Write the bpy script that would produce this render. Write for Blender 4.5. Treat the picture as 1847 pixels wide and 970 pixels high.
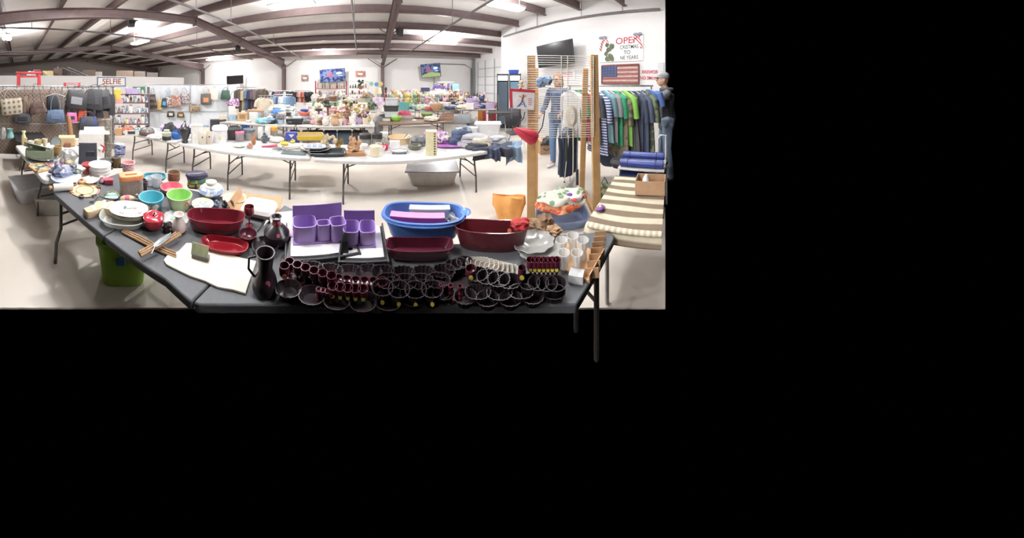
import bpy, bmesh, math, random
from mathutils import Vector, Matrix, noise as mnoise
from math import sin, cos, pi, radians as R
random.seed(7)
S = bpy.context.scene
COL = S.collection
for o in list(bpy.data.objects): bpy.data.objects.remove(o)

# ---------------------------------------------------------------- camera: the photo is a phone panorama (a cylinder, 407 px per radian)
F, X0, Y0, H, T = 407.0, 670.0, 150.0, 1.6, 0.6
cd = bpy.data.cameras.new('camera'); cam = bpy.data.objects.new('camera', cd); COL.objects.link(cam)
cam.location = (0, 0, H); cam.rotation_euler = (R(90), 0, 0)
cd.type = 'PANO'; cd.panorama_type = 'CENTRAL_CYLINDRICAL'
cd.central_cylindrical_radius = 1.0
cd.central_cylindrical_range_u_min = -X0/F
cd.central_cylindrical_range_u_max = (1847-X0)/F
cd.central_cylindrical_range_v_max = Y0/F
cd.central_cylindrical_range_v_min = -(970-Y0)/F
cd.clip_start = 0.05; cd.clip_end = 100
S.camera = cam
# ---------------------------------------------------------------- world, exposure
w = bpy.data.worlds.new('world'); S.world = w; w.use_nodes = True
w.node_tree.nodes['Background'].inputs[0].default_value = (0, 0, 0, 1)
w.node_tree.nodes['Background'].inputs[1].default_value = 0
S.view_settings.view_transform = 'Standard'; S.view_settings.look = 'None'
S.view_settings.gamma = 1; S.view_settings.use_curve_mapping = False
S.view_settings.exposure = 0.14
try:
    S.cycles.use_denoising = True; S.cycles.max_bounces = 10; S.cycles.diffuse_bounces = 6; S.cycles.transmission_bounces = 8; S.cycles.transparent_max_bounces = 12
    S.cycles.sample_clamp_indirect = 6; S.cycles.caustics_refractive = False; S.cycles.caustics_reflective = False
except Exception: pass
LAMP_W = 18.0; LAMP_UP = 210.0; LAMP_SIDE = 150.0      # watts per ceiling fixture
# ceiling fixtures: pixel position, height, tube length, whether its photo pixel is inside the picture
LAMPS = [(525, 10, 3.62, 1.25), (913, 12, 3.62, 1.1), (252, 77, 3.4, 1.2), (12, 68, 3.35, 1.0), (385, 108, 3.22, 1.2), (583, 88, 3.42, 1.3), (800, 78, 3.4, 1.3)]
LAMPS_FILL = [(-1.5, 1.4), (1.6, 1.9), (3.3, 1.7), (-3.7, 1.2)]   # unseen lamps added over the front tables as front fill, above the picture's top edge

# ---------------------------------------------------------------- pixel -> place
def ang(px): return (px-X0)/F
def P(px, d, z=0.0): a = ang(px); return Vector((d*sin(a), d*cos(a), z))
def W(px, py, z=0.0): return P(px, (H-z)*F/(py-Y0), z)
def zat(py, d): return H-(py-Y0)/F*d
# ---------------------------------------------------------------- materials
_mc = {}
def lin(h):
    h = h.lstrip('#'); v = [int(h[i:i+2], 16)/255 for i in (0, 2, 4)]
    g = sum(v)/3; v = [min(1, .035+.95*(g+(c-g)*.86)) for c in v]      # haze put into every colour: paler, with lifted darks
    return tuple((c/12.92 if c <= .04045 else ((c+.055)/1.055)**2.4) for c in v)+(1,)
def M(c, rough=.5, metal=0, trans=0, var=.08, scale=14, emit=0, coat=0, c2=None, pat=None, bump=0, ior=1.45, alpha=1, ps=20, rot=0):
    k = (c, rough, metal, trans, var, scale, emit, coat, c2, pat, bump, alpha, ps, rot)
    if k in _mc: return _mc[k]
    m = bpy.data.materials.new('mat_'+c.strip('#')+(pat or '')); m.use_nodes = True
    nt = m.node_tree; N = nt.nodes; L = nt.links; b = N['Principled BSDF']
    b.inputs['Roughness'].default_value = rough; b.inputs['Metallic'].default_value = metal
    b.inputs['Transmission Weight'].default_value = trans; b.inputs['IOR'].default_value = ior
    b.inputs['Coat Weight'].default_value = coat; b.inputs['Alpha'].default_value = alpha
    tc = N.new('ShaderNodeTexCoord'); mp = N.new('ShaderNodeMapping'); L.new(tc.outputs['Object'], mp.inputs[0]); mp.inputs['Rotation'].default_value = (0, 0, rot)
    no = N.new('ShaderNodeTexNoise'); no.inputs['Scale'].default_value = scale; no.inputs['Detail'].default_value = 3
    L.new(mp.outputs[0], no.inputs['Vector'])
    col = None
    mix = N.new('ShaderNodeMix'); mix.data_type = 'RGBA'; mix.inputs[6].default_value = lin(c)
    if pat:
        mix.inputs[7].default_value = lin(c2); f = None
        if pat == 'noise':
            n2 = N.new('ShaderNodeTexNoise'); n2.inputs['Scale'].default_value = ps; n2.inputs['Detail'].default_value = 2; L.new(mp.outputs[0], n2.inputs['Vector'])
            cr = N.new('ShaderNodeValToRGB'); cr.color_ramp.elements[0].position = .47; cr.color_ramp.elements[1].position = .53; L.new(n2.outputs[0], cr.inputs[0]); f = cr.outputs[0]
        elif pat in ('sx', 'sy', 'sz', 'diag'):
            wv = N.new('ShaderNodeTexWave'); wv.bands_direction = {'sx': 'X', 'sy': 'Y', 'sz': 'Z', 'diag': 'DIAGONAL'}[pat]; wv.inputs['Scale'].default_value = ps
            wv.inputs['Distortion'].default_value = .4; L.new(mp.outputs[0], wv.inputs['Vector'])
            cr = N.new('ShaderNodeValToRGB'); cr.color_ramp.elements[0].position = .4; cr.color_ramp.elements[1].position = .6; L.new(wv.outputs[1], cr.inputs[0]); f = cr.outputs[0]
        elif pat == 'plaid':
            fs = []
            for dd in ('X', 'Z'):
                wv = N.new('ShaderNodeTexWave'); wv.bands_direction = dd; wv.inputs['Scale'].default_value = ps; L.new(mp.outputs[0], wv.inputs['Vector']); fs.append(wv)
            mu = N.new('ShaderNodeMath'); mu.operation = 'MULTIPLY'; L.new(fs[0].outputs[1], mu.inputs[0]); L.new(fs[1].outputs[1], mu.inputs[1]); f = mu.outputs[0]
        elif pat == 'check':
            ch = N.new('ShaderNodeTexChecker'); ch.inputs['Scale'].default_value = ps; L.new(mp.outputs[0], ch.inputs['Vector']); f = ch.outputs[1]
        elif pat == 'vor':
            vo = N.new('ShaderNodeTexVoronoi'); vo.inputs['Scale'].default_value = ps; L.new(mp.outputs[0], vo.inputs['Vector'])
            cr = N.new('ShaderNodeValToRGB'); cr.color_ramp.elements[0].position = .3; cr.color_ramp.elements[1].position = .4; L.new(vo.outputs[0], cr.inputs[0]); f = cr.outputs[0]
        L.new(f, mix.inputs[0])
    else:
        mix.inputs[0].default_value = 0; mix.inputs[7].default_value = lin(c)
    hs = N.new('ShaderNodeHueSaturation'); L.new(mix.outputs[2], hs.inputs['Color'])
    mr = N.new('ShaderNodeMapRange'); mr.inputs[1].default_value = .3; mr.inputs[2].default_value = .7; mr.inputs[3].default_value = 1-var; mr.inputs[4].default_value = 1+var
    L.new(no.outputs[0], mr.inputs[0]); L.new(mr.outputs[0], hs.inputs['Value'])
    L.new(hs.outputs[0], b.inputs['Base Color'])
    if bump:
        bp = N.new('ShaderNodeBump'); bp.inputs['Strength'].default_value = bump; bp.inputs['Distance'].default_value = .01; L.new(no.outputs[0], bp.inputs['Height']); L.new(bp.outputs[0], b.inputs['Normal'])
    if emit:
        b.inputs['Emission Color'].default_value = lin(c); b.inputs['Emission Strength'].default_value = emit
    _mc[k] = m
    return m
# ---------------------------------------------------------------- mesh helpers
class MB:
    def __init__(s): s.b = bmesh.new()
    def box(s, c, sz, rz=0, rx=0, ry=0):
        m = Matrix.Translation(c) @ Matrix.Rotation(rz, 4, 'Z') @ Matrix.Rotation(ry, 4, 'Y') @ Matrix.Rotation(rx, 4, 'X') @ Matrix.Diagonal((sz[0], sz[1], sz[2], 1))
        bmesh.ops.create_cube(s.b, size=1, matrix=m); return s
    def ell(s, c, r, sub=2, ns=0, seed=0, rot=None, f=4):
        m = Matrix.Translation(c) @ (rot or Matrix.Identity(4)) @ Matrix.Diagonal((r[0], r[1], r[2], 1))
        g = bmesh.ops.create_icosphere(s.b, subdivisions=sub, radius=1)
        for v in g['verts']:
            if ns: v.co *= 1+ns*mnoise.noise(v.co*f*.5+Vector((seed*3.1, seed*1.7, 0)))
            v.co = m @ v.co
        return s
    def loft(s, rings, n=24, p=2.0, rip=0, rn=9, off=(0, 0, 0), cap0=True, cap1=True, ph=0, axis='z'):
        # rings: (z, rx, ry[, cx, cy]); p: 2 ellipse, larger squarer
        prev = None; first = None
        for q, r in enumerate(rings):
            z, rx, ry = r[:3]; cx, cy = (r[3], r[4]) if len(r) > 4 else (0, 0); vs = []
            for i in range(n):
                a = 2*pi*i/n+ph; ca, sa = cos(a), sin(a)
                k = 1.0 if p == 2 else (abs(ca)**p+abs(sa)**p)**(-1/p)
                k *= 1+rip*sin(rn*a)
                co = Vector((cx+rx*ca*k, cy+ry*sa*k, z))
                if axis == 'x': co = Vector((co.z, co.x, co.y))
                if axis == 'y': co = Vector((co.x, co.z, co.y))
                vs.append(s.b.verts.new(co+Vector(off)))
            if prev:
                for i in range(n):
                    s.b.faces.new((prev[i], prev[(i+1) % n], vs[(i+1) % n], vs[i]))
            else: first = vs
            prev = vs
        if cap0: s.b.faces.new(list(reversed(first)))
        if cap1: s.b.faces.new(prev)
        return s
    def cyl(s, c, r, h, n=20, r2=None): return s.loft([(0, r, r), (h, r2 or r, r2 or r)], n=n, off=c)
    def tube(s, pts, r, n=8, closed=False):
        pts = [Vector(p) for p in pts]; rs = r if isinstance(r, (list, tuple)) else [r]*len(pts); rings = []
        up = Vector((0, 0, 1)); px_ = None
        for i, p in enumerate(pts):
            a = pts[i-1] if (i > 0 or closed) else p; b = pts[(i+1) % len(pts)] if (i < len(pts)-1 or closed) else p
            t = (b-a)
            if t.length < 1e-9: t = Vector((0, 0, 1))
            t.normalize(); u = up if abs(t.dot(up)) < .95 else Vector((1, 0, 0))
            x = t.cross(u).normalized()
            if px_ is not None:
                q = px_-t*px_.dot(t)
                if q.length > .05: x = q.normalized()
            px_ = x; y = t.cross(x).normalized()
            rings.append([s.b.verts.new(p+(x*cos(2*pi*j/n)+y*sin(2*pi*j/n))*rs[i]) for j in range(n)])
        m = len(rings)
        for i in range(m if closed else m-1):
            A, B = rings[i], rings[(i+1) % m]
            for j in range(n):
                try: s.b.faces.new((A[j], A[(j+1) % n], B[(j+1) % n], B[j]))
                except ValueError: pass
        if not closed:
            s.b.faces.new(list(reversed(rings[0]))); s.b.faces.new(rings[-1])
        return s
    def prism(s, poly, z0, z1):
        A = [s.b.verts.new((p[0], p[1], z0)) for p in poly]; B = [s.b.verts.new((p[0], p[1], z1)) for p in poly]; n = len(poly)
        for i in range(n): s.b.faces.new((A[i], A[(i+1) % n], B[(i+1) % n], B[i]))
        s.b.faces.new(list(reversed(A))); s.b.faces.new(B); return s
    def sheet(s, f, nu, nv, th=.004):
        # f(u,v)->Vector, thick sheet
        g = []
        for q in (0, 1):
            g.append([[s.b.verts.new(Vector(f(i/nu, j/nv))-Vector((0, 0, th*q))) for j in range(nv+1)] for i in range(nu+1)])
        for i in range(nu):
            for j in range(nv):
                s.b.faces.new((g[0][i][j], g[0][i+1][j], g[0][i+1][j+1], g[0][i][j+1])); s.b.faces.new((g[1][i][j], g[1][i][j+1], g[1][i+1][j+1], g[1][i+1][j]))
        for i in range(nu):
            for j in (0, nv):
                q = (g[0][i][j], g[0][i+1][j], g[1][i+1][j], g[1][i][j]); s.b.faces.new(q if j else tuple(reversed(q)))
        for j in range(nv):
            for i in (0, nu):
                q = (g[0][i][j], g[0][i][j+1], g[1][i][j+1], g[1][i][j]); s.b.faces.new(q)
        return s
    def noise(s, a, f=10, seed=0):
        for v in s.b.verts: v.co += mnoise.noise_vector(v.co*f+Vector((seed, seed*2.3, 0)))*a
        return s
    def xf(s, m):
        for v in s.b.verts: v.co = m @ v.co
        return s
    def build(s, name, mat, par=None, bev=0, smooth=True, loc=None, rz=0, sub=0, ang=40):
        bmesh.ops.recalc_face_normals(s.b, faces=s.b.faces)
        me = bpy.data.meshes.new(name)
        if smooth:
            for f in s.b.faces: f.smooth = True
            for e in s.b.edges:
                if len(e.link_faces) == 2 and e.calc_face_angle(0) > R(ang): e.smooth = False
        s.b.to_mesh(me); s.b.free(); me.materials.append(mat)
        o = bpy.data.objects.new(name, me); COL.objects.link(o)
        if loc is not None: o.location = loc
        o.rotation_euler[2] = rz
        if par is not None: o.parent = par
        if bev:
            md = o.modifiers.new('bevel', 'BEVEL'); md.width = bev; md.segments = 2; md.limit_method = 'ANGLE'
        if sub:
            md = o.modifiers.new('smooth', 'SUBSURF'); md.levels = sub; md.render_levels = sub
        return o
_labels = {}
def tag(o, label, cat, group=None):
    n = len(label.split()); assert 4 <= n <= 16, label
    if label in _labels:
        g = _labels[label]
        if g[1] is None:
            g[1] = g[0].get('group') or cat+'s alike in '+label[:60]
            g[0]['group'] = g[1]
        group = g[1]
    else: _labels[label] = [o, group]
    o['label'] = label; o['category'] = cat
    if group: o['group'] = group
    return o
def thing(name, label, cat, loc, rz=0, group=None):
    o = bpy.data.objects.new(name, None); COL.objects.link(o); o.empty_display_size = .05
    o.location = loc; o.rotation_euler[2] = rz
    return tag(o, label, cat, group)
def struct(name, mb, mat, par=None, **k):
    o = mb.build(name, mat, par, **k)
    if par is None: o['kind'] = 'structure'
    return o
def text(s, size, mat, par, loc, rot, name='lettering', sx=1, ext=.002):
    cu = bpy.data.curves.new('t', 'FONT'); cu.body = s; cu.size = size; cu.extrude = ext; cu.align_x = 'CENTER'; cu.align_y = 'CENTER'; cu.offset = size*.012
    t = bpy.data.objects.new('t', cu); COL.objects.link(t); bpy.context.view_layer.update()
    me = bpy.data.meshes.new_from_object(t.evaluated_get(bpy.context.evaluated_depsgraph_get())); bpy.data.objects.remove(t)
    me.materials.clear(); me.materials.append(mat)
    o = bpy.data.objects.new(name, me); COL.objects.link(o); o.parent = par; o.location = loc; o.rotation_euler = rot; o.scale = (sx, 1, 1); return o
def bake(o):
    bpy.context.view_layer.update()
    me = bpy.data.meshes.new_from_object(o.evaluated_get(bpy.context.evaluated_depsgraph_get()))
    o.modifiers.clear(); o.data = me
    for p in me.polygons: p.use_smooth = True
    return o
def copy_tree(o, par=None):
    c = o.copy(); COL.objects.link(c)
    if par is not None: c.parent = par
    for ch in [x for x in o.children]: copy_tree(ch, c)
    return c
# fit: pixel box (x0, ytop, x1, ybottom) of a thing standing on height z -> location, yaw, width, depth, height in metres
def fit(b, z=T, dr=1.0, rim=True):
    x0, yt, x1, yb = b; w = x1-x0; px = (x0+x1)/2; dn = (H-z)*F/(yb-Y0)
    d = dn/(1-min(.8, w*dr/2/F)); k = d/F; wm = w*k
    far = d+(wm*dr/2 if rim and yt > Y0 else 0)
    h = max(.004, zat(yt, far)-z)
    return P(px, d, z), -ang(px), wm, wm*dr, h
def fitd(b, d):
    x0, yt, x1, yb = b; px = (x0+x1)/2; k = d/F
    return P(px, d, zat(yb, d)), -ang(px), (x1-x0)*k, (yb-yt)*k
# palette
BLACK = M('#2a2a2d', .5); WHITE = M('#ecebe8', .45); STEEL = M('#9a9ea4', .35, .8); LEGM = M('#55504c', .4, .5); WOOD = M('#c79a62', .55, var=.2, scale=30)
PWHITE = M('#d3d2d1', .4); CARD = M('#b98d62', .8); CLEAR = M('#f4f6f8', .08, trans=.9, var=0); CHROME = M('#c9ccd0', .2, .9)
BROWNB = M('#64504f', .55, var=.12, scale=6)
# ================================================================ ROOM
def roofz(y): return 3.12+(14-y)*.095 if y > 5.7 else 3.91-.095*(5.7-y)
EDGE = 74.6  # the photo's right edge, degrees
def ray(x): return x/math.tan(R(EDGE))
mb = MB()
arc = [(1.61*sin(a), 1.61*cos(a)) for a in [R(-112+i*(EDGE+112)/40) for i in range(41)]]
poly = arc+[(5.4, ray(5.4)), (5.4, 8.2), (6.8, 8.2), (6.8, 14), (-22, 14), (-22, -9), (-1.61*sin(R(68)), -9)]
mb.prism(poly, -.012, 0)
floor_m = M('#dcd2c6', .42, var=.1, scale=1.6, bump=.05)
struct('floor', mb, floor_m, smooth=False)
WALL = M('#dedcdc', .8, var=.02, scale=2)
struct('wall_back', MB().box((-7.6, 14.06, 1.7), (28.8, .12, 3.5)), WALL, smooth=False)
struct('wall_right', MB().box((5.46, (8.2+ray(5.4))/2, 2.1), (.12, 8.2-ray(5.4), 4.2)), WALL, smooth=False)
struct('wall_jog', MB().box((6.1, 8.27, 1.95), (1.4, .12, 4.0)), WALL, smooth=False)
struct('wall_door_side', MB().box((6.86, 11.1, 1.85), (.12, 5.9, 3.8)), WALL, smooth=False)
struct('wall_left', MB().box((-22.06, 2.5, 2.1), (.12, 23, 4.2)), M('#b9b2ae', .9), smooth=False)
struct('wall_partition', MB().box((-8.06, 2.6, .935), (.12, 9.4, 1.87)), M('#dcdbdc', .8, var=.02), smooth=False)
struct('wall_partition_ledge', MB().box((-9.2, 2.6, 1.84), (2.2, 9.4, .06)), M('#8a7f78', .8), smooth=False)
# ceiling
CE = M('#f7f5f3', .9, var=.07, scale=1.3, bump=.4)
def ceil(poly, nm='ceiling'):
    b = MB(); v = [b.b.verts.new((x, y, roofz(y)+.27)) for x, y in poly]; u = [b.b.verts.new((x, y, roofz(y)+.33)) for x, y in poly]; n = len(v)
    b.b.faces.new(v); b.b.faces.new(list(reversed(u)))
    for i in range(n): b.b.faces.new((v[i], u[i], u[(i+1) % n], v[(i+1) % n]))
    struct(nm, b, CE, smooth=False)
ceil([(-22, 14), (-22, 5.7), (5.4, 5.7), (5.4, 8.2), (6.8, 8.2), (6.8, 14)])
ceil([(-22, 5.7), (-22, -4), (0, -4), (0, 0), (5.4, ray(5.4)), (5.4, 5.7)], 'ceiling_front')
BR = BROWNB
for u in [-.25, -.14, -.03, .08, .185, .29, .395, .5, .605, .71, .815, .92]:
    y = u*14; xm = 6.75 if y > 8.2 else (5.35 if y > 1.6 else (3.6*y if y > 0 else 0)); z = roofz(y)+.13; L_ = xm+21.9; xc = (xm-21.9)/2
    b = MB(); b.box((xc, y, z), (L_, .03, .24)); b.box((xc, y+.04, z+.12), (L_, .1, .02)); b.box((xc, y-.04, z-.12), (L_, .1, .02))
    struct('ceiling_beam', b, BR, smooth=False)
def ibeam(X, cols=True):
    b = MB(); ya = -3.5 if X < 0 else .25
    for (y0, y1, d0, d1) in ((5.7, 13.9, .22, .5), (5.7, ya, .22, .3)):
        n = 1
        p = []
        for (yy, dd) in ((y0, d0), (y1, d1)):
            zt = roofz(yy)+.02
            p.append((yy, zt, zt-dd))
        for (x0, x1, za, zb) in ((-.012, .012, None, None), (-.1, .1, 'top', None), (-.1, .1, 'bot', None)):
            vs = []
            for (yy, zt, zb_) in p:
                lo, hi = (zb_, zt) if za is None else ((zt-.02, zt) if za == 'top' else (zb_, zb_+.02))
                vs += [b.b.verts.new((X+x0, yy, lo)), b.b.verts.new((X+x1, yy, lo)), b.b.verts.new((X+x1, yy, hi)), b.b.verts.new((X+x0, yy, hi))]
            for i in range(4): b.b.faces.new((vs[i], vs[(i+1) % 4], vs[4+(i+1) % 4], vs[4+i]))
            b.b.faces.new(vs[:4]); b.b.faces.new(vs[4:])
    b.box((X, 5.7, roofz(5.7)-.1), (.22, .04, .34))
    for yy in (8.5, 11.2): b.tube([(X, yy, roofz(yy)-.25), (X+.5, yy, roofz(yy)+.1)], .02); b.tube([(X, yy, roofz(yy)-.25), (X-.5, yy, roofz(yy)+.1)], .02)
    struct('rafter_beam', b, BR, smooth=False)
    if cols:
        c = MB(); c.box((X, 13.82, 1.4), (.02, .22, 2.8)); c.box((X, 13.71, 1.4), (.2, .02, 2.8)); c.box((X, 13.93, 1.4), (.2, .02, 2.8)); c.box((X, 13.78, 2.7), (.2, .34, .3))
        c.tube([(X+.05, 13.7, 2.55), (X+.9, 13.7, 3.1)], .025); c.tube([(X-.05, 13.7, 2.55), (X-.9, 13.7, 3.1)], .025)
        struct('wall_column', c, BR, smooth=False)
for X in (.68, -5.65, -12.8, -19.3): ibeam(X)
struct('wall_column', MB().box((6.7, 13.8, 1.6), (.16, .2, 3.2)), STEEL, smooth=False)
PIPE = M('#6f6a6a', .5, .4)
def pipe(pts, label, r=.028, m=None):
    p0 = Vector(pts[0]); t = thing('conduit_pipe', label, 'pipe', p0)
    MB().tube([Vector(p)-p0 for p in pts], r, n=8).build('pipe_run', m or PIPE, t)
    if min(p[2] for p in pts) > 2.5:
        for i in range(len(pts)-1):
            for f in (.3, .7):
                q = Vector(pts[i]).lerp(Vector(pts[i+1]), f); MB().tube([q-p0, q-p0+Vector((0, 0, roofz(q.y)+.26-q.z))], .01, 6).build('hanger_rod', m or PIPE, t)
pipe([(-3.6, 2.6, 3.32), (-3.85, 6.4, 3.32), (-4.4, 13.9, 3.22)], 'grey sprinkler pipe running under the purlins beside the second rafter')
pipe([(-6.8, -1.5, 3.28), (-7, 5, 3.25), (-7.2, 12.4, 3.1)], 'grey thin pipe crossing below the ceiling above the bag panels')
pipe([(-11.4, -1, 3.2), (-11.5, 5, 3.2), (-11.6, 12, 3.1)], 'grey pipe under the rafter farthest toward the dark storage side')
pipe([(-.35, 3.6, 3.3), (-.9, 13.9, 3.3)], 'grey straight pipe dropping toward the wall beside the centre column', .022)
pipe([(2.45, 3.8, 3.36), (2.0, 11.7, 3.24)], 'grey pipe slanting up toward the bright front lamp')
pipe([(5.3, 1.6, 3.42), (5.35, 5, 3.6), (5.35, 8.1, 3.6)], 'grey conduit following the top of the sign wall', .03)
pipe([(3.95, 13.9, .6), (3.95, 13.9, 2.75), (4.1, 13.9, 2.85), (6.1, 13.9, 2.85), (6.55, 13.9, 2.6), (6.55, 13.9, .5)], 'grey pipe loop framing the corner of the back wall', .025)
for (x, y) in ((-3.75, 4.5), (-3.9, 8), (-11.45, 3.5), (2.3, 6.2), (5.2, 4.3), (-7, 3), (-7.1, 8.5)):
    pass
# roll-up door on the far right recess
d = struct('door_1', MB().box((6.78, 11.1, 1.5), (.04, 4.3, 3.0)), M('#dfe0e2', .5, var=.01), smooth=False)
b = MB()
for z in (.5, 1.0, 1.5, 2.0, 2.5): b.box((6.74, 11.1, z), (.05, 4.3, .02))
for y in (9.0, 10.0, 11.1, 12.2, 13.2): b.box((6.73, y, 1.5), (.06, .05, 3.0))
b.build('door_frame', M('#a9abb0', .5), d, smooth=False)
# lamps
LAMPM = M('#ffffff', .5, emit=14, var=0)
def lamp(loc, L_, lab, yaw=0, k=1.0):
    t = thing('ceiling_lamp', lab, 'ceiling lamp', loc, yaw)
    MB().box((0, 0, .05), (L_, .34, .06)).box((0, 0, .1), (L_*.8, .12, .06)).build('lamp_housing', M('#c9c9c9', .5), t, .01, smooth=False)
    MB().loft([(-.02, L_*.46, .15), (0, L_*.485, .18), (.02, L_*.485, .18)], n=32, p=8).build('lamp_diffuser', LAMPM, t)
    for sx in (-1, 1): MB().tube([(sx*L_*.4, 0, .1), (sx*L_*.4, 0, max(.2, roofz(loc[1])+.27-loc[2]))], .006, 5).build('hanging_wire', STEEL, t)
    ld = bpy.data.lights.new('lamp_light', 'AREA'); ld.shape = 'RECTANGLE'; ld.size = L_*.95; ld.size_y = .3; ld.energy = LAMP_W*k; ld.color = (1, .995, .985)
    lo = bpy.data.objects.new('lamp_light', ld); COL.objects.link(lo); lo.parent = t; lo.location = (0, 0, -.04)
    l2 = ld.copy(); l2.energy = LAMP_UP*k; lo = bpy.data.objects.new('lamp_light', l2); COL.objects.link(lo); lo.parent = t; lo.location = (0, 0, .14); lo.rotation_euler = (pi, 0, 0)
    pd = bpy.data.lights.new('lamp_glow', 'POINT'); pd.energy = LAMP_SIDE*k; pd.shadow_soft_size = .04; pd.color = (1, .995, .985); po = bpy.data.objects.new('lamp_glow', pd); COL.objects.link(po); po.parent = t; po.location = (0, 0, -.07)
    return t
names = ['bright tube lamp high above the middle tables', 'big bright tube lamp near the sign wall', 'bright tube lamp above the SELFIE sign side', 'bright tube lamp at the edge above the hanging purses',
         'small distant lamp near the small black screen', 'bright lamp above the red shelf wall', 'bright lamp above the corner screen']
for (px, py, z, L_), nm in zip(LAMPS, names):
    dd = (z-H)*F/(Y0-py); lamp(P(px, dd, z), L_, nm, k=.5 if px > 900 else (1.6 if z < 3.45 else 1.15))
for i, (x, y) in enumerate(LAMPS_FILL):
    lamp((x, y, roofz(y)-.15), 1.3, 'tube lamp over the front tables, number %s from the purses' % ['one', 'two', 'three', 'four'][i], k=(.6, .36, .36, .95)[i])
for px, py, d_, lab in ((237, 40, 7.2, 'black loudspeaker hung below the nearest roof beam'), (429, 88, 11, 'small black loudspeaker under the second rafter'), (721, 59, 8.2, 'black loudspeaker clamped to the centre rafter')):
    t = thing('loudspeaker', lab, 'speaker', P(px, d_, zat(py, d_)), -ang(px)+.3)
    MB().loft([(-.16, .14, .12), (.16, .17, .15)], n=4, ph=pi/4, p=2).build('cabinet', BLACK, t, .01, smooth=False)
    MB().box((0, -.1, 0), (.16, .02, .22)).build('grille', M('#333336', .8), t, smooth=False)
    MB().tube([(0, 0, .15), (0, .05, max(.3, roofz(P(px, d_).y)-zat(py, d_)+.05))], .015).build('bracket', BLACK, t)
# ---------------------------------------------------------------- folding tables
TABLES = []
def on_table(p, z, mg=.07):
    for a, b, dp, tz in TABLES:
        if abs(tz-z) > .01: continue
        a, b = Vector(a), Vector(b); u = (b-a).normalized(); v = Vector((-u.y, u.x)); q = Vector((p.x, p.y))-a
        if mg < q.dot(u) < (b-a).length-mg and mg < q.dot(v) < dp-mg: return True
    return False
def table(label, near0, near1, depth, mat, col=None, legs=(.15, .85), z=T, edge=.045, group=None, legm=None, bars=True):
    TABLES.append((near0, near1, depth, z)); a = Vector(near0); b_ = Vector(near1); L_ = (b_-a).length; rz = math.atan2(b_.y-a.y, b_.x-a.x); c = (a+b_)/2
    t = thing('folding_table', label, 'table', (c.x, c.y, 0), rz, group); legm = legm or LEGM
    r = .05; poly = []
    for (cx, cy, a0) in ((L_/2-r, r, -90), (L_/2-r, depth-r, 0), (-L_/2+r, depth-r, 90), (-L_/2+r, r, 180)):
        for q in range(5): an = R(a0+q*22.5); poly.append((cx+r*cos(an), cy+r*sin(an)))
    MB().prism(poly, z-edge, z).build('table_top', mat, t, .008)
    MB().box((0, depth/2, z-edge-.012), (L_-.1, depth-.14, .02)).build('under_frame', legm, t, smooth=False)
    for f in legs:
        x = -L_/2+f*L_; s = 1 if f < .5 else -1
        for y, bend in ((.13, 1), (depth-.13, -1)):
            MB().tube([(x, y, z-edge-.01), (x, y, z*.72), (x, y-bend*.02, z*.55), (x, y-bend*.05, z*.4), (x, y-bend*.06, 0)], .0135).build('leg', legm, t)
        MB().tube([(x, .13, z*.62), (x, depth-.13, z*.62)], .009).tube([(x, .11, z*.38), (x, depth-.11, z*.38)], .009).tube([(x, depth/2, z*.62), (x+s*.16, depth/2, z*.72), (x+s*.42, depth/2, z-edge-.02)], .009).build('brace', legm, t)
    return t
def poly_table(label, poly, mat, legs, z=T, edge=.045):
    t = thing('folding_table', label, 'table', (0, 0, 0)); MB().prism(poly, z-edge, z).build('table_top', mat, t, .008)
    for l in legs:
        (x, y, dx, dy) = l
        MB().tube([(x, y, z-edge), (x, y, z*.5), (x+dx*.04, y+dy*.04, z*.3), (x+dx*.05, y+dy*.05, 0)], .0165).build('leg', LEGM, t)
    for i in range(0, len(legs)-1, 2):
        A, B = legs[i], legs[i+1]
        MB().tube([(A[0], A[1], z*.72), (B[0], B[1], z*.72)], .01).tube([(A[0], A[1], z*.55), (B[0], B[1], z*.55)], .01).build('brace', LEGM, t)
    return t
GREYT = M('#505358', .6, var=.06, scale=40)
poly_table('dark grey folding table at the front holding plates and pots', [(-2.03, .33), (-1.375, .553), (-1.665, 1.43), (-2.30, 1.21)], GREYT, [(-1.98, .39, 0, -1), (-2.2, 1.1, 0, 1), (-1.8, 1.33, 0, 1)])
poly_table('dark grey folding table at the front under the white board', [(-1.365, .556), (-.915, .705), (-.74, .72), (-.745, 1.40), (-.80, 1.71), (-1.655, 1.435)], GREYT, [(-1.0, 1.5, 0, 1), (-1.52, 1.36, 0, 1)])
arc3 = [(1.02*sin(R(a)), 1.02*cos(R(a))) for a in range(52, -48, -4)]
poly_table('long dark grey front table packed with dark glassware', [(-.735, 1.38), (-.70, 1.72), (.55, 1.30), (1.08, 1.03), (1.29, .81), (1.31, .72), (1.28, .69), (1.03, .655)]+arc3+[(-.732, .73)], GREYT, [(1.10, .71, 0, 0), (1.15, .9, 0, 0), (-.6, 1.6, 0, 0)])
table('white folding table at the side piled with kitchen oddments', (-3.63, -.03), (-2.30, .27), .93, M('#d6d8d6', .45), legs=(.1, .7))
table('white folding table in the middle holding cups, pans and laundry', (-.77, 2.89), (1.88, 2.89), .76, PWHITE)
table('white folding table in the middle holding buckets and bottles', (-2.86, 2.46), (-.80, 2.9), .76, PWHITE, legs=(.12, .42, .86))
table('white folding table farthest toward the purse panels', (-4.12, 2.14), (-2.93, 2.47), .76, PWHITE, legs=(.12, .8))
table('white folding table of figurines in the second row', (-1.75, 5.04), (.09, 5.36), .76, PWHITE)
table('white folding table of towels and tubs in the second row', (-3.75, 4.62), (-1.78, 5.03), .76, PWHITE)
table('white folding table just behind the figurine table', (-1.75, 5.85), (.09, 6.17), .76, PWHITE)
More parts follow.
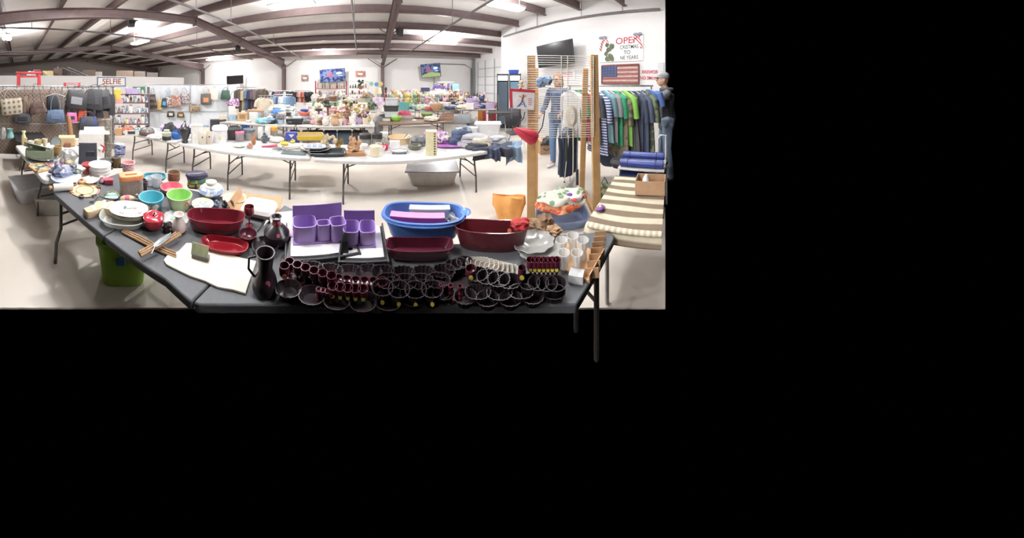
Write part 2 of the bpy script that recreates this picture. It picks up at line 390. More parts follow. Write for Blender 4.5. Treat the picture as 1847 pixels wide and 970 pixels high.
table('white folding table just behind the towel table', (-3.75, 5.43), (-1.78, 5.84), .76, PWHITE)
table('brown folding table behind the laundry pile', (.2, 5.58), (2.19, 5.62), .76, M('#7d6656', .45, var=.05), legm=M('#5e4b42', .5))
table('white folding table in third row carrying fabric and toys', (.3, 7.6), (2.9, 7.5), 1.0, PWHITE, z=.66)
table('white folding table third row toward the red shelf', (-2.6, 7.4), (.2, 7.6), .9, PWHITE, z=.66)
table('white folding table beside the clothes rack corner', (2.95, 7.45), (4.3, 6.9), .8, PWHITE, z=.68)
table('white folding table far back heaped with plush toys', (.4, 9.3), (4.3, 9.1), 1.1, PWHITE, z=.72)
table('white folding table far back in front of the shelves', (-3.0, 9.5), (.3, 9.5), .8, PWHITE, z=.72)
table('small dark table beside the chain link panel', (-5.2, -.1), (-4.07, -.02), .6, BLACK, z=.55, legs=(.1, .97), edge=.03)
table('small dark side table in front of the drink coolers', (3.55, 6.3), (4.35, 5.75), .5, M('#4a4542', .5), z=.66, edge=.025)
# ================================================================ KINDS (local frame: origin at base centre, -y faces the camera)
def shell(w, d, h, p=2.0, taper=.85, th=.006, n=32, rimw=0, rip=0, rn=12, z0=0):
    b = MB(); a, c = w/2, d/2; t = th
    rings = [(z0, a*taper*.96, c*taper*.96), (z0+t*.5, a*taper, c*taper), (z0+h*.5, a*(taper+1)/2, c*(taper+1)/2)]
    if rimw: rings += [(z0+h-rimw*1.6, a, c), (z0+h-rimw*1.5, a+rimw, c+rimw), (z0+h, a+rimw, c+rimw)]
    else: rings += [(z0+h, a, c)]
    rings += [(z0+h, a-t, c-t), (z0+h*.5, a*(taper+1)/2-t, c*(taper+1)/2-t), (z0+t*1.2, a*taper-t, c*taper-t)]
    return b.loft(rings, n=n, p=p, rip=rip, rn=rn)
def revolve(prof, n=28, sy=1, rip=0, rn=12, cap1=True):
    return MB().loft([(z, r, r*sy) for r, z in prof], n=n, rip=rip, rn=rn, cap1=cap1, cap0=cap1)
def solo(name, mb, mat, label, cat, loc, rz=0, group=None, **k):
    return tag(mb.build(name, mat, None, loc=loc, rz=rz, **k), label, cat, group)
def put(name, label, cat, b, z=T, dr=1.0, rz=0, rim=True, group=None, w=None):
    l, a, W_, D_, H_ = fit(b, z, dr, rim)
    return thing(name, label, cat, l, a+rz, group), W_, D_, H_
def box_thing(name, label, cat, b, mat, z=T, dr=.7, rz=0, bev=.004, rim=True, group=None, tape=None):
    l, a, W_, D_, H_ = fit(b, z, dr, rim)
    if tape is None: return solo(name, MB().box((0, 0, H_/2), (W_, D_, H_)), mat, label, cat, l, a+rz, group, bev=min(bev, H_*.2), smooth=False)
    t = thing(name, label, cat, l, a+rz, group)
    MB().box((0, 0, H_/2), (W_, D_, H_)).build('carton', mat, t, min(bev, H_*.2), smooth=False)
    MB().box((0, -D_/2-.001, H_*.55), (W_*.55, .003, H_*.5)).build('printed_label', tape, t, smooth=False)
    return t
def bowl(name, label, cat, b, mat, z=T, dr=1.0, foot=.5, rz=0, inner=None, rip=0, rn=16, group=None, th=.05, deep=1):
    l, a, w, d, h = fit(b, z, dr); r = w/2; t = w*th/2+.001
    prof = [(r*foot, 0), (r*foot, h*.08), (r*.72, h*.3), (r*.9, h*.62), (r, h), (r-t, h), (r*.88-t, h*.64), (r*.68-t, h*.36), (r*foot*.7, h*.2)]
    m = revolve(prof, sy=d/w, rip=rip, rn=rn, n=48 if rip else 32)
    if inner is None: return solo(name, m, mat, label, cat, l, a+rz, group)
    t_ = thing(name, label, cat, l, a+rz, group); m.build('bowl_body', mat, t_)
    revolve([(r*foot*.6, h*.21), (r*.68-t-.001, h*.37), (r*.88-t-.002, h*.65), (r*.99-t-.002, h*1.001), (r-t-.001-.003, h*1.001), (r*.88-t-.006, h*.66), (r*.6, h*.38), (r*foot*.5, h*.23)], sy=d/w).build('glazed_inside', inner, t_)
    return t_
def pot(name, label, cat, b, mat, z=T, inner=None, taper=.72, group=None, deco=None, rimw=.0):
    l, a, w, d, h = fit(b, z); t = thing(name, label, cat, l, a, group)
    shell(w, w, h, taper=taper, th=w*.03, rimw=rimw).build('pot_body', mat, t)
    if inner:
        r = w/2-w*.03
        revolve([(r*taper*.9, h*.05), (r*.99, h*.995), (r*.965, h*.995), (r*taper*.86, h*.065)]).build('inner_glaze', inner, t)
    if deco: deco(t, w, h)
    return t
def vase(name, label, cat, b, mat, prof, z=T, sy=1, rip=0, rn=12, group=None, rz=0, rim=False):
    l, a, w, d, h = fit(b, z, sy, rim)
    return solo(name, revolve([(r*w/2, q*h) for r, q in prof], sy=sy, rip=rip, rn=rn), mat, label, cat, l, a+rz, group)
BOTTLE = [(.8, 0), (1, .03), (1, .55), (.75, .68), (.35, .78), (.32, .95), (.4, .96), (.4, 1)]
URN = [(.5, 0), (.6, .03), (.45, .1), (.8, .3), (1, .5), (.95, .62), (.7, .7), (.75, .73), (.4, .82), (.15, .9), (.2, .96), (.05, 1)]
BUDV = [(.55, 0), (.95, .15), (1, .35), (.8, .55), (.5, .72), (.42, .82), (.7, .98), (.72, 1), (.6, .99), (.34, .84)]
def jar(label, b, body, lid, z=T, name='jar', cat='jar', group=None, lf=.22, handle=False):
    t, w, d, h = put(name, label, cat, b, z, rim=False, group=group); r = w/2
    revolve([(r*.9, 0), (r*.97, h*.04), (r*.97, h*(1-lf)), (r*.9, h*(1-lf)), (r*.85, h*.06), (r*.3, h*.05)]).build('jar_body', body, t)
    revolve([(r, h*(1-lf)), (r, h*.97), (r*.92, h), (.001, h)]).build('lid', lid, t)
    if handle: MB().tube([(r*.9, 0, h*.25), (r*1.4, 0, h*.3), (r*1.5, 0, h*.5), (r*1.35, 0, h*.65), (r*.9, 0, h*.65)], r*.09).build('handle', body, t)
    return t
def cup(label, b, mat, z=T, name='cup', cat='cup', handle=True, group=None, inner=None, side=1):
    t, w, d, h = put(name, label, cat, b, z, group=group); r = w/2
    shell(w, w, h, taper=.8, th=w*.04).build('cup_body', mat, t)
    if handle: MB().tube([(side*r*.92, 0, h*.2), (side*r*1.4, 0, h*.28), (side*r*1.55, 0, h*.55), (side*r*1.35, 0, h*.8), (side*r*.95, 0, h*.8)], r*.1).build('handle', mat, t)
    return t
def goblet(label, b, mat, z=T, group=None, name='goblet', sticker=None, loc=None, w=None, h=None, rz=0):
    if loc is None: l, a, w, d, h = fit(b, z, 1, False)
    else: l, a = loc, rz
    r = w/2
    m = revolve([(r*.72, 0), (r*.72, h*.02), (r*.2, h*.07), (r*.13, h*.2), (r*.2, h*.32), (r*.14, h*.4), (r*.5, h*.5), (r*.95, h*.66), (r, h*.85), (r*.92, h), (r*.86, h), (r*.93, h*.84), (r*.86, h*.67), (r*.3, h*.53)], n=20)
    if not sticker: return solo(name, m, mat, label, 'goblet', l, a, group)
    t = thing(name, label, 'goblet', l, a, group); m.build('glass_body', mat, t)
    MB().cyl((0, 0, 0), .011, .002, 14).xf(Matrix.Translation((0, -r*.99, h*.7)) @ Matrix.Rotation(R(90), 4, 'X')).build('price_sticker', sticker, t); return t
def plate(label, b, mat, z=T, name='plate', dr=1.0, rz=0, group=None, mat2=None, hh=None, rip=0, rn=16):
    l, a, w, d, h = fit(b, z, dr); h = hh or min(h, w*.14); r = w/2
    m = revolve([(r*.55, 0), (r*.6, h*.3), (r, h), (r*.985, h*1.04), (r*.62, h*.45), (.01, h*.4)], sy=dr, rip=rip, rn=rn, n=48)
    if mat2 is None: return solo(name, m, mat, label, 'plate', l, a+rz, group)
    t = thing(name, label, 'plate', l, a+rz, group); m.build('plate_body', mat, t)
    revolve([(r*.6, h*.46), (r*.58, h*.52), (.01, h*.48)], sy=dr).build('painted_centre', mat2, t); return t
def tray(label, b, mat, z=T, name='tray', dr=.7, rz=0, lip=.02, p=6, group=None, cat='tray'):
    l, a, w, d, h = fit(b, z, dr); h = max(.012, min(h, w*.25))
    return solo(name, shell(w, d, h, p=p, taper=.9, th=.005, rimw=.006, n=40), mat, label, cat, l, a+rz, group)
def lump(b, z=T, dr=.7, ns=.35, sub=3, seed=1, flat=1.0, f=4):
    l, a, w, d, h = fit(b, z, dr, False); h *= flat
    m = MB().ell((0, 0, h*.45), (w/2, d/2, h*.55), sub, ns, seed, f=f)
    for v in m.b.verts: v.co.z = max(v.co.z, 0.001)
    return m, l, a
def cloth(label, b, mat, z=T, name='folded_cloth', cat='cloth', dr=.7, seed=1, ns=.4, group=None, flat=1, f=5):
    m, l, a = lump(b, z, dr, ns, 3, seed, flat, f); return solo(name, m, mat, label, cat, l, a, group)
def clothpile(label, b, mat, z=T, name='clothing_pile', cat='clothing', dr=.7, seed=1, layers=3, group=None):
    # stacked rumpled folds
    t, w, d, h = put(name, label, cat, b, z, dr, rim=False, group=group); rr = random.Random(seed)
    for i in range(layers):
        zz = h*i/layers; th = h/layers*1.25; m = MB(); x = rr.uniform(-.08, .08)*w; sc = 1-.13*i
        m.loft([(zz, w*.46*sc, d*.44*sc, x, 0), (zz+th*.3, w*.5*sc, d*.5*sc, x, 0), (zz+th*.8, w*.48*sc, d*.47*sc, x, 0), (zz+th, w*.4*sc, d*.38*sc, x, 0)], n=40, p=3, rip=.06, rn=5+i*2)
        m.noise(th*.45, 7, seed+i); m.build('folded_layer', mat, t)
    return t
def book(label, b, mat, z=T, dr=.7, rz=0, name='book', cat='book', group=None):
    t, w, d, h = put(name, label, cat, b, z, dr, rz, group=group)
    MB().box((0, 0, h*.04), (w, d, h*.08)).box((0, 0, h*.96), (w, d, h*.08)).box((-w/2+.002, 0, h/2), (.004, d, h)).build('cover', mat, t, smooth=False)
    MB().box((.003, 0, h/2), (w-.01, d-.008, h*.84)).build('pages', M('#e9e3d4', .9), t, smooth=False); return t
def plush(label, loc, s, mat, name='plush_toy', rz=0, group=None, mat2=None, seed=0):
    rr = random.Random(seed); m = MB()
    m.ell((0, 0, s*.35), (s*.3, s*.25, s*.36), 2).ell((0, -s*.03, s*.82), (s*.25, s*.23, s*.23), 2)
    for q in (-1, 1): m.ell((q*s*.18, 0, s*1.0), (s*.09, s*.05, s*(.09 if seed % 2 else .2)), 1).ell((q*s*.3, -s*.1, s*.5), (s*.09, s*.2, s*.09), 1).ell((q*s*.2, -s*.28, s*.1), (s*.11, s*.24, s*.1), 1)
    if mat2 is None: return solo(name, m, mat, label, 'stuffed toy', loc, rz, group)
    t = thing(name, label, 'stuffed toy', loc, rz, group); m.build('body', mat, t)
    MB().ell((0, -s*.24, s*.77), (s*.1, s*.07, s*.08), 1).build('muzzle', mat2, t); return t
def figurine(label, b, mat, z=T, name='figurine', cat='figurine', rz=0, group=None, seed=0, skirt=True):
    l, a, w, d, h = fit(b, z, .7, False); m = MB(); rr = random.Random(seed)
    if skirt: m.loft([(0, w*.45, w*.35), (h*.3, w*.3, w*.24), (h*.55, w*.16, w*.13), (h*.66, w*.22, w*.15), (h*.74, w*.08, w*.08)], n=16)
    else: m.ell((0, 0, h*.3), (w*.4, w*.3, h*.3), 2).ell((w*.1, 0, h*.6), (w*.25, w*.2, h*.2), 2)
    m.ell((0, -w*.03, h*.85), (w*.16, w*.16, h*.14), 2)
    for q in (-1, 1): m.tube([(q*w*.18, 0, h*.62), (q*w*.32, -w*.05, h*.48), (q*w*.12, -w*.25, h*.45)], w*.055, 6)
    if seed % 2: m.ell((-w*.3, w*.15, h*.6), (w*.22, w*.04, h*.22), 1).ell((w*.3, w*.15, h*.6), (w*.22, w*.04, h*.22), 1)
    return solo(name, m, mat, label, cat, l, a+rz, group)
def bag(label, b, d_, mat, strap=.5, name='handbag', trim=None, p=5, top=.8, flap=False, rz=0, cat='bag', group=None, sag=.0, tilt=0, hanger=None, depth=.35, strapm=None, wr=.02):
    # b = pixel box of the bag body; strap reaches strap*h above it
    l, a, w, h = fitd(b, d_); t = thing(name, label, cat, l, a+rz, group); dp = w*depth
    m = MB(); p = min(p, 4.2) if name != 'duffel_bag' else p; m.loft([(0, w*.42, dp*.45), (h*.06, w*.49, dp*.5), (h*.5, w*.5*(1+top)/2+.0, dp*.42), (h*.93, w*.5*top, dp*.22), (h, w*.48*top, dp*.08)], n=32, p=p, rip=wr, rn=6)
    m.noise(w*.055, 6, len(label)); m.build('bag_body', mat, t)
    if strap:
        hs = h*strap; sm = strapm or trim or mat
        for y in (-dp*.18, dp*.18):
            MB().tube([(-w*.3*top, y, h*.9), (-w*.27*top, y*.8, h+hs*.5), (-w*.12, y*.3, h+hs*.93), (0, 0, h+hs), (w*.12, y*.3, h+hs*.93), (w*.27*top, y*.8, h+hs*.5), (w*.3*top, y, h*.9)], max(.004, w*.018), 6).build('strap', sm, t)
    if flap: MB().box((0, -dp*.4, h*.72), (w*.8*top, .012, h*.45), rx=-.12).build('flap', trim or mat, t, .006)
    elif trim: MB().box((0, -dp*.47, h*.45), (w*.5, .012, h*.4)).build('front_pocket', trim, t, .006)
    if tilt: t.rotation_euler[1] = tilt
    if hanger:
        hh = h*(1+strap); MB().tube([(-.2, 0, hh-.03), (-.06, 0, hh+.02), (0, 0, hh+.03), (.06, 0, hh+.02), (.2, 0, hh-.03)], .006, 6).tube([(0, 0, hh+.02), (0, 0, hh+.07), (.02, 0, hh+.09), (.03, 0, hh+.07)], .003, 5).build('coat_hanger', hanger, t)
    return t
def garment(label, x, y, ztop, w, h, mat, rz=0, name='shirt', cat='shirt', sleeve=.35, group=None, seed=0, thick=.05, trim=None, parts=True):
    # hangs from a rail at ztop: local x is the shoulder width, y the thickness
    t = thing(name, label, cat, (x, y, ztop-h), rz, group); rr = random.Random(seed*7+3); hw = w/2; th = thick
    m = MB(); k = rr.uniform(.85, 1.1)
    m.loft([(0, hw*k, th*.9), (h*.05, hw*k*.98, th), (h*.5, hw*.85, th*.85), (h*.78, hw*.95, th*.8), (h*.88, hw*.8, th*.7), (h*.93, hw*.3, th*.8), (h*.95, hw*.22, th*.8)], n=36, p=2.4, rip=.09, rn=9).noise(th*.25, 6, seed)
    m.build('garment_body', mat, t)
    if sleeve:
        for q in (-1, 1):
            MB().tube([(q*hw*.7, 0, h*.86), (q*hw*1.0, -.01, h*.8), (q*hw*1.12, -.02, h*(.86-sleeve*.6)), (q*hw*1.14, -.03, h*(.86-sleeve))], [th*.8, th*1.1, th*.95, th*1.0], 10).noise(th*.15, 8, seed+q).build('sleeve', trim or mat, t)
    MB().tube([(-hw*.6, 0, h*.9), (0, 0, h*.965), (hw*.6, 0, h*.9)], .005, 5).tube([(0, 0, h*.96), (0, 0, h*1.0), (.012, 0, h*1.0+.018), (-.012, 0, h+.022), (-.016, 0, h+.005)], .0025, 5).build('coat_hanger', M('#d8d8da', .4), t)
    return t
def rack(label, p0, p1, z, d0=0, name='clothes_rack', legs=True, m=None):
    a = Vector((p0.x, p0.y, 0)); b_ = Vector((p1.x, p1.y, 0)); L_ = (b_-a).length; c = (a+b_)/2; rz = math.atan2(b_.y-a.y, b_.x-a.x); m = m or CHROME
    t = thing(name, label, 'clothes rack', c, rz)
    MB().tube([(-L_/2-.03, 0, z), (L_/2+.03, 0, z)], .013, 8).build('top_rail', m, t)
    if legs:
        for s in (-1, 1):
            MB().tube([(s*L_/2, 0, .06), (s*L_/2, 0, z)], .012, 8).build('post', m, t)
            MB().tube([(s*L_/2, -.25, .03), (s*L_/2, .25, .03)], .014, 8).build('foot', m, t)
    return t
# ================================================================ FRONT TABLE, purse-panel end: plates and pots
YEL = M('#e7d23c', .6); PINK = M('#e05a8a', .6); ORG = M('#ee7a4e', .6)
# blue enamel plate
plate('pale blue enamel plate at the table corner behind the rolling pin', (91, 316, 147, 336), M('#b4c3ea', .25, c2='#dfe6f6', pat='noise', ps=14), mat2=M('#d9e0f2', .3), hh=.03)
t, w, d, h = put('rolling_pin', 'white rolling pin with wooden handle at the table corner', 'rolling pin', (88, 334, 132, 347), dr=.25)
t.rotation_euler[2] += .15
MB().loft([(-w*.32, .03, .03), (-w*.31, .034, .034), (w*.5, .034, .034), (w*.505, .03, .03)], n=20, axis='x', off=(0, 0, .035)).build('roller', M('#efeae2', .4), t)
MB().loft([(-w*.5, .012, .012), (-w*.47, .02, .02), (-w*.35, .012, .012), (-w*.32, .014, .014)], n=14, axis='x', off=(0, 0, .035)).build('handle', WOOD, t)
# bowl on iron stand
t, w, d, h = put('serving_bowl', 'pink rimmed yellow serving bowl on a wrought iron stand', 'bowl', (126, 330, 180, 357))
revolve([(w*.25, h*.35), (w*.38, h*.5), (w*.5, h), (w*.48, h), (w*.36, h*.58), (w*.2, h*.45)]).build('bowl_body', M('#ecdc9c', .3), t)
revolve([(w*.44, h*.82), (w*.482, h*1.003), (w*.472, h*1.003), (w*.43, h*.82)], cap1=False).build('pink_band', M('#d8586a', .3), t)
b = MB()
for q in range(4):
    an = q*pi/2+.5; c_, s_ = cos(an), sin(an); b.tube([(c_*w*.55, s_*w*.55, 0), (c_*w*.46, s_*w*.46, h*.25), (c_*w*.3, s_*w*.3, h*.3), (c_*w*.42, s_*w*.42, h*.6), (c_*w*.5, s_*w*.5, h*1.15)], .004, 6)
b.tube([(w*.3*cos(i*pi/8), w*.3*sin(i*pi/8), h*.3) for i in range(16)], .004, 6, closed=True).build('iron_stand', M('#4c4039', .5, .5), t)
for q in range(3):
    an = q*2.1+.3; revolve([(.018, 0), (.024, .012), (.016, .014), (.012, .004)]).xf(Matrix.Translation((w*.5*cos(an), w*.5*sin(an), h*1.15))).build('candle_cup', M('#6e5c4e', .5, .4), t)
# small ironwork with tag
t, w, d, h = put('iron_candle_holder', 'small twisted iron candle holder with a paper price tag', 'candle holder', (160, 345, 188, 363), dr=.8)
for q in range(3):
    an = q*2.09; MB().tube([(w*.45*cos(an), w*.45*sin(an), .003), (w*.2*cos(an+.5), w*.2*sin(an+.5), h*.4), (w*.3*cos(an+1), w*.3*sin(an+1), h*.7), (0, 0, h)], .004, 6).build('scroll_leg', M('#7d7262', .5, .4), t)
MB().box((-w*.3, -w*.5, .012), (.035, .003, .022), rx=.5).build('paper_tag', WHITE, t, smooth=False)
# round basket with aqua lining
t, w, d, h = put('gift_basket', 'round handled basket lined in pale aqua cloth', 'basket', (188, 343, 216, 364))
shell(w, w*.9, h*.55, taper=.8, th=.008, n=32, rip=.02, rn=20).build('basket_body', M('#8a5c44', .7, c2='#5c3a2c', pat='sz', ps=40), t)
MB().ell((0, 0, h*.55), (w*.46, w*.42, h*.25), 3, .3, 2).build('cloth_lining', M('#a9d6d2', .8), t)
MB().tube([(w*.45*cos(R(a)), 0, h*.5+(h*1.1)*sin(R(a))) for a in range(0, 181, 15)], .007, 8).build('handle', M('#cbb489', .7, c2='#8a9a5a', pat='noise', ps=40), t)
# pasta canister
t, w, d, h = put('storage_canister', 'tall clear canister of dry noodles with orange lid', 'canister', (214, 309, 258, 355), dr=.55, rz=.25)
shell(w*.94, d, h*.86, p=5, taper=.97, th=.004).build('canister_body', M('#ddd0c6', .12, alpha=.28, var=0), t)
MB().loft([(.008, w*.42, d*.42), (h*.55, w*.43, d*.43), (h*.58, w*.36, d*.36)], n=32, p=4).noise(.004, 60).build('noodle_fill', M('#a3805f', .8, c2='#6b4a34', pat='vor', ps=70), t)
MB().loft([(h*.78, w*.49, d*.53), (h*.95, w*.5, d*.54), (h, w*.47, d*.5)], n=32, p=5).build('lid', M('#ef8a4c', .4), t)
MB().box((0, -.01, h*1.005), (w*.5, .012, .012)).build('lid_grip', M('#c96a30', .5), t, .003)
MB().cyl((0, 0, 0), .012, .002).xf(Matrix.Translation((w*.25, -d*.5, h*.75)) @ Matrix.Rotation(R(90), 4, 'X')).build('price_sticker', PINK, t)
# egg
t, w, d, h = put('decorative_egg', 'cream decorative egg with a pink band lying on its side', 'egg', (216, 352, 244, 370), rim=False, dr=.7)
MB().loft([(-w*.5, .002, .002), (-w*.44, h*.25, h*.25), (-w*.2, h*.46, h*.46), (w*.1, h*.5, h*.5), (w*.36, h*.34, h*.34), (w*.47, h*.15, h*.15), (w*.5, .002, .002)], n=24, axis='x', off=(0, 0, h*.5)).build('egg_shell', M('#e8cf9a', .35), t)
MB().loft([(-w*.17, h*.47, h*.47), (-w*.17, h*.485, h*.485), (w*.12, h*.51, h*.51), (w*.12, h*.49, h*.49)], n=24, axis='x', off=(0, 0, h*.5)).build('pink_band', M('#e36c8f', .5), t)
figurine('little lilac ceramic bird beside the cream egg', (238, 349, 256, 366), M('#b9a7b0', .35), cat='figurine', skirt=False)
# pots
def butterfly(t, w, h):
    b = MB()
    for q in (-1, 1): b.ell((q*w*.14, -w*.43, h*.62), (w*.15, .004, h*.2), 2).ell((q*w*.12, -w*.41, h*.36), (w*.11, .004, h*.16), 2)
    b.build('butterfly_motif', M('#e6ddc4', .6), t)
    MB().ell((0, -w*.435, h*.5), (w*.02, .008, h*.22), 2).build('butterfly_body', M('#9c7f6a', .6), t)
pot('flower_pot', 'turquoise flower pot with a cream butterfly motif', 'flower pot', (250, 343, 296, 388), M('#7fc0c8', .4, c2='#4fa3bd', pat='noise', ps=5), inner=M('#45b0c4', .35), deco=butterfly)
def roses(t, w, h):
    for q, (x, z) in enumerate(((.30, .75), (.36, .5), (.24, .55))): MB().ell((w*x, -math.sqrt((.45+.14*(z-.5))**2-x*x)*w, h*z), (w*.08, w*.04, h*.11), 2, .3, q).build('rose_motif', M('#e3a48a', .5), t)
pot('flower_pot', 'pale green flower pot with peach roses at its side', 'flower pot', (300, 339, 347, 387), M('#b9d6a0', .35), inner=M('#93d768', .35), deco=roses)
pot('flower_pot', 'rosy red flower pot behind the pale green one', 'flower pot', (289, 327, 330, 356), M('#c98a86', .45), inner=M('#d8506a', .35))
pot('flower_pot', 'cream planter with blue speckled sides beside the green pot', 'flower pot', (345, 356, 386, 384), M('#e6e6da', .35, c2='#8fa3a8', pat='noise', ps=60), inner=M('#efe8c2', .35), taper=.86)
# bronze pots stack
t, w, d, h = put('bucket_stack', 'stack of nested bronze ribbed buckets near the far edge', 'bucket', (303, 306, 324, 335))
for q in range(5): shell(w*(1-.0*q), w, h*.4, taper=.85, th=.003, rimw=.004, z0=h*.15*q).build('nested_bucket', M('#a58468', .3, .6), t)
# teal tray, plastic cups
tray('teal octagonal tray at the far edge of the front table', (258, 311, 299, 328), M('#2f7f92', .4), p=3.2)
for q, (x0, yt, x1, yb, lb) in enumerate(((262, 316, 283, 338, 'clear plastic tub beside the orange lidded canister'), (272, 313, 293, 341, 'clear scalloped plastic tub in front of the teal tray'))):
    l, a, w, d, h = fit((x0, yt, x1, yb)); solo('plastic_tub', shell(w, w, h, taper=.75, th=.003, rip=.03, rn=12, n=48), M('#e6eef2', .15, alpha=.5, var=0), lb, 'tub', l, a)
solo('glass_tumbler', *[revolve([(.016, 0), (.024, .075), (.022, .075), (.015, .006)])], M('#7a5468', .15, trans=.5), 'small plum coloured tumbler between the tubs and the canister', 'tumbler', W(262, 342, T))
# fabric pouches stack
for q, (bb, z, c, c2, lb) in enumerate((((337, 330, 373, 345), T, '#54408c', '#d8c24a', 'purple and yellow fabric pouch at the bottom of the pouch pile'), ((338, 322, 371, 336), T+.05, '#c6cf72', '#5b8a6a', 'lime patterned fabric pouch in the middle of the pouch pile'), ((338, 310, 375, 328), T+.085, '#2c2a48', '#d9cdb6', 'navy zipped pouch on top of the pouch pile'))):
    l, a, w, d, h = fit((bb[0], bb[1], bb[2], bb[3]), T, .7, False); k = w
    l = W(355, 337, T); t = thing('fabric_pouch', lb, 'pouch', (l.x, l.y, T+.047*q), -ang(355)+.1*q)
    MB().loft([(0, w*.44, w*.26), (.012, w*.5, w*.3), (.035, w*.48, w*.28), (.05, w*.38, w*.18)], n=32, p=3, rip=.02, rn=7).noise(.006, 20, q).build('pouch_body', M(c, .7, c2=c2, pat='noise' if q < 2 else None, ps=25) if q < 2 else M(c, .7), t)
    MB().tube([(-w*.45, -w*.1, .045), (0, -w*.2, .052), (w*.45, -w*.05, .045)], .004, 6).build('zipper', M(c2, .6), t)
# white lidded tureen, planter etc
t, w, d, h = put('lidded_jar', 'white porcelain lidded jar painted with blue flowers', 'jar', (358, 327, 404, 364), rim=False)
revolve([(w*.28, 0), (w*.42, h*.15), (w*.5, h*.38), (w*.44, h*.58), (w*.3, h*.66)]).build('jar_body', M('#e3e7ea', .25, c2='#93a7cf', pat='noise', ps=18), t)
revolve([(w*.31, h*.64), (w*.3, h*.74), (w*.2, h*.8), (w*.18, h*.86), (w*.21, h*.9), (w*.21, h*1.0), (.001, h*1.02)]).build('lid', M('#ecebe4', .25), t)
t, w, d, h = put('leaf_dish', 'cream platter with green leaf drawing beyond the lidded jar', 'platter', (400, 349, 446, 369), dr=.8); w *= .95
MB().loft([(.0, w*.4, w*.3), (.012, w*.5, w*.4), (.016, w*.49, w*.39), (.006, w*.38, w*.28)], n=40, p=3).build('platter_body', M('#e9e4cc', .35, c2='#bcc3a0', pat='noise', ps=18), t)
for q, (x0, x1, lb) in enumerate(((383, 398, 'small blue ceramic cat in front of the lidded jar'), (398, 412, 'tiny black animal figure beside the ruby dish'), (410, 424, 'tiny charcoal animal figure next to the takeout box'))):
    figurine(lb, (x0, 360, x1, 377), M(['#7f8fae', '#3a3538', '#4b444a'][q], .3), skirt=False, seed=q*2)
# clamshell on cardboard
t, w, d, h = put('cardboard_sheet', 'flattened brown cardboard under the white takeout box', 'cardboard', (420, 352, 512, 403), dr=1.1)
t.rotation_euler[2] -= .25
MB().box((0, 0, .004), (w*.86, w*.8, .008)).build('carton_panel', CARD, t, smooth=False)
MB().box((-w*.47, 0, .03), (.006, w*.7, .07), ry=-.6).build('raised_flap', CARD, t, smooth=False)
p_ = W(468, 385, T); t = thing('takeout_box', 'white foam takeout box with pale blue oval print', 'box', (p_.x, p_.y, T+.009), -ang(468)-.35)
MB().loft([(0, .10, .075), (.035, .125, .095), (.04, .13, .1)], n=40, p=6).build('box_base', M('#e9e4dc', .6), t)
MB().loft([(.04, .13, .1), (.062, .118, .088), (.068, .1, .07)], n=40, p=6).build('box_lid', M('#f1ece6', .6), t)
MB().tube([(.055*cos(i*pi/16), .034*sin(i*pi/16), .067) for i in range(32)], .005, 6, closed=True).build('oval_print', M('#a9cdea', .5), t)
# tan wrapped loaves
for q, (bb, lb, yw) in enumerate((((151, 368, 186, 392), 'tan paper wrapped packet nearest the table edge', .5), ((168, 364, 212, 388), 'long tan wrapped packet beside the floral plates', -.3))):
    l, a, w, d, h = fit(bb, T, .5, False); t = thing('wrapped_packet', lb, 'packet', l, a+yw)
    MB().loft([(0, w*.48, w*.26), (.008, w*.5, w*.28), (.04, w*.5, w*.28), (.05, w*.46, w*.25)], n=32, p=6).noise(.003, 20, q).build('packet_body', M('#d7b68f', .6), t)
    MB().box((0, 0, .051), (w*.2, w*.5, .002)).build('paper_band', M('#e6d3b8', .6), t, smooth=False)
solo('paper_napkin', MB().sheet(lambda u, v: (u*.2-.1, v*.13-.065, .004+.006*sin(u*9)*sin(v*7)), 10, 8, .002), M('#eee6dc', .8), 'folded cream paper napkin behind the wrapped packets', 'napkin', W(200, 371, T), .4)
# dishes stack
l, a, w, d, h = fit((181, 392, 262, 416)); 
solo('casserole_dish', MB().loft([(0, .13, .085), (.006, .145, .098), (.045, .165, .115), (.048, .172, .12), (.05, .165, .114), (.008, .142, .095), (.006, .13, .085)], n=44, p=2.6), M('#e2e6e0', .1, alpha=.6, var=0), 'clear glass oval casserole dish under the floral plates', 'dish', W(222, 400, T), -ang(222)-.15)
pl = M('#ecebe6', .3); 
for q in range(2):
    c_ = W(232, 397, T); solo('oval_plate', MB().loft([(0, .075, .055), (.004, .08, .06), (.02, .135, .1), (.023, .136, .101), (.008, .08, .06), (.006, .01, .01)], n=48, p=2.3), M('#e3e0cf', .3), ['cream oval plate at the bottom of the floral plate stack', 'cream oval plate under the top floral plate'][q], 'plate', (c_.x, c_.y, T+.038+q*.01), -ang(232)-.2)
t = thing('floral_plate', 'white oval plate painted with pink flowers and green leaves', 'plate', (c_.x, c_.y, T+.06), -ang(232)-.2)
MB().loft([(0, .075, .055), (.004, .08, .06), (.024, .142, .105), (.027, .143, .106), (.010, .09, .065), (.008, .01, .01)], n=48, p=2.3).build('plate_body', pl, t)
for x, y, c, r_ in ((-.04, -.03, '#e9a9b4', .022), (.045, -.045, '#eeb0b8', .024), (.085, -.02, '#e798a6', .018), (.04, .04, '#e88fa0', .014)): MB().ell((x, y, .0105+.014*max(0, (abs(x)/.1))**2), (r_, r_*.8, .003), 2, .2, 1).build('painted_flower', M(c, .4), t)
MB().ell((-.035, .035, .0115), (.012, .022, .003), 2).build('painted_leaf', M('#4f6e78', .4), t); MB().tube([(-.02, .02, .012), (.01, .03, .012), (.05, .05, .016)], .002, 5).build('painted_stem', M('#7fa884', .4), t)
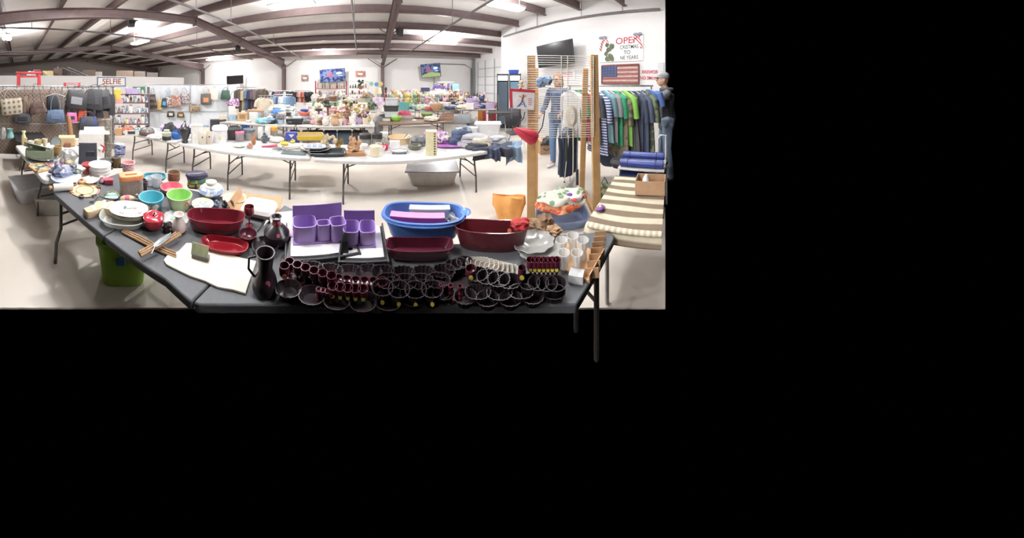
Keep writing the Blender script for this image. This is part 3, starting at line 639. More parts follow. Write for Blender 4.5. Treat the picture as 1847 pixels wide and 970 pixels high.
# red apple jar
t, w, d, h = put('apple_jar', 'glossy red ceramic apple jar', 'ceramic apple', (256, 384, 297, 425), rim=False); r = w/2
m = revolve([(r*.35, 0), (r*.6, h*.06), (r*.85, h*.3), (r, h*.58), (r*.95, h*.78), (r*.7, h*.92), (r*.4, h*.92), (r*.2, h*.84), (.001, h*.8)], n=40, rip=.035, rn=5); m.build('apple_body', M('#c01830', .18, coat=.6, c2='#a01228', pat='noise', ps=12), t)
MB().tube([(0, 0, h*.8), (.004, 0, h*.92), (.012, 0, h*1.0)], [.006, .005, .008], 8).build('stem', M('#4a3428', .6), t)
m, l, a = lump((293, 400, 313, 423), T, .8, .5, 3, 4); solo('grape_cluster', m, M('#37282c', .3), 'dark cluster of ceramic grapes leaning on the red apple', 'ornament', l, a)
# crystal bowl
l, a, w, d, h = fit((293, 378, 342, 410)); r = w/2
t = thing('crystal_bowl', 'scalloped cut crystal bowl behind the bud vase', 'bowl', l, a)
revolve([(r*.4, 0), (r*.5, h*.1), (r*.8, h*.5), (r, h*.95), (r*.96, h), (r*.75, h*.55), (r*.45, h*.2), (.01, h*.15)], rip=.05, rn=16, n=64).build('glass_body', M('#eef3f2', .08, alpha=.5, var=0), t)
MB().ell((-r*.2, 0, h*.35), (r*.25, r*.18, h*.1), 2).build('green_candy', M('#9cc79e', .4), t)
vase('bud_vase', 'small white bud vase with a flared neck', 'vase', (309, 386, 336, 427), M('#dcd4d2', .25, c2='#e8c4bc', pat='noise', ps=8), BUDV)
# driftwood sticks
def stick(lb, p0, p1, z=T, r=.014):
    a_, b_ = W(*p0, T), W(*p1, T); c_ = (a_+b_)/2; L_ = (b_-a_).length; rz = math.atan2(b_.y-a_.y, b_.x-a_.x)
    m = MB()
    for q in range(4): m.tube([(-L_/2, (q-1.5)*.008, .009+.006*(q % 2)), (-L_*.2, (q-1.5)*.009+.003, .011+.006*(q % 2)), (L_*.15, (q-1.5)*.008-.002, .010+.006*(q % 2)), (L_/2-.006*q, (q-1.5)*.009, .009+.006*(q % 2))], .0075, 7)
    m.noise(.0015, 50); return tag(m.build('wooden_stick', M('#a07a55', .8, var=.25, scale=60), None, loc=(c_.x, c_.y, z), rz=rz), lb, 'stick')
stick('long split wooden stick lying toward the ruby dish', (222, 419), (320, 465))
stick('short split wooden stick crossing over the longer one', (252, 470), (324, 430), T+.024)
a_, b_ = W(277, 460, T), W(308, 436, T); c_ = (a_+b_)/2; rz = math.atan2(b_.y-a_.y, b_.x-a_.x); L_ = (b_-a_).length
t = thing('leaf_ornament', 'grey pewter leaf laid across the crossed sticks', 'ornament', (c_.x, c_.y, T+.05), rz)
MB().loft([(-.004, L_*.5, .018), (0, L_*.52, .022), (.004, L_*.48, .018)], n=32).build('leaf_blade', M('#8f969c', .35, .6), t); MB().tube([(-L_*.8, -.03, -.002), (-L_*.5, -.01, .004), (L_*.5, 0, .006)], .003, 6).build('leaf_vein', M('#b8bdc2', .35, .6), t)
# white board
poly = [W(x, y, T) for x, y in ((295, 472), (303, 462), (322, 456), (336, 441), (345, 441), (352, 447), (384, 452), (462, 474), (452, 505), (443, 533), (420, 526), (392, 521), (370, 510), (343, 501), (318, 489), (300, 480))]
c_ = sum(poly, Vector())/len(poly)
t = thing('cutting_board', 'pale wooden board lying flat with rough wavy edges', 'board', (c_.x, c_.y, T))
MB().prism([(p.x-c_.x, p.y-c_.y) for p in poly], 0, .012).build('board_slab', M('#e6d9c8', .6, var=.05, scale=8), t, .003)
# green card on a slate stand
p_ = W(362, 470, T); t = thing('card_holder', 'small green card standing in a grey slate holder on the pale board', 'card holder', (p_.x, p_.y, T+.0125), -ang(362)-.35)
MB().box((0, 0, .012), (.1, .03, .024)).build('slate_base', M('#6f6c66', .8), t, .003)
MB().box((-.005, .0, .045), (.1, .004, .06), rx=-.35).build('green_card', M('#aab98c', .6, c2='#c9c49a', pat='noise', ps=9), t, smooth=False)
# floor: lime bin under the front table
l = W(215, 500, 0); t = thing('storage_bin', 'lime green storage bin on the floor under the front table', 'bin', P(222, 1.9, 0), -ang(222))
shell(.42, .32, .34, p=5, taper=.8, th=.006, rimw=.014).build('bin_body', M('#8fbf2c', .45), t)
MB().box((-.02, -.16, .22), (.07, .012, .05)).build('blue_latch', M('#3a6fb8', .4), t, .004)
# ---------------------------------------------------------------- ruby and amethyst glass
RUBY = M('#8e2032', .12, trans=.25, coat=.5, var=.15, scale=8); RUBYB = M('#a3101f', .1, trans=.35, coat=.5); AME = M('#1a1016', .3, coat=.0, var=.2); AMEC = M('#480f20', .22, trans=0, coat=.0)
def oblong(lb, px, py, w_, d_, h_, mat, name='oblong_dish', yaw=0, z=T, rip=0, rn=30, p=2.8, cat='dish', group=None, foot=.0, stick_=None):
    c_ = W(px, py, z); t = thing(name, lb, cat, c_, -ang(px)+yaw, group)
    shell(w_, d_, h_, p=p, taper=.84, th=.007, n=72, rip=rip, rn=rn, z0=foot).build('dish_body', mat, t)
    if foot: MB().loft([(0, w_*.3, d_*.3), (foot*.3, w_*.29, d_*.29), (foot, w_*.38, d_*.36)], n=40, p=p).build('foot', mat, t)
    if stick_: MB().cyl((0, 0, 0), .012, .002, 14).xf(Matrix.Translation((w_*.4, -d_*.42, foot+h_*.8)) @ Matrix.Rotation(R(90), 4, 'X')).build('price_sticker', stick_, t)
    return t
oblong('large ruby glass oblong dish with crimped sides', 389, 413, .40, .18, .085, RUBY, rip=.006, rn=36, yaw=-.1, foot=.01)
oblong('shallow ribbed ruby glass dish in front of the oblong one', 405, 449, .29, .13, .035, RUBYB, rip=.012, rn=36, yaw=-.22)
goblet('slim ruby goblet beside the cardboard sheet', (440, 372, 459, 412), RUBY)
bowl('footed_cup', 'small dark amethyst cup with a silver rim', 'cup', (431, 410, 464, 446), AMEC)
bowl('amethyst_bowl', 'round dark amethyst bowl nearest the pale board', 'bowl', (454, 424, 503, 470), AME)
t, w, d, h = put('glass_decanter', 'dark amethyst decanter with a ruby neck and pink sticker', 'decanter', (476, 390, 522, 452), rim=False)
revolve([(w*.4, 0), (w*.5, h*.12), (w*.5, h*.4), (w*.32, h*.6), (w*.17, h*.7), (w*.16, h*.9), (w*.24, h), (w*.19, h), (w*.12, h*.9)]).build('decanter_body', AME, t)
revolve([(w*.185, h*.7), (w*.17, h*.8), (w*.172, h*.9), (w*.235, h*.985)], cap1=False).build('ruby_neck', RUBYB, t)
MB().cyl((0, 0, 0), .011, .002, 14).xf(Matrix.Translation((.01, -w*.42, h*.5)) @ Matrix.Rotation(R(70), 4, 'X')).build('price_sticker', PINK, t)
t, w, d, h = put('glass_pitcher', 'tall black glass pitcher with pink sticker beside the pale board', 'pitcher', (454, 455, 503, 541), rim=False, dr=.8)
revolve([(w*.42, 0), (w*.48, h*.1), (w*.4, h*.35), (w*.26, h*.55), (w*.3, h*.8), (w*.36, h), (w*.31, h), (w*.24, h*.8), (w*.2, h*.56)]).build('pitcher_body', AME, t)
MB().tube([(-w*.34, 0, h*.9), (-w*.6, 0, h*.85), (-w*.62, 0, h*.55), (-w*.4, 0, h*.35)], .006, 8).build('handle', AME, t)
MB().cyl((0, 0, 0), .012, .002, 14).xf(Matrix.Translation((.012, -w*.36, h*.38)) @ Matrix.Rotation(R(80), 4, 'X')).build('price_sticker', PINK, t)
# black letter tray with white sheets under the purple organizer
for q, (cx, cy, yw, lb) in enumerate(((577, 440, .12, 'black letter tray with white sheets under the longer purple caddy'), (655, 445, .02, 'black letter tray with lined paper under the shorter purple caddy'))):
    c_ = W(cx, cy, T); t = thing('letter_tray', lb, 'tray', c_, -ang(cx)+yw)
    ww = .42 if q == 0 else .27
    MB().box((0, 0, .008), (ww, .34, .016)).box((0, -.16, .022), (ww, .012, .03)).box((-ww/2, 0, .022), (.01, .34, .03)).box((ww/2, 0, .022), (.01, .34, .03)).build('tray_base', M('#2c2c30', .45), t, .003, smooth=False)
    MB().box((0, .02, .0205), (ww*.86, .28, .009)).build('paper_sheet', M('#eceaf0', .7), t, smooth=False)
    MB().box((0, -.17, -.0), (ww*.9, .02, .006)).build('tray_lip', M('#3a3a3e', .5), t, smooth=False)
solo('paper_sheet', MB().sheet(lambda u, v: (u*.2-.1, v*.28-.14, .03+.002*sin(u*6)), 6, 6, .002), M('#eceaf2', .7, c2='#e0b8c4', pat='noise', ps=5), 'white paper sheet with faint red print behind the dark decanter', 'paper', W(515, 410, T), .6)
PUR = M('#b28fdc', .4, trans=.1, var=.06)
def caddy(lb, cx, cy, ww, hb, hf, yw, cells, dsc=.13):
    c_ = W(cx, cy, T); t = thing('desk_caddy', lb, 'desk organizer', (c_.x, c_.y, T+.026), -ang(cx)+yw)
    m = MB(); dsc2 = dsc
    m.box((0, dsc2/2, hb/2), (ww, .006, hb)).build('back_panel', PUR, t, .002)
    MB().box((0, 0, .004), (ww, dsc2, .008)).build('base', PUR, t, .002)
    for x0, x1, rr_, k in cells:
        w2 = (x1-x0)*ww; MB().loft([(.0, w2/2*.94, dsc2/2*.9*rr_), (hf, w2/2, dsc2/2*rr_), (hf, w2/2-.005, dsc2/2*rr_-.005), (.01, w2/2*.94-.005, dsc2/2*.9*rr_-.005)], n=40, p=4, off=((x0+x1-1)/2*ww, -dsc2*(.0 if rr_ == 1 else .22), 0)).build(k, PUR, t)
    return t
caddy('translucent purple desk caddy, the longer one with a tall back', 575, 434, .33, .17, .105, .14, ((0, .45, 1, 'pocket'), (.45, .7, .5, 'slot'), (.7, 1, .8, 'round_cup')))
caddy('translucent purple desk caddy, the shorter one beside the blue tub', 648, 441, .2, .15, .09, .0, ((0, .5, 1, 'pocket'), (.5, 1, 1, 'pocket')))
t = thing('pen_holder', 'black wedge pen holder between the two purple caddies', 'pen holder', W(622, 449, T+.026), -ang(622)); MB().loft([(0, .03, .05), (.06, .028, .035), (.1, .012, .01)], n=4, ph=pi/4).build('wedge', M('#222226', .4), t, .003, smooth=False)
# blue tub with contents
BLUEM = M('#5484e0', .3, trans=.15, var=.05)
c_ = W(764, 419, T); t = thing('wash_tub', 'large blue oval plastic tub with a double rim', 'tub', c_, -ang(764)-.04)
shell(.53, .25, .135, p=3, taper=.83, th=.006, n=56, rimw=.01).build('tub_body', BLUEM, t)
MB().tube([(.28*abs(cos(a))**.8*(1 if cos(a) > 0 else -1), .139*abs(sin(a))**.8*(1 if sin(a) > 0 else -1), .118) for a in [i*2*pi/56 for i in range(56)]], .006, 6, closed=True).build('lower_rim', M('#4a80da', .3), t)
MB().ell((.285, 0, .13), (.035, .05, .008), 2).build('grip_lug', M('#4a80da', .3), t)
rz_ = -ang(764)-.04
def intub(x, y, z): return c_+Matrix.Rotation(rz_, 3, 'Z') @ Vector((x, y, z))
t = thing('pink_binder', 'magenta box file lying in the blue tub', 'box file', intub(-.04, -.02, .012), rz_)
MB().box((0, 0, .055), (.36, .06, .11)).build('file_body', M('#a3367f', .4), t, .004); MB().box((0, .0, .112), (.362, .062, .006)).build('pink_edge', M('#f08cc0', .4), t, .002)
t = thing('clear_box', 'clear plastic clamshell box lying in the blue tub', 'box', intub(.04, .06, .012), rz_)
shell(.28, .055, .12, p=7, taper=.96, th=.003).build('box_body', M('#e6ecf0', .1, alpha=.4, var=0), t); MB().box((0, 0, .122), (.285, .06, .006)).build('lid', M('#e6ecf0', .1, alpha=.5, var=0), t, .002)
m = MB().ell((0, 0, .02), (.02, .014, .02), 2).ell((.01, 0, .035), (.008, .008, .012), 1); solo('seashell', m, M('#dccdb0', .6), 'small cream seashell at the end of the blue tub', 'seashell', intub(.20, -.02, .02))
m = MB().ell((0, 0, .04), (.05, .06, .045), 3, .5, 5); solo('plastic_bag', m, M('#cfd8e2', .2, trans=.6, var=.1), 'crumpled clear plastic bag inside the blue tub', 'plastic bag', intub(.19, .04, .01))
oblong('dark amethyst rectangular dish in front of the blue tub', 757, 463, .39, .12, .06, AMEC, p=5, foot=.012, stick_=PINK)
oblong('large dark red oval glass planter with an orange sticker', 886, 443, .46, .14, .12, M('#74202c', .12, trans=.3, coat=.5), p=3, yaw=-.05, rip=.004, rn=8)
c2_ = W(938, 440, T); t = thing('ribbon_bow', 'bright red cloth folded over the end of the red planter', 'cloth', (c2_.x, c2_.y, T+.125), -ang(926))
MB().ell((0, 0, 0), (.06, .04, .025), 3, .5, 3).ell((.03, .01, .012), (.03, .02, .02), 2, .4, 6).build('red_fold', M('#b51c20', .6), t)
MB().cyl((0, 0, 0), .012, .003, 16).xf(Matrix.Translation((-.065, -.05, -.01)) @ Matrix.Rotation(R(80), 4, 'X')).build('orange_sticker', ORG, t)
# rows of dark pressed glass: cascades of dishes side by side
def cascade(kind, lb, grp, p0, p1, n, w_, d_, h_, mat, name, cat, rip=.02, rn=24, p=2.2, foot=.01, yaw=0, sticker=None):
    A, B = W(*p0, T), W(*p1, T); first = None
    for i in range(n):
        f = i/max(1, n-1); c = A.lerp(B, f); a_ = math.atan2(c.x, c.y)
        if first is None:
            t = thing(name, lb, cat, c, -a_+yaw, grp); first = t
            if kind == 'dish':
                shell(w_, d_, h_, p=p, taper=.7, th=.0032, n=max(72, rn*6), rip=rip, rn=rn, z0=foot).build('dish_body', mat, t)
                MB().loft([(0, w_*.25, d_*.25), (foot, w_*.33, d_*.33)], n=32, p=p).build('foot', mat, t)
            elif kind == 'gob':
                r = w_/2; revolve([(r*.8, 0), (r*.8, h_*.02), (r*.25, h_*.08), (r*.18, h_*.25), (r*.35, h_*.32), (r*.2, h_*.38), (r*.7, h_*.5), (r, h_*.7), (r*.96, h_), (r*.88, h_), (r*.92, h_*.7), (r*.4, h_*.55)], n=24, rip=rip, rn=rn).build('glass_body', mat, t)
            elif kind == 'candle':
                r = w_/2; revolve([(r, 0), (r*.95, h_*.06), (r*.4, h_*.14), (r*.55, h_*.28), (r*.3, h_*.4), (r*.5, h_*.52), (r*.28, h_*.66), (r*.6, h_*.82), (r*.55, h_), (r*.42, h_), (r*.35, h_*.85)], n=24).build('glass_body', mat, t)
            if sticker: MB().cyl((0, 0, 0), .0085, .002, 12).xf(Matrix.Translation((0, -w_*.47 if kind != 'dish' else -d_*.46, h_*.66)) @ Matrix.Rotation(R(80), 4, 'X')).build('price_sticker', sticker, t)
        else:
            t = copy_tree(first); t.location = c; t.rotation_euler[2] = -a_+yaw; _l = lb
cascade('gob', 'short dark ruby goblet in the slanting row behind the pitcher', 'short ruby goblets in the slanting row', (522, 500), (598, 528), 6, .052, .05, .085, AMEC, 'goblet', 'goblet', sticker=None)
cascade('dish', 'dark scalloped glass plate in the row below the letter trays', 'dark plates below the letter trays', (560, 499), (665, 505), 4, .14, .11, .03, AME, 'glass_plate', 'plate', rip=.05, rn=16)
cascade('dish', 'black cut glass saucer in the row before the amethyst dish', 'black saucers before the amethyst dish', (690, 507), (800, 505), 4, .12, .09, .04, AME, 'glass_saucer', 'saucer', rip=.06, rn=14)
cascade('gob', 'dark wine glass in the front row below the black plates', 'dark wine glasses in the front row', (600, 545), (655, 550), 5, .05, .05, .075, AMEC, 'wine_glass', 'glass', sticker=YEL)
cascade('dish', 'black glass bowl in the front row with yellow stickers', 'black bowls in the front row', (690, 545), (780, 548), 4, .1, .09, .06, AME, 'glass_bowl', 'bowl', rip=.03, rn=20, sticker=YEL)
cascade('dish', 'dark pressed glass tray in the row toward the clear dishes', 'dark pressed trays toward the clear dishes', (860, 515), (920, 528), 4, .11, .09, .05, AME, 'glass_tray', 'tray', rip=.04, rn=18)
cascade('candle', 'short ruby candlestick beside the yellow stickered bowl', 'short ruby candlesticks', (797, 540), (830, 543), 3, .045, .045, .07, AMEC, 'candlestick', 'candlestick')
cascade('gob', 'deep ruby goblet standing close in the front corner cluster', 'ruby goblets in the corner cluster', (957, 505), (1004, 505), 7, .045, .045, .105, M('#5a1428', .15), 'goblet', 'goblet', sticker=YEL)
cascade('dish', 'black round glass bowl before the corner goblets', 'black bowls before the corner goblets', (955, 530), (1003, 533), 4, .1, .09, .05, AME, 'glass_bowl', 'bowl', rip=.012, rn=16)
goblet('dark red goblet standing alone before the clear trays', (839, 483, 860, 523), AMEC, sticker=YEL)
goblet('narrow dark red goblet left of the corner cluster', (934, 482, 949, 530), AMEC, sticker=YEL)
goblet('dark goblet half hidden at the pitcher foot', (503, 478, 523, 530), AMEC, sticker=ORG)
bowl('glass_bowl', 'wide black glass bowl behind the goblet row', 'bowl', (505, 455, 560, 496), AME)
bowl('glass_bowl', 'black glass bowl at the frame edge below the pitcher', 'bowl', (505, 515, 566, 553), AME, rip=.03, rn=16)
bowl('glass_bowl', 'black fluted bowl between the front glasses', 'bowl', (640, 505, 700, 540), AME, rip=.04, rn=14)
bowl('glass_bowl', 'black footed bowl before the clear tray row', 'bowl', (800, 500, 850, 540), AME, rip=.03, rn=14)
cascade('gob', 'small dark ruby sherbet glass in the long middle row', 'ruby sherbet glasses in the long middle row', (610, 524), (690, 530), 6, .055, .055, .06, AMEC, 'sherbet_glass', 'glass', rip=.03, rn=12)
cascade('dish', 'dark fluted glass dish in the row before the saucers', 'dark fluted dishes before the saucers', (700, 528), (790, 527), 4, .12, .09, .05, AME, 'glass_dish', 'dish', rip=.04, rn=16)
cascade('candle', 'low ruby glass candle holder in the slanting front row', 'low ruby candle holders in the front row', (575, 545), (598, 550), 4, .05, .05, .06, AMEC, 'candlestick', 'candlestick')
cascade('dish', 'black oval glass relish dish in the corner front row', 'black relish dishes in the corner front row', (862, 545), (940, 544), 3, .12, .08, .04, AME, 'relish_dish', 'dish', rip=.03, rn=18)
cascade('dish', 'dark glass sauce dish beside the clear tray row', 'dark sauce dishes beside the clear trays', (818, 492), (838, 486), 3, .09, .08, .035, AME, 'sauce_dish', 'dish', rip=.04, rn=12)
cascade('dish', 'black glass fruit bowl along the very front of the long table', 'black fruit bowls along the very front', (520, 534), (790, 538), 7, .125, .1, .03, AME, 'fruit_bowl', 'bowl', rip=.012, rn=16)
cascade('dish', 'dark glass candy dish along the front corner edge', 'dark candy dishes along the front corner', (800, 542), (1000, 541), 6, .105, .08, .03, AME, 'candy_dish', 'dish', rip=.03, rn=16)
# clear dishes
CG = M('#f0efec', .1, alpha=.55, var=.03)
cascade('dish', 'clear cut glass tray with a pale wooden look beneath in the overlapping row', 'clear glass trays in the overlapping row', (862, 486), (912, 500), 7, .13, .075, .03, M('#dcd2c4', .15, trans=.4), 'glass_tray', 'tray', rip=.03, rn=24, p=4)
plate('clear scalloped glass platter with a pale rim behind the corner cluster', (922, 424, 1000, 470), M('#dcdcd8', .1, trans=.5, var=0), name='glass_platter', rip=.05, rn=10, hh=.04, dr=.8)
plate('large clear fluted glass platter beside the crystal vases', (935, 440, 1020, 485), M('#dcdcd8', .1, trans=.5, var=0), name='glass_platter', rip=.04, rn=14, hh=.03, dr=.7)
c3 = W(1042, 470, T); solo('carton_tray', MB().box((0, 0, .006), (.24, .2, .012)).box((.12, 0, .02), (.006, .2, .04)), M('#d2a478', .8), 'open tan cardboard carton under the crystal vases', 'carton', c3, -ang(1042)-.5, smooth=False)
for q, (bb, lb) in enumerate((((1002, 432, 1024, 470), 'clear crystal vase with sparkling facets nearest the platters'), ((1022, 424, 1044, 462), 'clear crystal vase at the back of the carton'), ((1040, 432, 1062, 475), 'clear crystal tumbler vase at the carton edge'), ((1006, 455, 1028, 492), 'clear crystal glass at the front of the carton'), ((1030, 455, 1052, 492), 'clear crystal glass beside the white box'))):
    l, a, w, d, h = fit(bb, T+.013, 1, False); solo('crystal_vase', revolve([(w*.3, 0), (w*.34, h*.1), (w*.28, h*.35), (w*.46, h*.8), (w*.5, h), (w*.45, h), (w*.4, h*.8), (w*.2, h*.3)], rip=.05, rn=10, n=40), CG, lb, 'vase', l, a)
c3 = W(1040, 505, T); solo('small_box', MB().box((0, 0, .02), (.075, .05, .04)), M('#dcdce0', .6), 'small white box in front of the crystal glasses', 'box', c3, -ang(1040)-.2, bev=.002, smooth=False)
A, B = W(1068, 500, T), W(1083, 430, T)
for i in range(7):
    c = A.lerp(B, i/6); solo('cardboard_divider', MB().box((0, 0, .022), (.07, .006, .044), rx=-.3), CARD if i else CARD, 'tan cardboard divider in the stepped row by the table edge', 'cardboard', c, -ang(1075)+.1, 'cardboard dividers by the table edge', smooth=False)
for q, (bb, lb, c) in enumerate((((951, 398, 985, 425), 'crumpled brown paper bag behind the clear platters', '#8c6a4a'), ((968, 390, 998, 418), 'brown paper wrapped bundle near the post foot', '#7a5a40'), ((984, 408, 1012, 430), 'light brown crumpled wrapping beside the paper bag', '#b08a64'))):
    m, l, a = lump(bb, T, .9, .7, 3, q+3, f=6); solo('paper_bag', m, M(c, .8, var=.2), lb, 'paper bag', l, a)
# ================================================================ WHITE SIDE TABLE (toward the chain link panel)
OLIVE = M('#8f9a7c', .5, .1)
t, w, d, h = put('deed_box', 'olive green tin box with its lid propped open, full of figurines', 'tin box', (46, 262, 97, 289), dr=.45)
shell(w, d, h*.8, p=8, taper=.98, th=.006).build('tin_body', OLIVE, t); MB().box((-w*.1, d*.15, h*.95), (w*.95, .012, d*.8), rx=.9, ry=.25).build('tin_lid', OLIVE, t, .004)
for q, (bb, c, lb) in enumerate((((50, 254, 62, 268), '#e8e2d2', 'white ceramic shell dish inside the olive tin'), ((62, 252, 76, 266), '#d8c090', 'gold trimmed teacup inside the olive tin'), ((76, 250, 86, 266), '#e6d6b2', 'cream heart shaped dish inside the olive tin'))):
    l, a, w, d, h = fit(bb, T+.12, .8, False); solo('ceramic_dish', revolve([(w*.2, 0), (w*.45, h*.5), (w*.5, h), (w*.44, h), (w*.3, h*.5)]), M(c, .4), lb, 'dish', l, a)
t, w, d, h = put('white_shoe', 'white slipper shoe laid over the side of the olive tin', 'shoe', (80, 258, 99, 272), T+.1, .5, .4, rim=False)
MB().loft([(-w*.5, .01, .01), (-w*.4, d*.4, h*.3), (0, d*.35, h*.3), (w*.3, d*.5, h*.35), (w*.5, d*.2, h*.15)], n=20, axis='x', off=(0, 0, h*.35)).build('shoe_upper', M('#e8e6e2', .5), t); MB().box((0, 0, .006), (w*.95, d*.8, .012)).build('sole', M('#c8c4be', .6), t, .004)
t, w, d, h = put('standing_platter', 'round dark rimmed glass platter standing on edge behind the tin', 'platter', (92, 247, 109, 266), T+.05, .2, rim=False)
MB().loft([(-.008, h*.45, h*.45), (0, h*.5, h*.5), (.008, h*.48, h*.48)], n=32, axis='y', off=(0, 0, h*.5)).build('platter_disc', M('#aebdbd', .2, trans=.3), t); MB().tube([(h*.5*cos(i*pi/16), 0, h*.5+h*.5*sin(i*pi/16)) for i in range(32)], .01, 6, closed=True).build('dark_rim', M('#6f6a58', .5), t)
plate('large silver platter with a glass dome gleam in front of the olive tin', (50, 281, 106, 297), M('#a9aeae', .12, .8), name='silver_platter', hh=.05)
t, w, d, h = put('picture_frame', 'wooden picture frame lying flat with its corner showing', 'picture frame', (55, 294, 92, 312), dr=1.2, rz=.5)
for sx, sy, lx, ly in ((0, -1, 1, .12), (0, 1, 1, .12), (-1, 0, .12, 1), (1, 0, .12, 1)): MB().box((sx*w*.44, sy*w*.44, .01), (w*lx, w*ly, .02)).build('frame_rail', WOOD, t, .003, smooth=False)
MB().box((0, 0, .006), (w*.85, w*.85, .006)).build('picture', M('#4d5a48', .5, c2='#b8b6a0', pat='noise', ps=12), t, smooth=False)
t, w, d, h = put('script_sign', 'magenta wire script ornament lying on the frames', 'sign', (84, 290, 116, 300), T+.03, .4)
MB().tube([(w*(i/24-.5), sin(i*1.4)*w*.12, .01+.006*cos(i*2.1)) for i in range(25)], .005, 6).build('script_wire', M('#d84a9a', .4), t)
m, l, a = lump((88, 298, 130, 324), T, .7, .5, 3, 8); t = thing('plastic_bag', 'dark blue goods in a clear plastic bag behind the enamel plate', 'plastic bag', l, a); m.build('bag_film', M('#4f5578', .25, trans=.2, c2='#a9b2cf', pat='noise', ps=10), t)
MB().loft([(0, .02, .02), (.04, .012, .012), (.07, .03, .03)], n=12, off=(-.05, 0, .1)).build('twisted_neck', M('#c8cde0', .2, trans=.5), t)
l, a, w, d, h = fit((95, 262, 112, 285), T, .8); t = thing('wicker_basket', 'small wicker basket tilted behind the clear bag', 'basket', l, a)
shell(w, d, h, p=3, taper=.75, th=.008, rip=.02, rn=18, n=48).build('basket_body', M('#c19a5c', .7, c2='#8f6a3a', pat='sz', ps=50), t); MB().tube([(w*.5*cos(i*pi/12), d*.5*sin(i*pi/12), h) for i in range(24)], .008, 6, closed=True).build('woven_rim', M('#a9824a', .7), t)
m, l, a = lump((107, 268, 138, 297), T, .7, .6, 3, 21, f=5); solo('plastic_bag', m, M('#dcdedd', .2, trans=.45, var=.1), 'crumpled clear plastic bag beside the black easel', 'plastic bag', l, a)
t, w, d, h = put('tablet_easel', 'black slanted tablet easel case standing open', 'easel', (139, 258, 178, 298), rim=False, dr=.5)
MB().box((0, 0, h*.5), (w*.85, .018, h), rx=-.3).build('front_board', M('#33343f', .45), t, .02); MB().prism([(-w*.1, -.02), (w*.3, -.02), (w*.35, .05)], 0.05, h*.6).build('folded_stand', M('#25262e', .45), t, .004)
t, w, d, h = put('candle_stand', 'red turned wooden candle stand near the white tins', 'candle stand', (147, 291, 171, 316))
revolve([(w*.42, 0), (w*.44, h*.15), (w*.2, h*.4), (w*.18, h*.55), (w*.46, h*.8), (w*.5, h), (w*.42, h), (w*.36, h*.86)]).build('stand_body', M('#b0383a', .35, coat=.3), t)
t, w, d, h = put('pedestal_bowl', 'charcoal grey pedestal bowl beside the red candle stand', 'bowl', (175, 284, 207, 308))
revolve([(w*.5, 0), (w*.48, h*.12), (w*.2, h*.35), (w*.2, h*.5), (w*.45, h*.8), (w*.47, h), (w*.4, h), (w*.35, h*.84)], n=8).build('bowl_body', M('#4d4c50', .5), t)
for q in range(3):
    l, a, w, d, h = fit((160, 302, 200, 320)); t = thing('round_tin', ['white round tin at the bottom of the tin stack', 'white round tin in the middle of the tin stack', 'white round tin on top of the tin stack'][q], 'tin', (l.x, l.y, T+q*.034), a)
    revolve([(w*.5, 0), (w*.5, .024), (.01, .024)], n=40).build('tin_body', M('#e6e6e2', .4), t); revolve([(w*.51, .022), (w*.51, .032), (w*.49, .0335), (.01, .0335)], n=40).build('tin_lid', M('#efefec', .4), t)
jar('small grey glass canister with silver lid near the easel', (126, 297, 139, 315), M('#98a2a6', .3), STEEL)
for q, (bb, c, lb) in enumerate((((116, 286, 132, 300), '#c8b48c', 'small straw coloured ornament behind the grey canister'), ((141, 284, 150, 296), '#6fa04e', 'little green ceramic pear beside the red stand'), ((168, 294, 178, 306), '#7fae5c', 'small green glass trinket between the red stand and grey bowl'), ((131, 304, 148, 318), '#57604e', 'dark green trinket box before the canister'), ((118, 306, 128, 318), '#7a7f8a', 'small pewter figure behind the plastic bag'), ((116, 258, 128, 266), '#8a4a34', 'reddish brown carved box at the far end of the side table'), ((112, 250, 120, 262), '#c9b060', 'small brass lantern at the far end of the side table'), ((38, 236, 48, 262), '#dfe2a4', 'pale yellow wrapped candle figure at the table corner'), ((40, 248, 49, 262), '#c9a56c', 'wooden spice box at the near edge of the side table'), ((176, 262, 186, 276), '#e8e4e0', 'white ceramic pitcher beside the black easel'), ((178, 318, 190, 332), '#e3a8b4', 'pink floral cup behind the iron candle holder'), ((140, 322, 156, 334), '#c08a60', 'little tan wooden dish between the plates'), ((188, 322, 204, 334), '#c0405a', 'crimson folded napkin by the round basket'), ((130, 250, 142, 262), '#e6dcc8', 'cream china sugar bowl behind the easel'))):
    if q in (5, 8, 12, 13): box_thing('trinket_box', lb, 'box', bb, M(c, .5), rim=False, dr=.8, bev=.006)
    elif q in (7,): t, w, d, h = put('wrapped_candle', lb, 'candle', bb, rim=False); MB().loft([(0, w*.4, w*.3), (h*.6, w*.42, w*.3), (h*.8, w*.25, w*.2), (h, w*.4, w*.3)], n=16).noise(.01, 20).build('wrapped_body', M(c, .5), t); MB().box((0, -w*.35, h*.35), (w*.5, .005, h*.3)).build('paper_tag', M('#c8d89a', .6), t)
    else: vase('trinket', lb, 'trinket', bb, M(c, .4), [URN, BUDV, BOTTLE][q % 3])
plate('cream dish with pale rim behind the pink bowl', (148, 322, 176, 336), M('#e6dcc8', .3), hh=.03)
t, w, d, h = put('lattice_pot', 'pink lattice candle pot at the far corner of the side table', 'pot', (220, 289, 243, 312)); shell(w, w, h, taper=.92, th=.008, n=32).build('pot_body', M('#d98a90', .4, c2='#f0d0ce', pat='check', ps=60), t); MB().tube([(w*.5*cos(i*pi/12), w*.5*sin(i*pi/12), h) for i in range(24)], .006, 6, closed=True).build('rolled_rim', M('#e6a2a4', .4), t)
jar('amber glass jar behind the charcoal pedestal bowl', (201, 283, 217, 304), M('#8f7440', .2, trans=.3), M('#5c4a2c', .4))
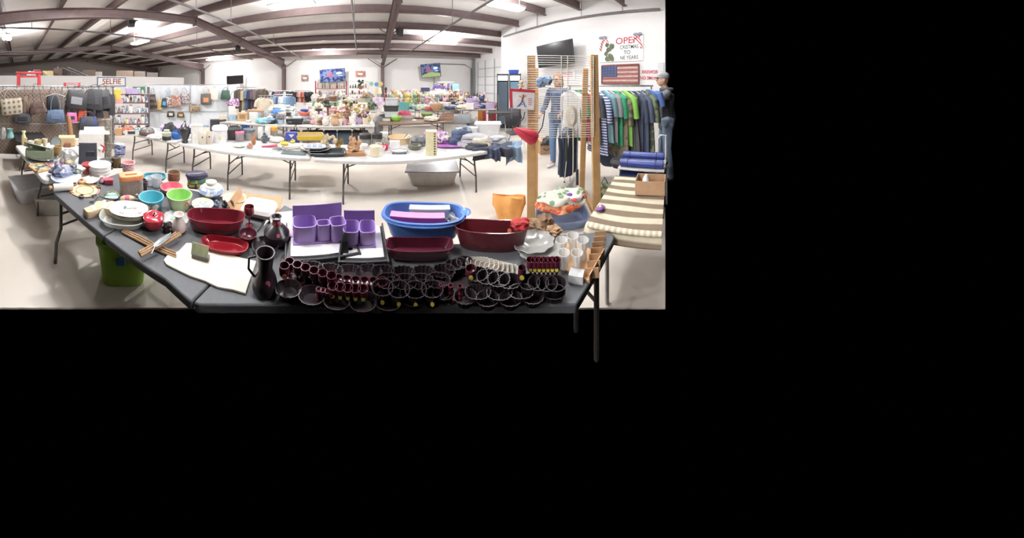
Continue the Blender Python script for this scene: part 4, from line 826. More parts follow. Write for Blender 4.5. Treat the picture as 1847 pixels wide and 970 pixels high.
# cookbook stand with magazines
t = thing('magazine_display', 'blue and white boxed goods stacked on a black pole stand', 'display', W(216, 300, T), -ang(216)); 
MB().tube([(0, 0, 0), (0, 0, .24)], .012).cyl((0, 0, 0), .06, .015).build('pole_base', BLACK, t)
for q, (c, z) in enumerate((('#e0e0e6', .13), ('#4a5a9a', .17), ('#c8ccd8', .2), ('#2c3a80', .225), ('#d8d0c8', .25))): MB().box((.0, .02, z), (.13-.01*q, .1, .03), rz=.2*q).build('boxed_goods', M(c, .5, c2='#7f8ab8', pat='noise', ps=14), t, .003, smooth=False)
# side-table neighbours, floor items
t = thing('plastic_tote', 'grey lidded storage tote on the floor beneath the side table', 'tote', P(62, 3.2, 0), -ang(62)+.3)
shell(.62, .42, .2, p=6, taper=.85, th=.006, rimw=.012).build('tote_body', M('#e6e8ea', .35, trans=.1), t); MB().box((0, 0, .215), (.68, .48, .02)).build('tote_lid', M('#d5d8dc', .4), t, .008)
t = thing('plastic_tote', 'frosted clear tote on the floor by the table corner', 'tote', P(92, 2.85, 0), -ang(92)); shell(.4, .3, .2, p=6, taper=.85, th=.006, rimw=.01).build('tote_body', M('#e2ded8', .35, trans=.15), t); MB().box((0, 0, .205), (.42, .32, .012)).build('tote_lid', M('#d2cec8', .4), t, .006)
# small dark table items
zt = .55
vase('glass_jug', 'frosted turquoise glass jug on the small dark table', 'jug', (11, 232, 26, 252), M('#86c4c2', .25, trans=.25), [(.6, 0), (.95, .15), (.9, .4), (.55, .65), (.5, .8), (.8, 1), (.7, 1), (.42, .8)], z=zt)
m, l, a = lump((0, 229, 11, 252), zt, .8, .4, 3, 12); solo('cellophane_parcel', m, M('#dfe0e0', .15, trans=.5), 'clear cellophane wrapped parcel beside the turquoise jug', 'parcel', l, a)
t = thing('tweed_trunk', 'brown woven laundry trunk under the small dark table', 'trunk', (-4.62, .28, 0), 0); MB().box((0, 0, .24), (.9, .4, .46)).build('trunk_body', M('#8a7466', .9, c2='#7a6458', pat='check', ps=60), t, .01); MB().box((0, 0, .485), (.92, .42, .03)).build('trunk_lid', M('#7a6658', .8), t, .006)
# ================================================================ CHAIN LINK PANELS WITH PURSES
def chain_panel(label, A, B, z0, z1, backm):
    a, b_ = Vector((A[0], A[1], 0)), Vector((B[0], B[1], 0)); L_ = (b_-a).length; rz = math.atan2(b_.y-a.y, b_.x-a.x); c = (a+b_)/2
    t = thing('fence_panel', label, 'fence panel', c, rz)
    m = M('#a9a9ad', .35, .7)
    MB().tube([(-L_/2, 0, z0), (-L_/2, 0, z1), (L_/2, 0, z1), (L_/2, 0, z0)], .02, 8, closed=True).build('pipe_frame', m, t)
    MB().tube([(-L_/2, 0, z0+.62), (L_/2, 0, z0+.62)], .012, 8).build('cross_rail', m, t)
    for s in (-1, 1): MB().box((s*(L_/2-.02), 0, z0/2), (.05, .3, z0)).build('foot', m, t, smooth=False)
    b = MB(); st = .085; hgt = z1-z0; x = -L_/2-hgt
    while x < L_/2:
        for s in (1, -1):
            x0, x1 = (x, x+hgt) if s == 1 else (x+hgt, x); p0, p1 = Vector((x0, 0, z0)), Vector((x1, 0, z1))
            lo, hi = 0.0, 1.0
            dx = x1-x0
            fa, fb = (-L_/2-x0)/dx, (L_/2-x0)/dx; lo = max(lo, min(fa, fb)); hi = min(hi, max(fa, fb))
            if hi > lo: b.tube([p0.lerp(p1, lo), p0.lerp(p1, hi)], .0035, 4)
        x += st
    b.build('wire_mesh', M('#bdb3a8', .5, .4), t)
    MB().box((0, .12, (z0+z1)/2-.05), (L_-.05, .02, hgt-.05)).build('backing_cloth', backm, t, smooth=False)
    return t
TW = M('#a08778', .9, var=.1, scale=30)
pA, pB, pC = (-4.78, -.45), (-4.68, .95), (-5.05, 2.3)
chain_panel('chain link fence panel hung with purses, nearest the small dark table', pA, pB, .12, 1.54, TW)
chain_panel('chain link fence panel hung with black bags', pB, pC, .12, 1.52, TW)
WH = M('#dcdcdc', .4)
def hz(px, A, B):  # distance to the panel line at this pixel column, minus a little
    a = ang(px); dx, dy = sin(a), cos(a); ex, ey = B[0]-A[0], B[1]-A[1]
    tt = (A[0]*ey-A[1]*ex)/(dx*ey-dy*ex); return tt
d1 = lambda px: hz(px, pA, pB)-.17
d2 = lambda px: hz(px, pB, pC)-.17
bag('beige plaid tote bag hanging on the chain link panel', (4, 177, 42, 206), d1(22), M('#b9ab94', .8, c2='#4a4238', pat='plaid', ps=3.2), .55, top=1, p=8, tilt=-.12, hanger=WH)
bag('teal green bag with tan strap behind the plaid tote', (0, 182, 14, 213), d1(8)+.1, M('#3f8576', .7, c2='#a9784e', pat='sz', ps=3), .3, p=8, top=1)
bag('black soft shoulder bag low under the plaid tote', (24, 203, 58, 221), d1(41), M('#2a2a30', .6), 1.3, top=.95, trim=BLACK)
bag('brown leather shoulder bag with a long thin strap', (54, 184, 86, 204), d1(68), M('#5d4640', .45, var=.2), 1.7, top=.75, tilt=-.12, flap=True)
bag('brown bag with woven strap behind the leather one', (40, 174, 56, 206), d1(49)+.08, M('#7c6152', .7, c2='#8f7a64', pat='sz', ps=10), .5)
bag('black slouch bag behind the blue denim bag', (82, 172, 108, 204), d1(97)+.06, M('#26282c', .5), .45)
bag('blue denim shoulder bag on a white hanger', (83, 198, 117, 220), d1(100)-.08, M('#556a86', .7, c2='#4b6080', pat='noise', ps=14), 1.2, top=.85, trim=M('#60759a', .7), hanger=WH)
bag('large black and grey duffel bag hanging near the fence post', (116, 163, 156, 196), d2(138), M('#2b2b2f', .6), .35, top=.9, trim=M('#8f9096', .6), name='duffel_bag', tilt=.15)
bag('long dark grey backpack in the black bag bunch', (156, 160, 186, 198), d2(171), M('#34353b', .6), .2, name='backpack', trim=M('#44454c', .6))
bag('black drawstring bag behind the duffel', (140, 168, 165, 206), d2(152)+.06, M('#222226', .6), .3)
bag('charcoal messenger bag at the end of the black bag bunch', (176, 162, 204, 196), d2(192), M('#3a3b3f', .6), .3, trim=BLACK, tilt=-.15)
bag('black waist pack hanging below the backpack', (172, 192, 187, 212), d2(179)-.05, M('#2c2c30', .6), .5)
bag('bright pink small purse with black strap', (119, 203, 140, 219), d2(130)-.1, M('#e0509a', .5), .6, trim=M('#3a3a44', .6))
bag('coral orange rolled duffel hanging on end', (140, 191, 157, 218), d2(148)-.08, M('#e8603f', .5, c2='#c04a30', pat='sz', ps=9), .2, name='duffel_bag')
bag('black and navy lunch bag resting low before the white carton', (141, 210, 179, 235), d2(160)-.25, M('#33353b', .6, c2='#2c3a66', pat='noise', ps=4), .35, name='lunch_bag', top=.8)
bag('thin black shoulder bag with a long strap at the fence end', (196, 170, 208, 208), d2(200)-.12, M('#2e2e33', .6), .4)
bag('black nylon backpack wedged between the duffel and the grey backpack', (150, 164, 170, 196), d2(160)-.08, M('#242428', .6), .3, name='backpack', trim=M('#333338', .6), tilt=.1)
bag('black leather hobo bag beneath the large duffel', (118, 180, 142, 204), d2(130)+.05, M('#2e2a2c', .45), .4, tilt=-.1)
bag('dark charcoal gym bag behind the thin shoulder bag', (182, 168, 202, 200), d2(192)+.07, M('#303136', .6), .25, name='duffel_bag')
bag('black canvas sling bag low beside the coral duffel', (156, 196, 172, 222), d2(164)-.02, M('#2a2b2f', .7), .5, flap=True)
# rail clutter: clips on the top rail
for px in (6, 30, 44, 62, 78, 92, 104, 122, 134, 150, 164, 178, 192):
    dd = (d1 if px < 112 else d2)(px)+.13; c = P(px, dd, zat(156, dd)); 
    solo('rail_hook', MB().tube([(0, -.02, -.06), (0, -.03, 0), (0, 0, .03), (0, .03, 0)], .006, 6), BLACK, 'black hook clipped on the fence panel top rail', 'hook', c, -ang(px), 'hooks on the fence rail')
# white carton, driftwood post, red cloth
t = thing('white_carton', 'large white cardboard carton below the black bags', 'carton', P(165, 4.35, 0), -ang(165)); MB().box((0, .1, .32), (.48, .34, .64)).build('carton_body', M('#e8e6e2', .7), t, .006, smooth=False); MB().box((.1, .1, .665), (.5, .3, .012), rx=.3).build('open_flap', M('#e0dcd4', .7), t, smooth=False)
MB().box((.2, -.075, .36), (.12, .006, .12), ry=.5).build('red_print', M('#c23a48', .6), t, smooth=False)
t = thing('walking_stick_bundle', 'brown fur trimmed wooden post leaning by the fence panel', 'post', P(128, 4.1, 0), -ang(128)); MB().tube([(-.03, .1, .0), (.0, .05, .5), (-.02, 0, .8), (-.05, .02, 1.02)], [.05, .055, .045, .04], 10).noise(.012, 20).build('post_body', M('#a9744a', .8, var=.2), t)
t = thing('camouflage_tube', 'tall grey patterned tube standing at the fence end', 'tube', P(195, 4.5, 0), -ang(195)); MB().cyl((0, 0, 0), .07, .85).build('tube_body', M('#9a9284', .8, c2='#6f6a60', pat='noise', ps=20), t); MB().cyl((0, 0, .85), .074, .03).build('tube_cap', M('#8a8274', .7), t)
t = thing('bread_box', 'pale wooden bread box at the far edge of the side table', 'box', P(121, 3.62, T), -ang(121)); MB().box((0, 0, .07), (.26, .14, .13)).build('box_body', M('#c9a878', .6), t, .01); MB().loft([(-.13, .07, .03), (.13, .07, .03)], n=16, axis='x', off=(0, 0, .135)).build('roll_lid', M('#d8b88a', .6), t)
# red plastic table on the panel top + red bench behind
RED = M('#d03038', .4)
def red_stool(lb, bb, dd, nm):
    l, a, w, h = fitd(bb, dd); t = thing(nm, lb, 'stool', l, a)
    MB().box((0, 0, h*.93), (w, w*.6, h*.14)).build('seat', RED, t, .01)
    for sx in (-1, 1):
        for sy in (-1, 1): MB().loft([(0, w*.09, w*.07), (h*.88, w*.07, w*.06)], n=4, ph=pi/4, off=(sx*w*.4, sy*w*.24, 0)).build('leg', RED, t)
    MB().box((0, -w*.24, h*.65), (w*.8, .02, h*.12)).build('apron', RED, t)
    return t
red_stool('red plastic child table perched above the purse panel', (29, 130, 75, 154.5), 4.95, 'plastic_stool')
red_stool('low red plastic bench on top of the black bag panel', (114, 149, 146, 156.5), 5.0, 'plastic_bench')
# loft clutter
rr = random.Random(5)
for q, (bb, c, lb) in enumerate((((48, 122, 66, 131), '#c9c9cc', 'white lumpy sack up on the loft'), ((60, 121, 74, 133), '#7c3038', 'dark red crate up on the loft'), ((77, 127, 96, 137), '#b9a878', 'straw yellow carton up on the loft'), ((97, 122, 112, 137), '#5d4a40', 'brown wooden crate up on the loft'), ((112, 125, 130, 138), '#4a4440', 'dark trunk among the loft poles'), ((150, 126, 172, 138), '#6a5a50', 'brown board stack on the loft'), ((172, 130, 184, 139), '#c8c4bc', 'pale carton beside the loft boards'), ((210, 130, 240, 141), '#8a7868', 'tan sagging carton farther along the loft'), ((242, 131, 262, 141), '#6f645c', 'grey brown bundle farther along the loft'), ((265, 134, 285, 142), '#57504a', 'dark low crate at the loft end'))):
    l, a, w, h = fitd(bb, 9.2+q*.15); l.z = 1.875
    box_thing_m = MB().box((0, 0, h/2), (w, .4, h)) if q != 0 else MB().ell((0, 0, h*.5), (w*.5, .2, h*.5), 3, .3, 3)
    solo('storage_carton' if q else 'storage_sack', box_thing_m, M(c, .8, var=.15), lb, 'carton' if q else 'sack', l, a, bev=.01 if q else 0, smooth=q == 0)
for q, (p0, p1, lb) in enumerate((((112, 122), (150, 138), 'long grey metal pole leaning across the loft'), ((122, 121), (160, 137), 'second metal pole crossing the loft clutter'), ((104, 120), (104, 137), 'upright metal pipe standing on the loft'))):
    A, B = P(p0[0], 9.6, zat(p0[1], 9.6)), P(p1[0], 9.6, 1.9); solo('metal_pole', MB().tube([(0, 0, 0), A-B], .025), STEEL, lb, 'pole', B)
# SELFIE sign
cs = Vector((-7.975, 3.56, 1.655)); t = thing('selfie_sign', 'white SELFIE sign with a blue border on the partition', 'sign', cs, R(90))
MB().box((0, 0, 0), (1.2, .02, .36)).build('sign_board', M('#e9e9e6', .5), t, smooth=False)
BL = M('#3c5490', .5)
MB().box((0, -.012, .165), (1.2, .012, .03)).box((0, -.012, -.165), (1.2, .012, .03)).box((-.585, -.012, 0), (.03, .012, .36)).box((.585, -.012, 0), (.03, .012, .36)).build('blue_border', BL, t, smooth=False)
text('SELFIE', .3, M('#9a4038', .5), t, (0, -.014, 0), (R(90), 0, 0), sx=1.0)
# ================================================================ SHELF OF GOODS behind (between fence and white panels)
def shelf_unit(name, lb, c, rz, w, d, h, levels, mat, post=.02, back=False, boardm=None):
    t = thing(name, lb, 'shelf', c, rz)
    for sx in (-1, 1):
        for sy in (-1, 1): MB().box((sx*w/2, sy*d/2, h/2), (post*2, post*2, h)).build('upright', mat, t, smooth=False)
    for z in levels: MB().box((0, 0, z), (w, d, .025)).build('shelf_board', boardm or mat, t, smooth=False)
    if back: MB().box((0, d/2, h/2), (w, .01, h)).build('back_panel', mat, t, smooth=False)
    return t
sc = P(236, 6.1, 0); sa = -ang(236)
shelf_unit('goods_shelf', 'dark metal shelf of boxed goods between the fence and white panels', sc, sa, .95, .4, 1.5, (.25, .52, .8, 1.08, 1.3), M('#5a5258', .5), boardm=M('#6a4a50', .6))
cols = ['#c9483c', '#e8c84a', '#7fa6c8', '#d8d4cc', '#8a5a7a', '#5f86b4', '#e6e4e0', '#c07a4a', '#a9b8d0', '#d8a0a8', '#6a5a94']
gl = ['red', 'yellow', 'light blue', 'off white', 'plum', 'mid blue', 'white', 'tan', 'powder blue', 'pink', 'violet']
lv = ['bottom', 'second', 'middle', 'fourth', 'top']
for q, z in enumerate((.25, .52, .8, 1.08, 1.3)):
    for i in range(9):
        if q == 4 and i % 3 == 2: continue
        ci = rr.randrange(len(cols)); x = -.42+i*.105; hh = rr.uniform(.1, .2); pos = sc+Matrix.Rotation(sa, 3, 'Z') @ Vector((x, -.05, 0))
        nm = ('carton', 'bottle')[(i+q) % 2]; lb = '%s %s on the %s level of the dark goods shelf' % (gl[ci], 'bottle' if nm == 'bottle' else 'small carton', lv[q])
        if nm == 'carton': mbx = MB().box((0, 0, hh/2), (.085, .2, hh))
        else: mbx = revolve([(.035, 0), (.035, hh*.65), (.015, hh*.8), (.015, hh), (.001, hh)], n=14)
        solo('small_'+nm, mbx, M(cols[ci], .5, c2='#f0ece6', pat='noise', ps=14), lb, nm, (pos.x, pos.y, z+.014), sa, smooth=nm == 'bottle')
solo('green_notice', MB().box((0, 0, 0), (.75, .02, .3)), M('#3f9060', .6), 'green notice on the wall above the goods shelf', 'notice', (-7.985, 4.88, 1.3), R(90), smooth=False)
for q, (bb, c, lb) in enumerate((((226, 164, 252, 174), '#b9a4d4', 'lilac plastic basket on top of the goods shelf'), ((206, 161, 218, 178), '#d8c040', 'yellow and brown carton at the shelf top end'), ((208, 178, 222, 186), '#d89a90', 'pinkish carton at the shelf end'))):
    l, a, w, h = fitd(bb, 5.85); l.z = 1.32 if q < 1 else l.z; solo('storage_box', shell(w, .25, h, p=6, taper=.85) if q == 0 else MB().box((0, 0, h/2), (w, .2, h)), M(c, .5), lb, 'box', l, a, smooth=q == 0)
# ================================================================ WHITE PANELS WITH BAGS
def white_panel(lb, A, B, z1):
    a, b_ = Vector((A[0], A[1], 0)), Vector((B[0], B[1], 0)); L_ = (b_-a).length; rz = math.atan2(b_.y-a.y, b_.x-a.x); c = (a+b_)/2; t = thing('display_panel', lb, 'display panel', c, rz)
    MB().sheet(lambda u, v: (u*L_-L_/2, .02*sin(u*23)*sin(v*9+u*4)+.01*sin(v*31), .08+v*(z1-.1)), 30, 16, 0).xf(Matrix.Identity(4)).build('white_sheet', M('#dfe4ea', .7), t) if False else None
    m = MB(); nu, nv = 30, 14; g = [[(u/nu*L_-L_/2, .012*sin(u*.9)*sin(v*.8+u*.4), .08+v/nv*(z1-.1)) for v in range(nv+1)] for u in range(nu+1)]
    F_ = [[m.b.verts.new(p) for p in r] for r in g]; K = [[m.b.verts.new((p[0], p[1]+.02, p[2])) for p in r] for r in g]
    for i in range(nu):
        for j in range(nv): m.b.faces.new((F_[i][j], F_[i+1][j], F_[i+1][j+1], F_[i][j+1])); m.b.faces.new((K[i][j], K[i][j+1], K[i+1][j+1], K[i+1][j]))
    m.build('white_sheet', M('#dde4ea', .7, var=.03), t)
    MB().tube([(-L_/2, 0, 0), (-L_/2, 0, z1), (L_/2, 0, z1), (L_/2, 0, 0)], .016, 8).tube([(-L_/2, -.02, z1*.5), (L_/2, -.02, z1*.5)], .01, 6).build('pipe_frame', M('#b9bcc2', .4, .5), t)
    return t
qA, qB, qC = (-5.55, 3.55), (-4.70, 4.55), (-3.95, 5.35)
white_panel('white cloth display panel with patterned purses', qA, qB, 1.56); white_panel('white cloth display panel with totes nearest the black screen', qB, qC, 1.56)
d3 = lambda px: hz(px, qA, qB)-.1
d4 = lambda px: hz(px, qB, qC)-.1
bag('brown and black bucket bag first on the white panel', (266, 170, 284, 197), d3(275), M('#6a5046', .6, c2='#2c2624', pat='sz', ps=2), .4, top=.55)
bag('small gold metallic purse between the bucket bag and blue bag', (283, 180, 293, 198), d3(288), M('#c8a45c', .5), .8)
bag('blue and black printed crossbody bag on the white panel', (289, 177, 301, 194), d3(295), M('#1f2a38', .6), .9, trim=M('#4aa4d8', .5), tilt=.15)
bag('dark floral handbag beside the blue crossbody', (300, 174, 309, 192), d3(304), M('#7a3a48', .7, c2='#d8cfc0', pat='noise', ps=24), .9)
bag('tan floral hobo bag in the middle of the white panel', (308, 172, 327, 192), d3(317), M('#c8a088', .7, c2='#8a5a50', pat='noise', ps=24), .6)
bag('purple and grey floral tote at the panel end', (325, 169, 345, 186), d3(335), M('#5a5470', .7, c2='#c8b8a8', pat='noise', ps=24), .65, tilt=-.12)
bag('penguin shaped black and cream small bag low on the panel', (301, 200, 315, 211), d3(308), M('#2c2826', .6), .4, trim=M('#e6dcc0', .6))
bag('small brown owl shaped bag low on the panel', (319, 202, 333, 212), d3(326), M('#4a3c30', .6), .25, trim=M('#d8b060', .6))
bag('brown leopard print clutch at the panel joint', (341, 188, 361, 201), d4(352)+.02, M('#a8957c', .7, c2='#6a5440', pat='noise', ps=30), 0, top=1, p=8)
bag('dark tote bag with an orange print on the second white panel', (362, 169, 381, 189), d4(371), M('#5a544c', .7), .6, trim=M('#d8885a', .6), top=1, p=8)
bag('cream canvas tote bag on the second white panel', (377, 160, 393, 180), d4(385)+.02, M('#e6dccf', .7), .35, top=1, p=8)
bag('dark green satchel on the second white panel', (398, 163, 416, 179), d4(407), M('#2f5244', .5), .35, flap=True, trim=M('#3a6050', .5))
bag('purple and pink print bag with a black strap low on the second panel', (408, 177, 432, 191), d4(420), M('#8a4a8a', .6, c2='#e0c8d8', pat='noise', ps=20), .95, strapm=BLACK, tilt=.1)
# ================================================================ BACK WALL: screens, notices
def screen(lb, c, rz, w, h, mat, tilt=.12, roll=0, extra=None):
    t = thing('wall_screen', lb, 'television', c, rz); t.rotation_euler = (tilt, roll, rz)
    MB().box((0, 0, 0), (w, .06, h)).build('screen_case', BLACK, t, .008, smooth=False); MB().box((0, -.032, 0), (w-.04, .004, h-.04)).build('screen_glass', mat, t, smooth=False)
    MB().box((0, .16, 0), (.1, .28, .2)).build('wall_bracket', BLACK, t, smooth=False)
    if extra: extra(t, w, h)
    return t
def game(t, w, h):
    if t.location.x > 1: MB().prism([(-w*.47, -h*.47), (w*.47, -h*.47), (w*.47, -h*.25), (0, -h*.12), (-w*.47, -h*.3)], 0, .003).xf(Matrix.Rotation(R(90), 4, 'X') @ Matrix.Translation((0, 0, .035))).build('green_field_image', M('#86a05a', .5, emit=.3), t, smooth=False)
    MB().ell((-w*.12, -.037, h*.12), (w*.12, .003, h*.16), 3, .5, 3).ell((-w*.02, -.037, -h*.02), (w*.09, .003, h*.07), 3, .5, 5).ell((-w*.22, -.037, -h*.04), (w*.07, .003, h*.05), 3, .5, 6).build('red_shape_image', M('#a85050', .5, emit=.2, c2='#6a5a88', pat='noise', ps=12), t)
    MB().ell((w*.25, -.038, h*.15), (w*.12, .002, h*.1), 2).ell((w*.3, -.038, -h*.05), (w*.1, .002, h*.03), 2).build('white_blue_image', M('#b8d0f0', .5, emit=.4), t)
NAVY = M('#252f5c', .3, emit=.15, c2='#5870a8', pat='noise', ps=5)
screen('black switched-off screen on the back wall above the purse panel end', P(424, 16.2, zat(144, 16.2)), -ang(424)+.3, 1.25, .62, M('#1b1b1e', .2), roll=-.07)
screen('screen showing a stadium picture above the red shelf', P(600, 13.6, zat(136, 13.6)), -ang(600)+.15, 1.55, .8, NAVY, roll=-.08, extra=game)
screen('screen showing a stadium picture on the back wall nearest the corner', P(777, 13.7, zat(127, 13.7)), -ang(777)-.15, 1.2, .82, NAVY, roll=-.08, extra=game)
for (px, py, w, h, c, lb) in ((550, 141, .5, .42, '#a9958c', 'brownish framed notice on the back wall near the end rack'), (650, 133.5, .6, .38, '#d8806c', 'orange red notice on the back wall above the white shelf')):
    t = thing('wall_notice', lb, 'notice', P(px, 13.98/cos(ang(px)), zat(py, 13.98/cos(ang(px)))), 0); MB().box((0, 0, 0), (w, .02, h)).build('notice_board', M(c, .6, c2='#8a6a60', pat='noise', ps=6), t, smooth=False); MB().box((0, -.012, 0), (w*.5, .004, h*.3)).build('notice_print', M('#e6d8d0', .6), t, smooth=False)
# red shelf with goods, white shelf
def goods_row(c, rz, w, z, n, names_, rnd, where, hmax=.2, d=.2):
    for i in range(n):
        k = rnd.choice(names_); x = -w/2+(i+.5)*w/n; pos = c+Matrix.Rotation(rz, 3, 'Z') @ Vector((x, -.03, 0)); hh = rnd.uniform(.45, 1)*hmax; ww = w/n*.8
        col, cn = k[1], k[2]
        if k[0] == 'book': mbx = MB().box((0, 0, hh/2), (ww, d, hh))
        elif k[0] == 'vase': mbx = revolve([(ww*.3, 0), (ww*.5, hh*.3), (ww*.2, hh*.75), (ww*.35, hh), (.001, hh)], n=12)
        elif k[0] == 'jar': mbx = revolve([(ww*.42, 0), (ww*.45, hh*.75), (ww*.3, hh*.8), (ww*.3, hh), (.001, hh)], n=12)
        else: mbx = shell(ww*.95, ww*.95, hh*.5, taper=.6, n=14)
        solo(k[0], mbx, M(col, .5), '%s %s %s' % (cn, k[0], where), k[0], (pos.x, pos.y, z), rz, smooth=k[0] != 'book')
c = P(597, 11.0, 0); ra = -ang(597)
shelf_unit('red_shelf', 'red metal shelf unit of books and vases below the stadium screen', c, ra, 1.5, .4, 1.72, (.75, 1.0, 1.33, ), M('#b03040', .4), post=.018)
pal = [('vase', '#d8cdb0', 'cream'), ('jar', '#c8b0a0', 'tan'), ('vase', '#7a8a6a', 'green'), ('jar', '#e6e2da', 'white'), ('vase', '#5a4a40', 'dark brown'), ('bowl', '#c8a4a8', 'pinkish')]
pb = [('book', '#d8d0c4', 'cream'), ('book', '#c8a0a0', 'pink'), ('book', '#e6e4e0', 'white'), ('book', '#8a9ab0', 'blue grey'), ('book', '#c8b468', 'ochre'), ('book', '#9a4a50', 'wine red')]
goods_row(c, ra, 1.4, 1.345, 12, pal, rr, 'on the top board of the red shelf', .35); goods_row(c, ra, 1.4, 1.015, 22, pb, rr, 'on the middle board of the red shelf', .26); goods_row(c, ra, 1.4, .765, 18, pb, rr, 'on the low board of the red shelf', .2)
c = P(646, 11.2, 0); ra = -ang(646)
shelf_unit('white_shelf', 'white shelf unit beside the red shelf', c, ra, 1.0, .35, 1.7, (.8, 1.05, 1.35, 1.69), M('#e2e0dc', .5), post=.02)
goods_row(c, ra, .9, 1.365, 7, pal, rr, 'on the upper board of the white shelf', .24); goods_row(c, ra, .9, 1.065, 8, pb+pal, rr, 'on the middle board of the white shelf', .18); goods_row(c, ra, .9, .815, 8, pal, rr, 'on the low board of the white shelf', .15)
# teapot-like green black plant on the white shelf
l, a, w, h = fitd((643, 143, 658, 161), 10.9); t = thing('potted_plant', 'green and black potted plant on the white shelf', 'plant', l, a); shell(w*.5, w*.5, h*.35, taper=.7).build('pot', M('#b05a48', .5), t)
b = MB(); r2 = random.Random(3)
for q in range(14): an = r2.uniform(0, 6.28); b.ell((cos(an)*w*.25, sin(an)*w*.15, h*r2.uniform(.4, .95)), (w*.16, w*.1, h*.1), 1)
b.build('foliage', M('#2c6a3a', .6, c2='#2a2a2a', pat='noise', ps=14), t)
# standing lamps with paper shades between shelf and column
for q, (px, c_, lb) in enumerate(((670, '#8fc8b8', 'small pinwheel lollipop ornament nearest the white shelf'), (679, '#5a9ad0', 'blue pinwheel lollipop ornament in the middle'), (687, '#e8c878', 'yellow pinwheel lollipop ornament nearest the column'))):
    dd = 10.6; t = thing('pinwheel', lb, 'ornament', P(px, dd, 0), -ang(px)); z1 = zat(151+q % 2, dd)
    MB().tube([(0, 0, 0), (0, 0, z1)], .008).build('stick', WH, t); MB().loft([(-.01, .1, .1), (.01, .1, .1)], n=16, axis='y', off=(0, 0, z1)).build('disc', M(c_, .5), t)
l, a, w, h = fitd((674, 158, 689, 178), 10.3); t = thing('table_lamp', 'table lamp with a cream drum shade beside the column', 'lamp', l, a); MB().loft([(h*.45, w*.5, w*.5), (h, w*.4, w*.4)], n=20).build('lamp_shade', M('#e9dfb8', .8), t); MB().cyl((0, 0, -.175), .07, .03).tube([(0, 0, -.16), (0, 0, h*.6)], .02).build('base', M('#b9a890', .5), t)
l, a, w, h = fitd((672, 172, 692, 192), 8.3); box_m = MB().box((0, 0, h/2), (w, .2, h)); l.z = .665; solo('gift_box', box_m, M('#d8b4dc', .5, c2='#f0e6f2', pat='noise', ps=8), 'lilac and white boxed toy near the column', 'box', l, a, smooth=False)
l, a, w, h = fitd((692, 158, 700, 182), 9.2); t = thing('doll', 'dark haired red dressed doll hanging by the centre column', 'doll', l, a); MB().loft([(0, w*.5, w*.3), (h*.5, w*.2, w*.15)], n=12).ell((0, 0, h*.7), (w*.25, w*.2, h*.15), 2).build('dress', M('#8a2a34', .7), t); MB().ell((0, 0, h*.9), (w*.3, w*.25, h*.14), 2).build('hair', M('#2a2022', .8), t)
# ================================================================ MIDDLE WHITE TABLES
GREYC = M('#a9a59e', .35)
# purse-panel end
box_thing('boxed_item', 'white carton with black side nearest the goods shelf', 'box', (225, 233, 249, 245), M('#dedad6', .6), rim=False, tape=M('#3a3638', .6))
for q, (bb, c, lb) in enumerate((((219, 226, 232, 236), '#e0774c', 'orange plastic toy in the pile nearest the goods shelf'), ((229, 224, 243, 234), '#d8603c', 'red orange toy frame in the pile nearest the goods shelf'), ((241, 226, 251, 235), '#5aa8b0', 'teal toy piece beside the round lidded pan'), ((208, 228, 220, 246), '#c89a6a', 'tan carton behind the orange toys'))):
    l, a, w, d, h = fit((bb[0], bb[1], bb[2], 245), T, .6, False); l.z = T+(.0 if q == 3 else .07)
    t = thing('toy_piece' if q < 3 else 'small_carton', lb, 'toy' if q < 3 else 'carton', l, a)
    hh = (bb[3]-bb[1])*l.xy.length/F
    if q < 3: MB().box((0, 0, hh*.4), (w*.9, w*.4, hh*.4), rz=.3).cyl((w*.2, 0, 0), hh*.35, w*.1).build('toy_body', M(c, .45), t, .006); MB().tube([(-w*.4, 0, hh*.6), (0, 0, hh), (w*.4, 0, hh*.6)], .01).build('toy_handle', M(c, .4), t)
    else: MB().box((0, 0, h*.4), (w, w*.6, h*.8)).build('carton_body', M(c, .7), t)
t, w, d, h = put('electric_skillet', 'round maroon electric skillet with a glass lid', 'skillet', (251, 228, 279, 246), rim=False)
revolve([(w*.42, 0), (w*.5, h*.15), (w*.5, h*.45), (w*.47, h*.45), (w*.4, h*.12)]).build('pan_body', M('#6f4a50', .4), t); revolve([(w*.5, h*.45), (w*.4, h*.75), (w*.1, h*.9), (.001, h*.92)]).build('glass_lid', M('#8a8c88', .15, trans=.4), t); MB().cyl((0, 0, h*.88), .02, .04).build('lid_knob', BLACK, t)
cloth('crumpled white paper roll beside the skillet', (266, 241, 292, 252), M('#ecebe8', .7), name='paper_roll', cat='paper', flat=.9)
t, w, d, h = put('camp_pot', 'pale green camp stove pot on a black burner', 'camp stove', (291, 234, 310, 254), rim=False)
revolve([(w*.42, 0), (w*.45, h*.4), (w*.3, h*.4)]).build('burner_base', BLACK, t); revolve([(w*.45, h*.4), (w*.48, h*.75), (w*.3, h*.8), (w*.28, h), (.001, h)]).build('pot_body', M('#b9c0a6', .4), t); MB().tube([(-w*.45, 0, h*.6), (-w*.3, 0, h*1.25), (w*.3, 0, h*1.25), (w*.45, 0, h*.6)], .004).build('bail_handle', BLACK, t)
cloth('crumpled black bag behind the camp stove pot', (294, 222, 318, 243), M('#242428', .6), name='black_bag', cat='bag', dr=.6, seed=4)
t, w, d, h = put('game_case', 'lilac flat plastic case lying behind the black urn', 'case', (290, 228, 352, 240), dr=.5); MB().box((0, 0, .09), (w, d, .05)).build('case_body', M('#b49ad8', .4), t, .008); MB().box((0, -d*.5, .09), (w*.3, .01, .03)).box((0, 0, .032), (w*.9, d*.8, .064)).build('case_latch', M('#8a6cc0', .4), t, .004)
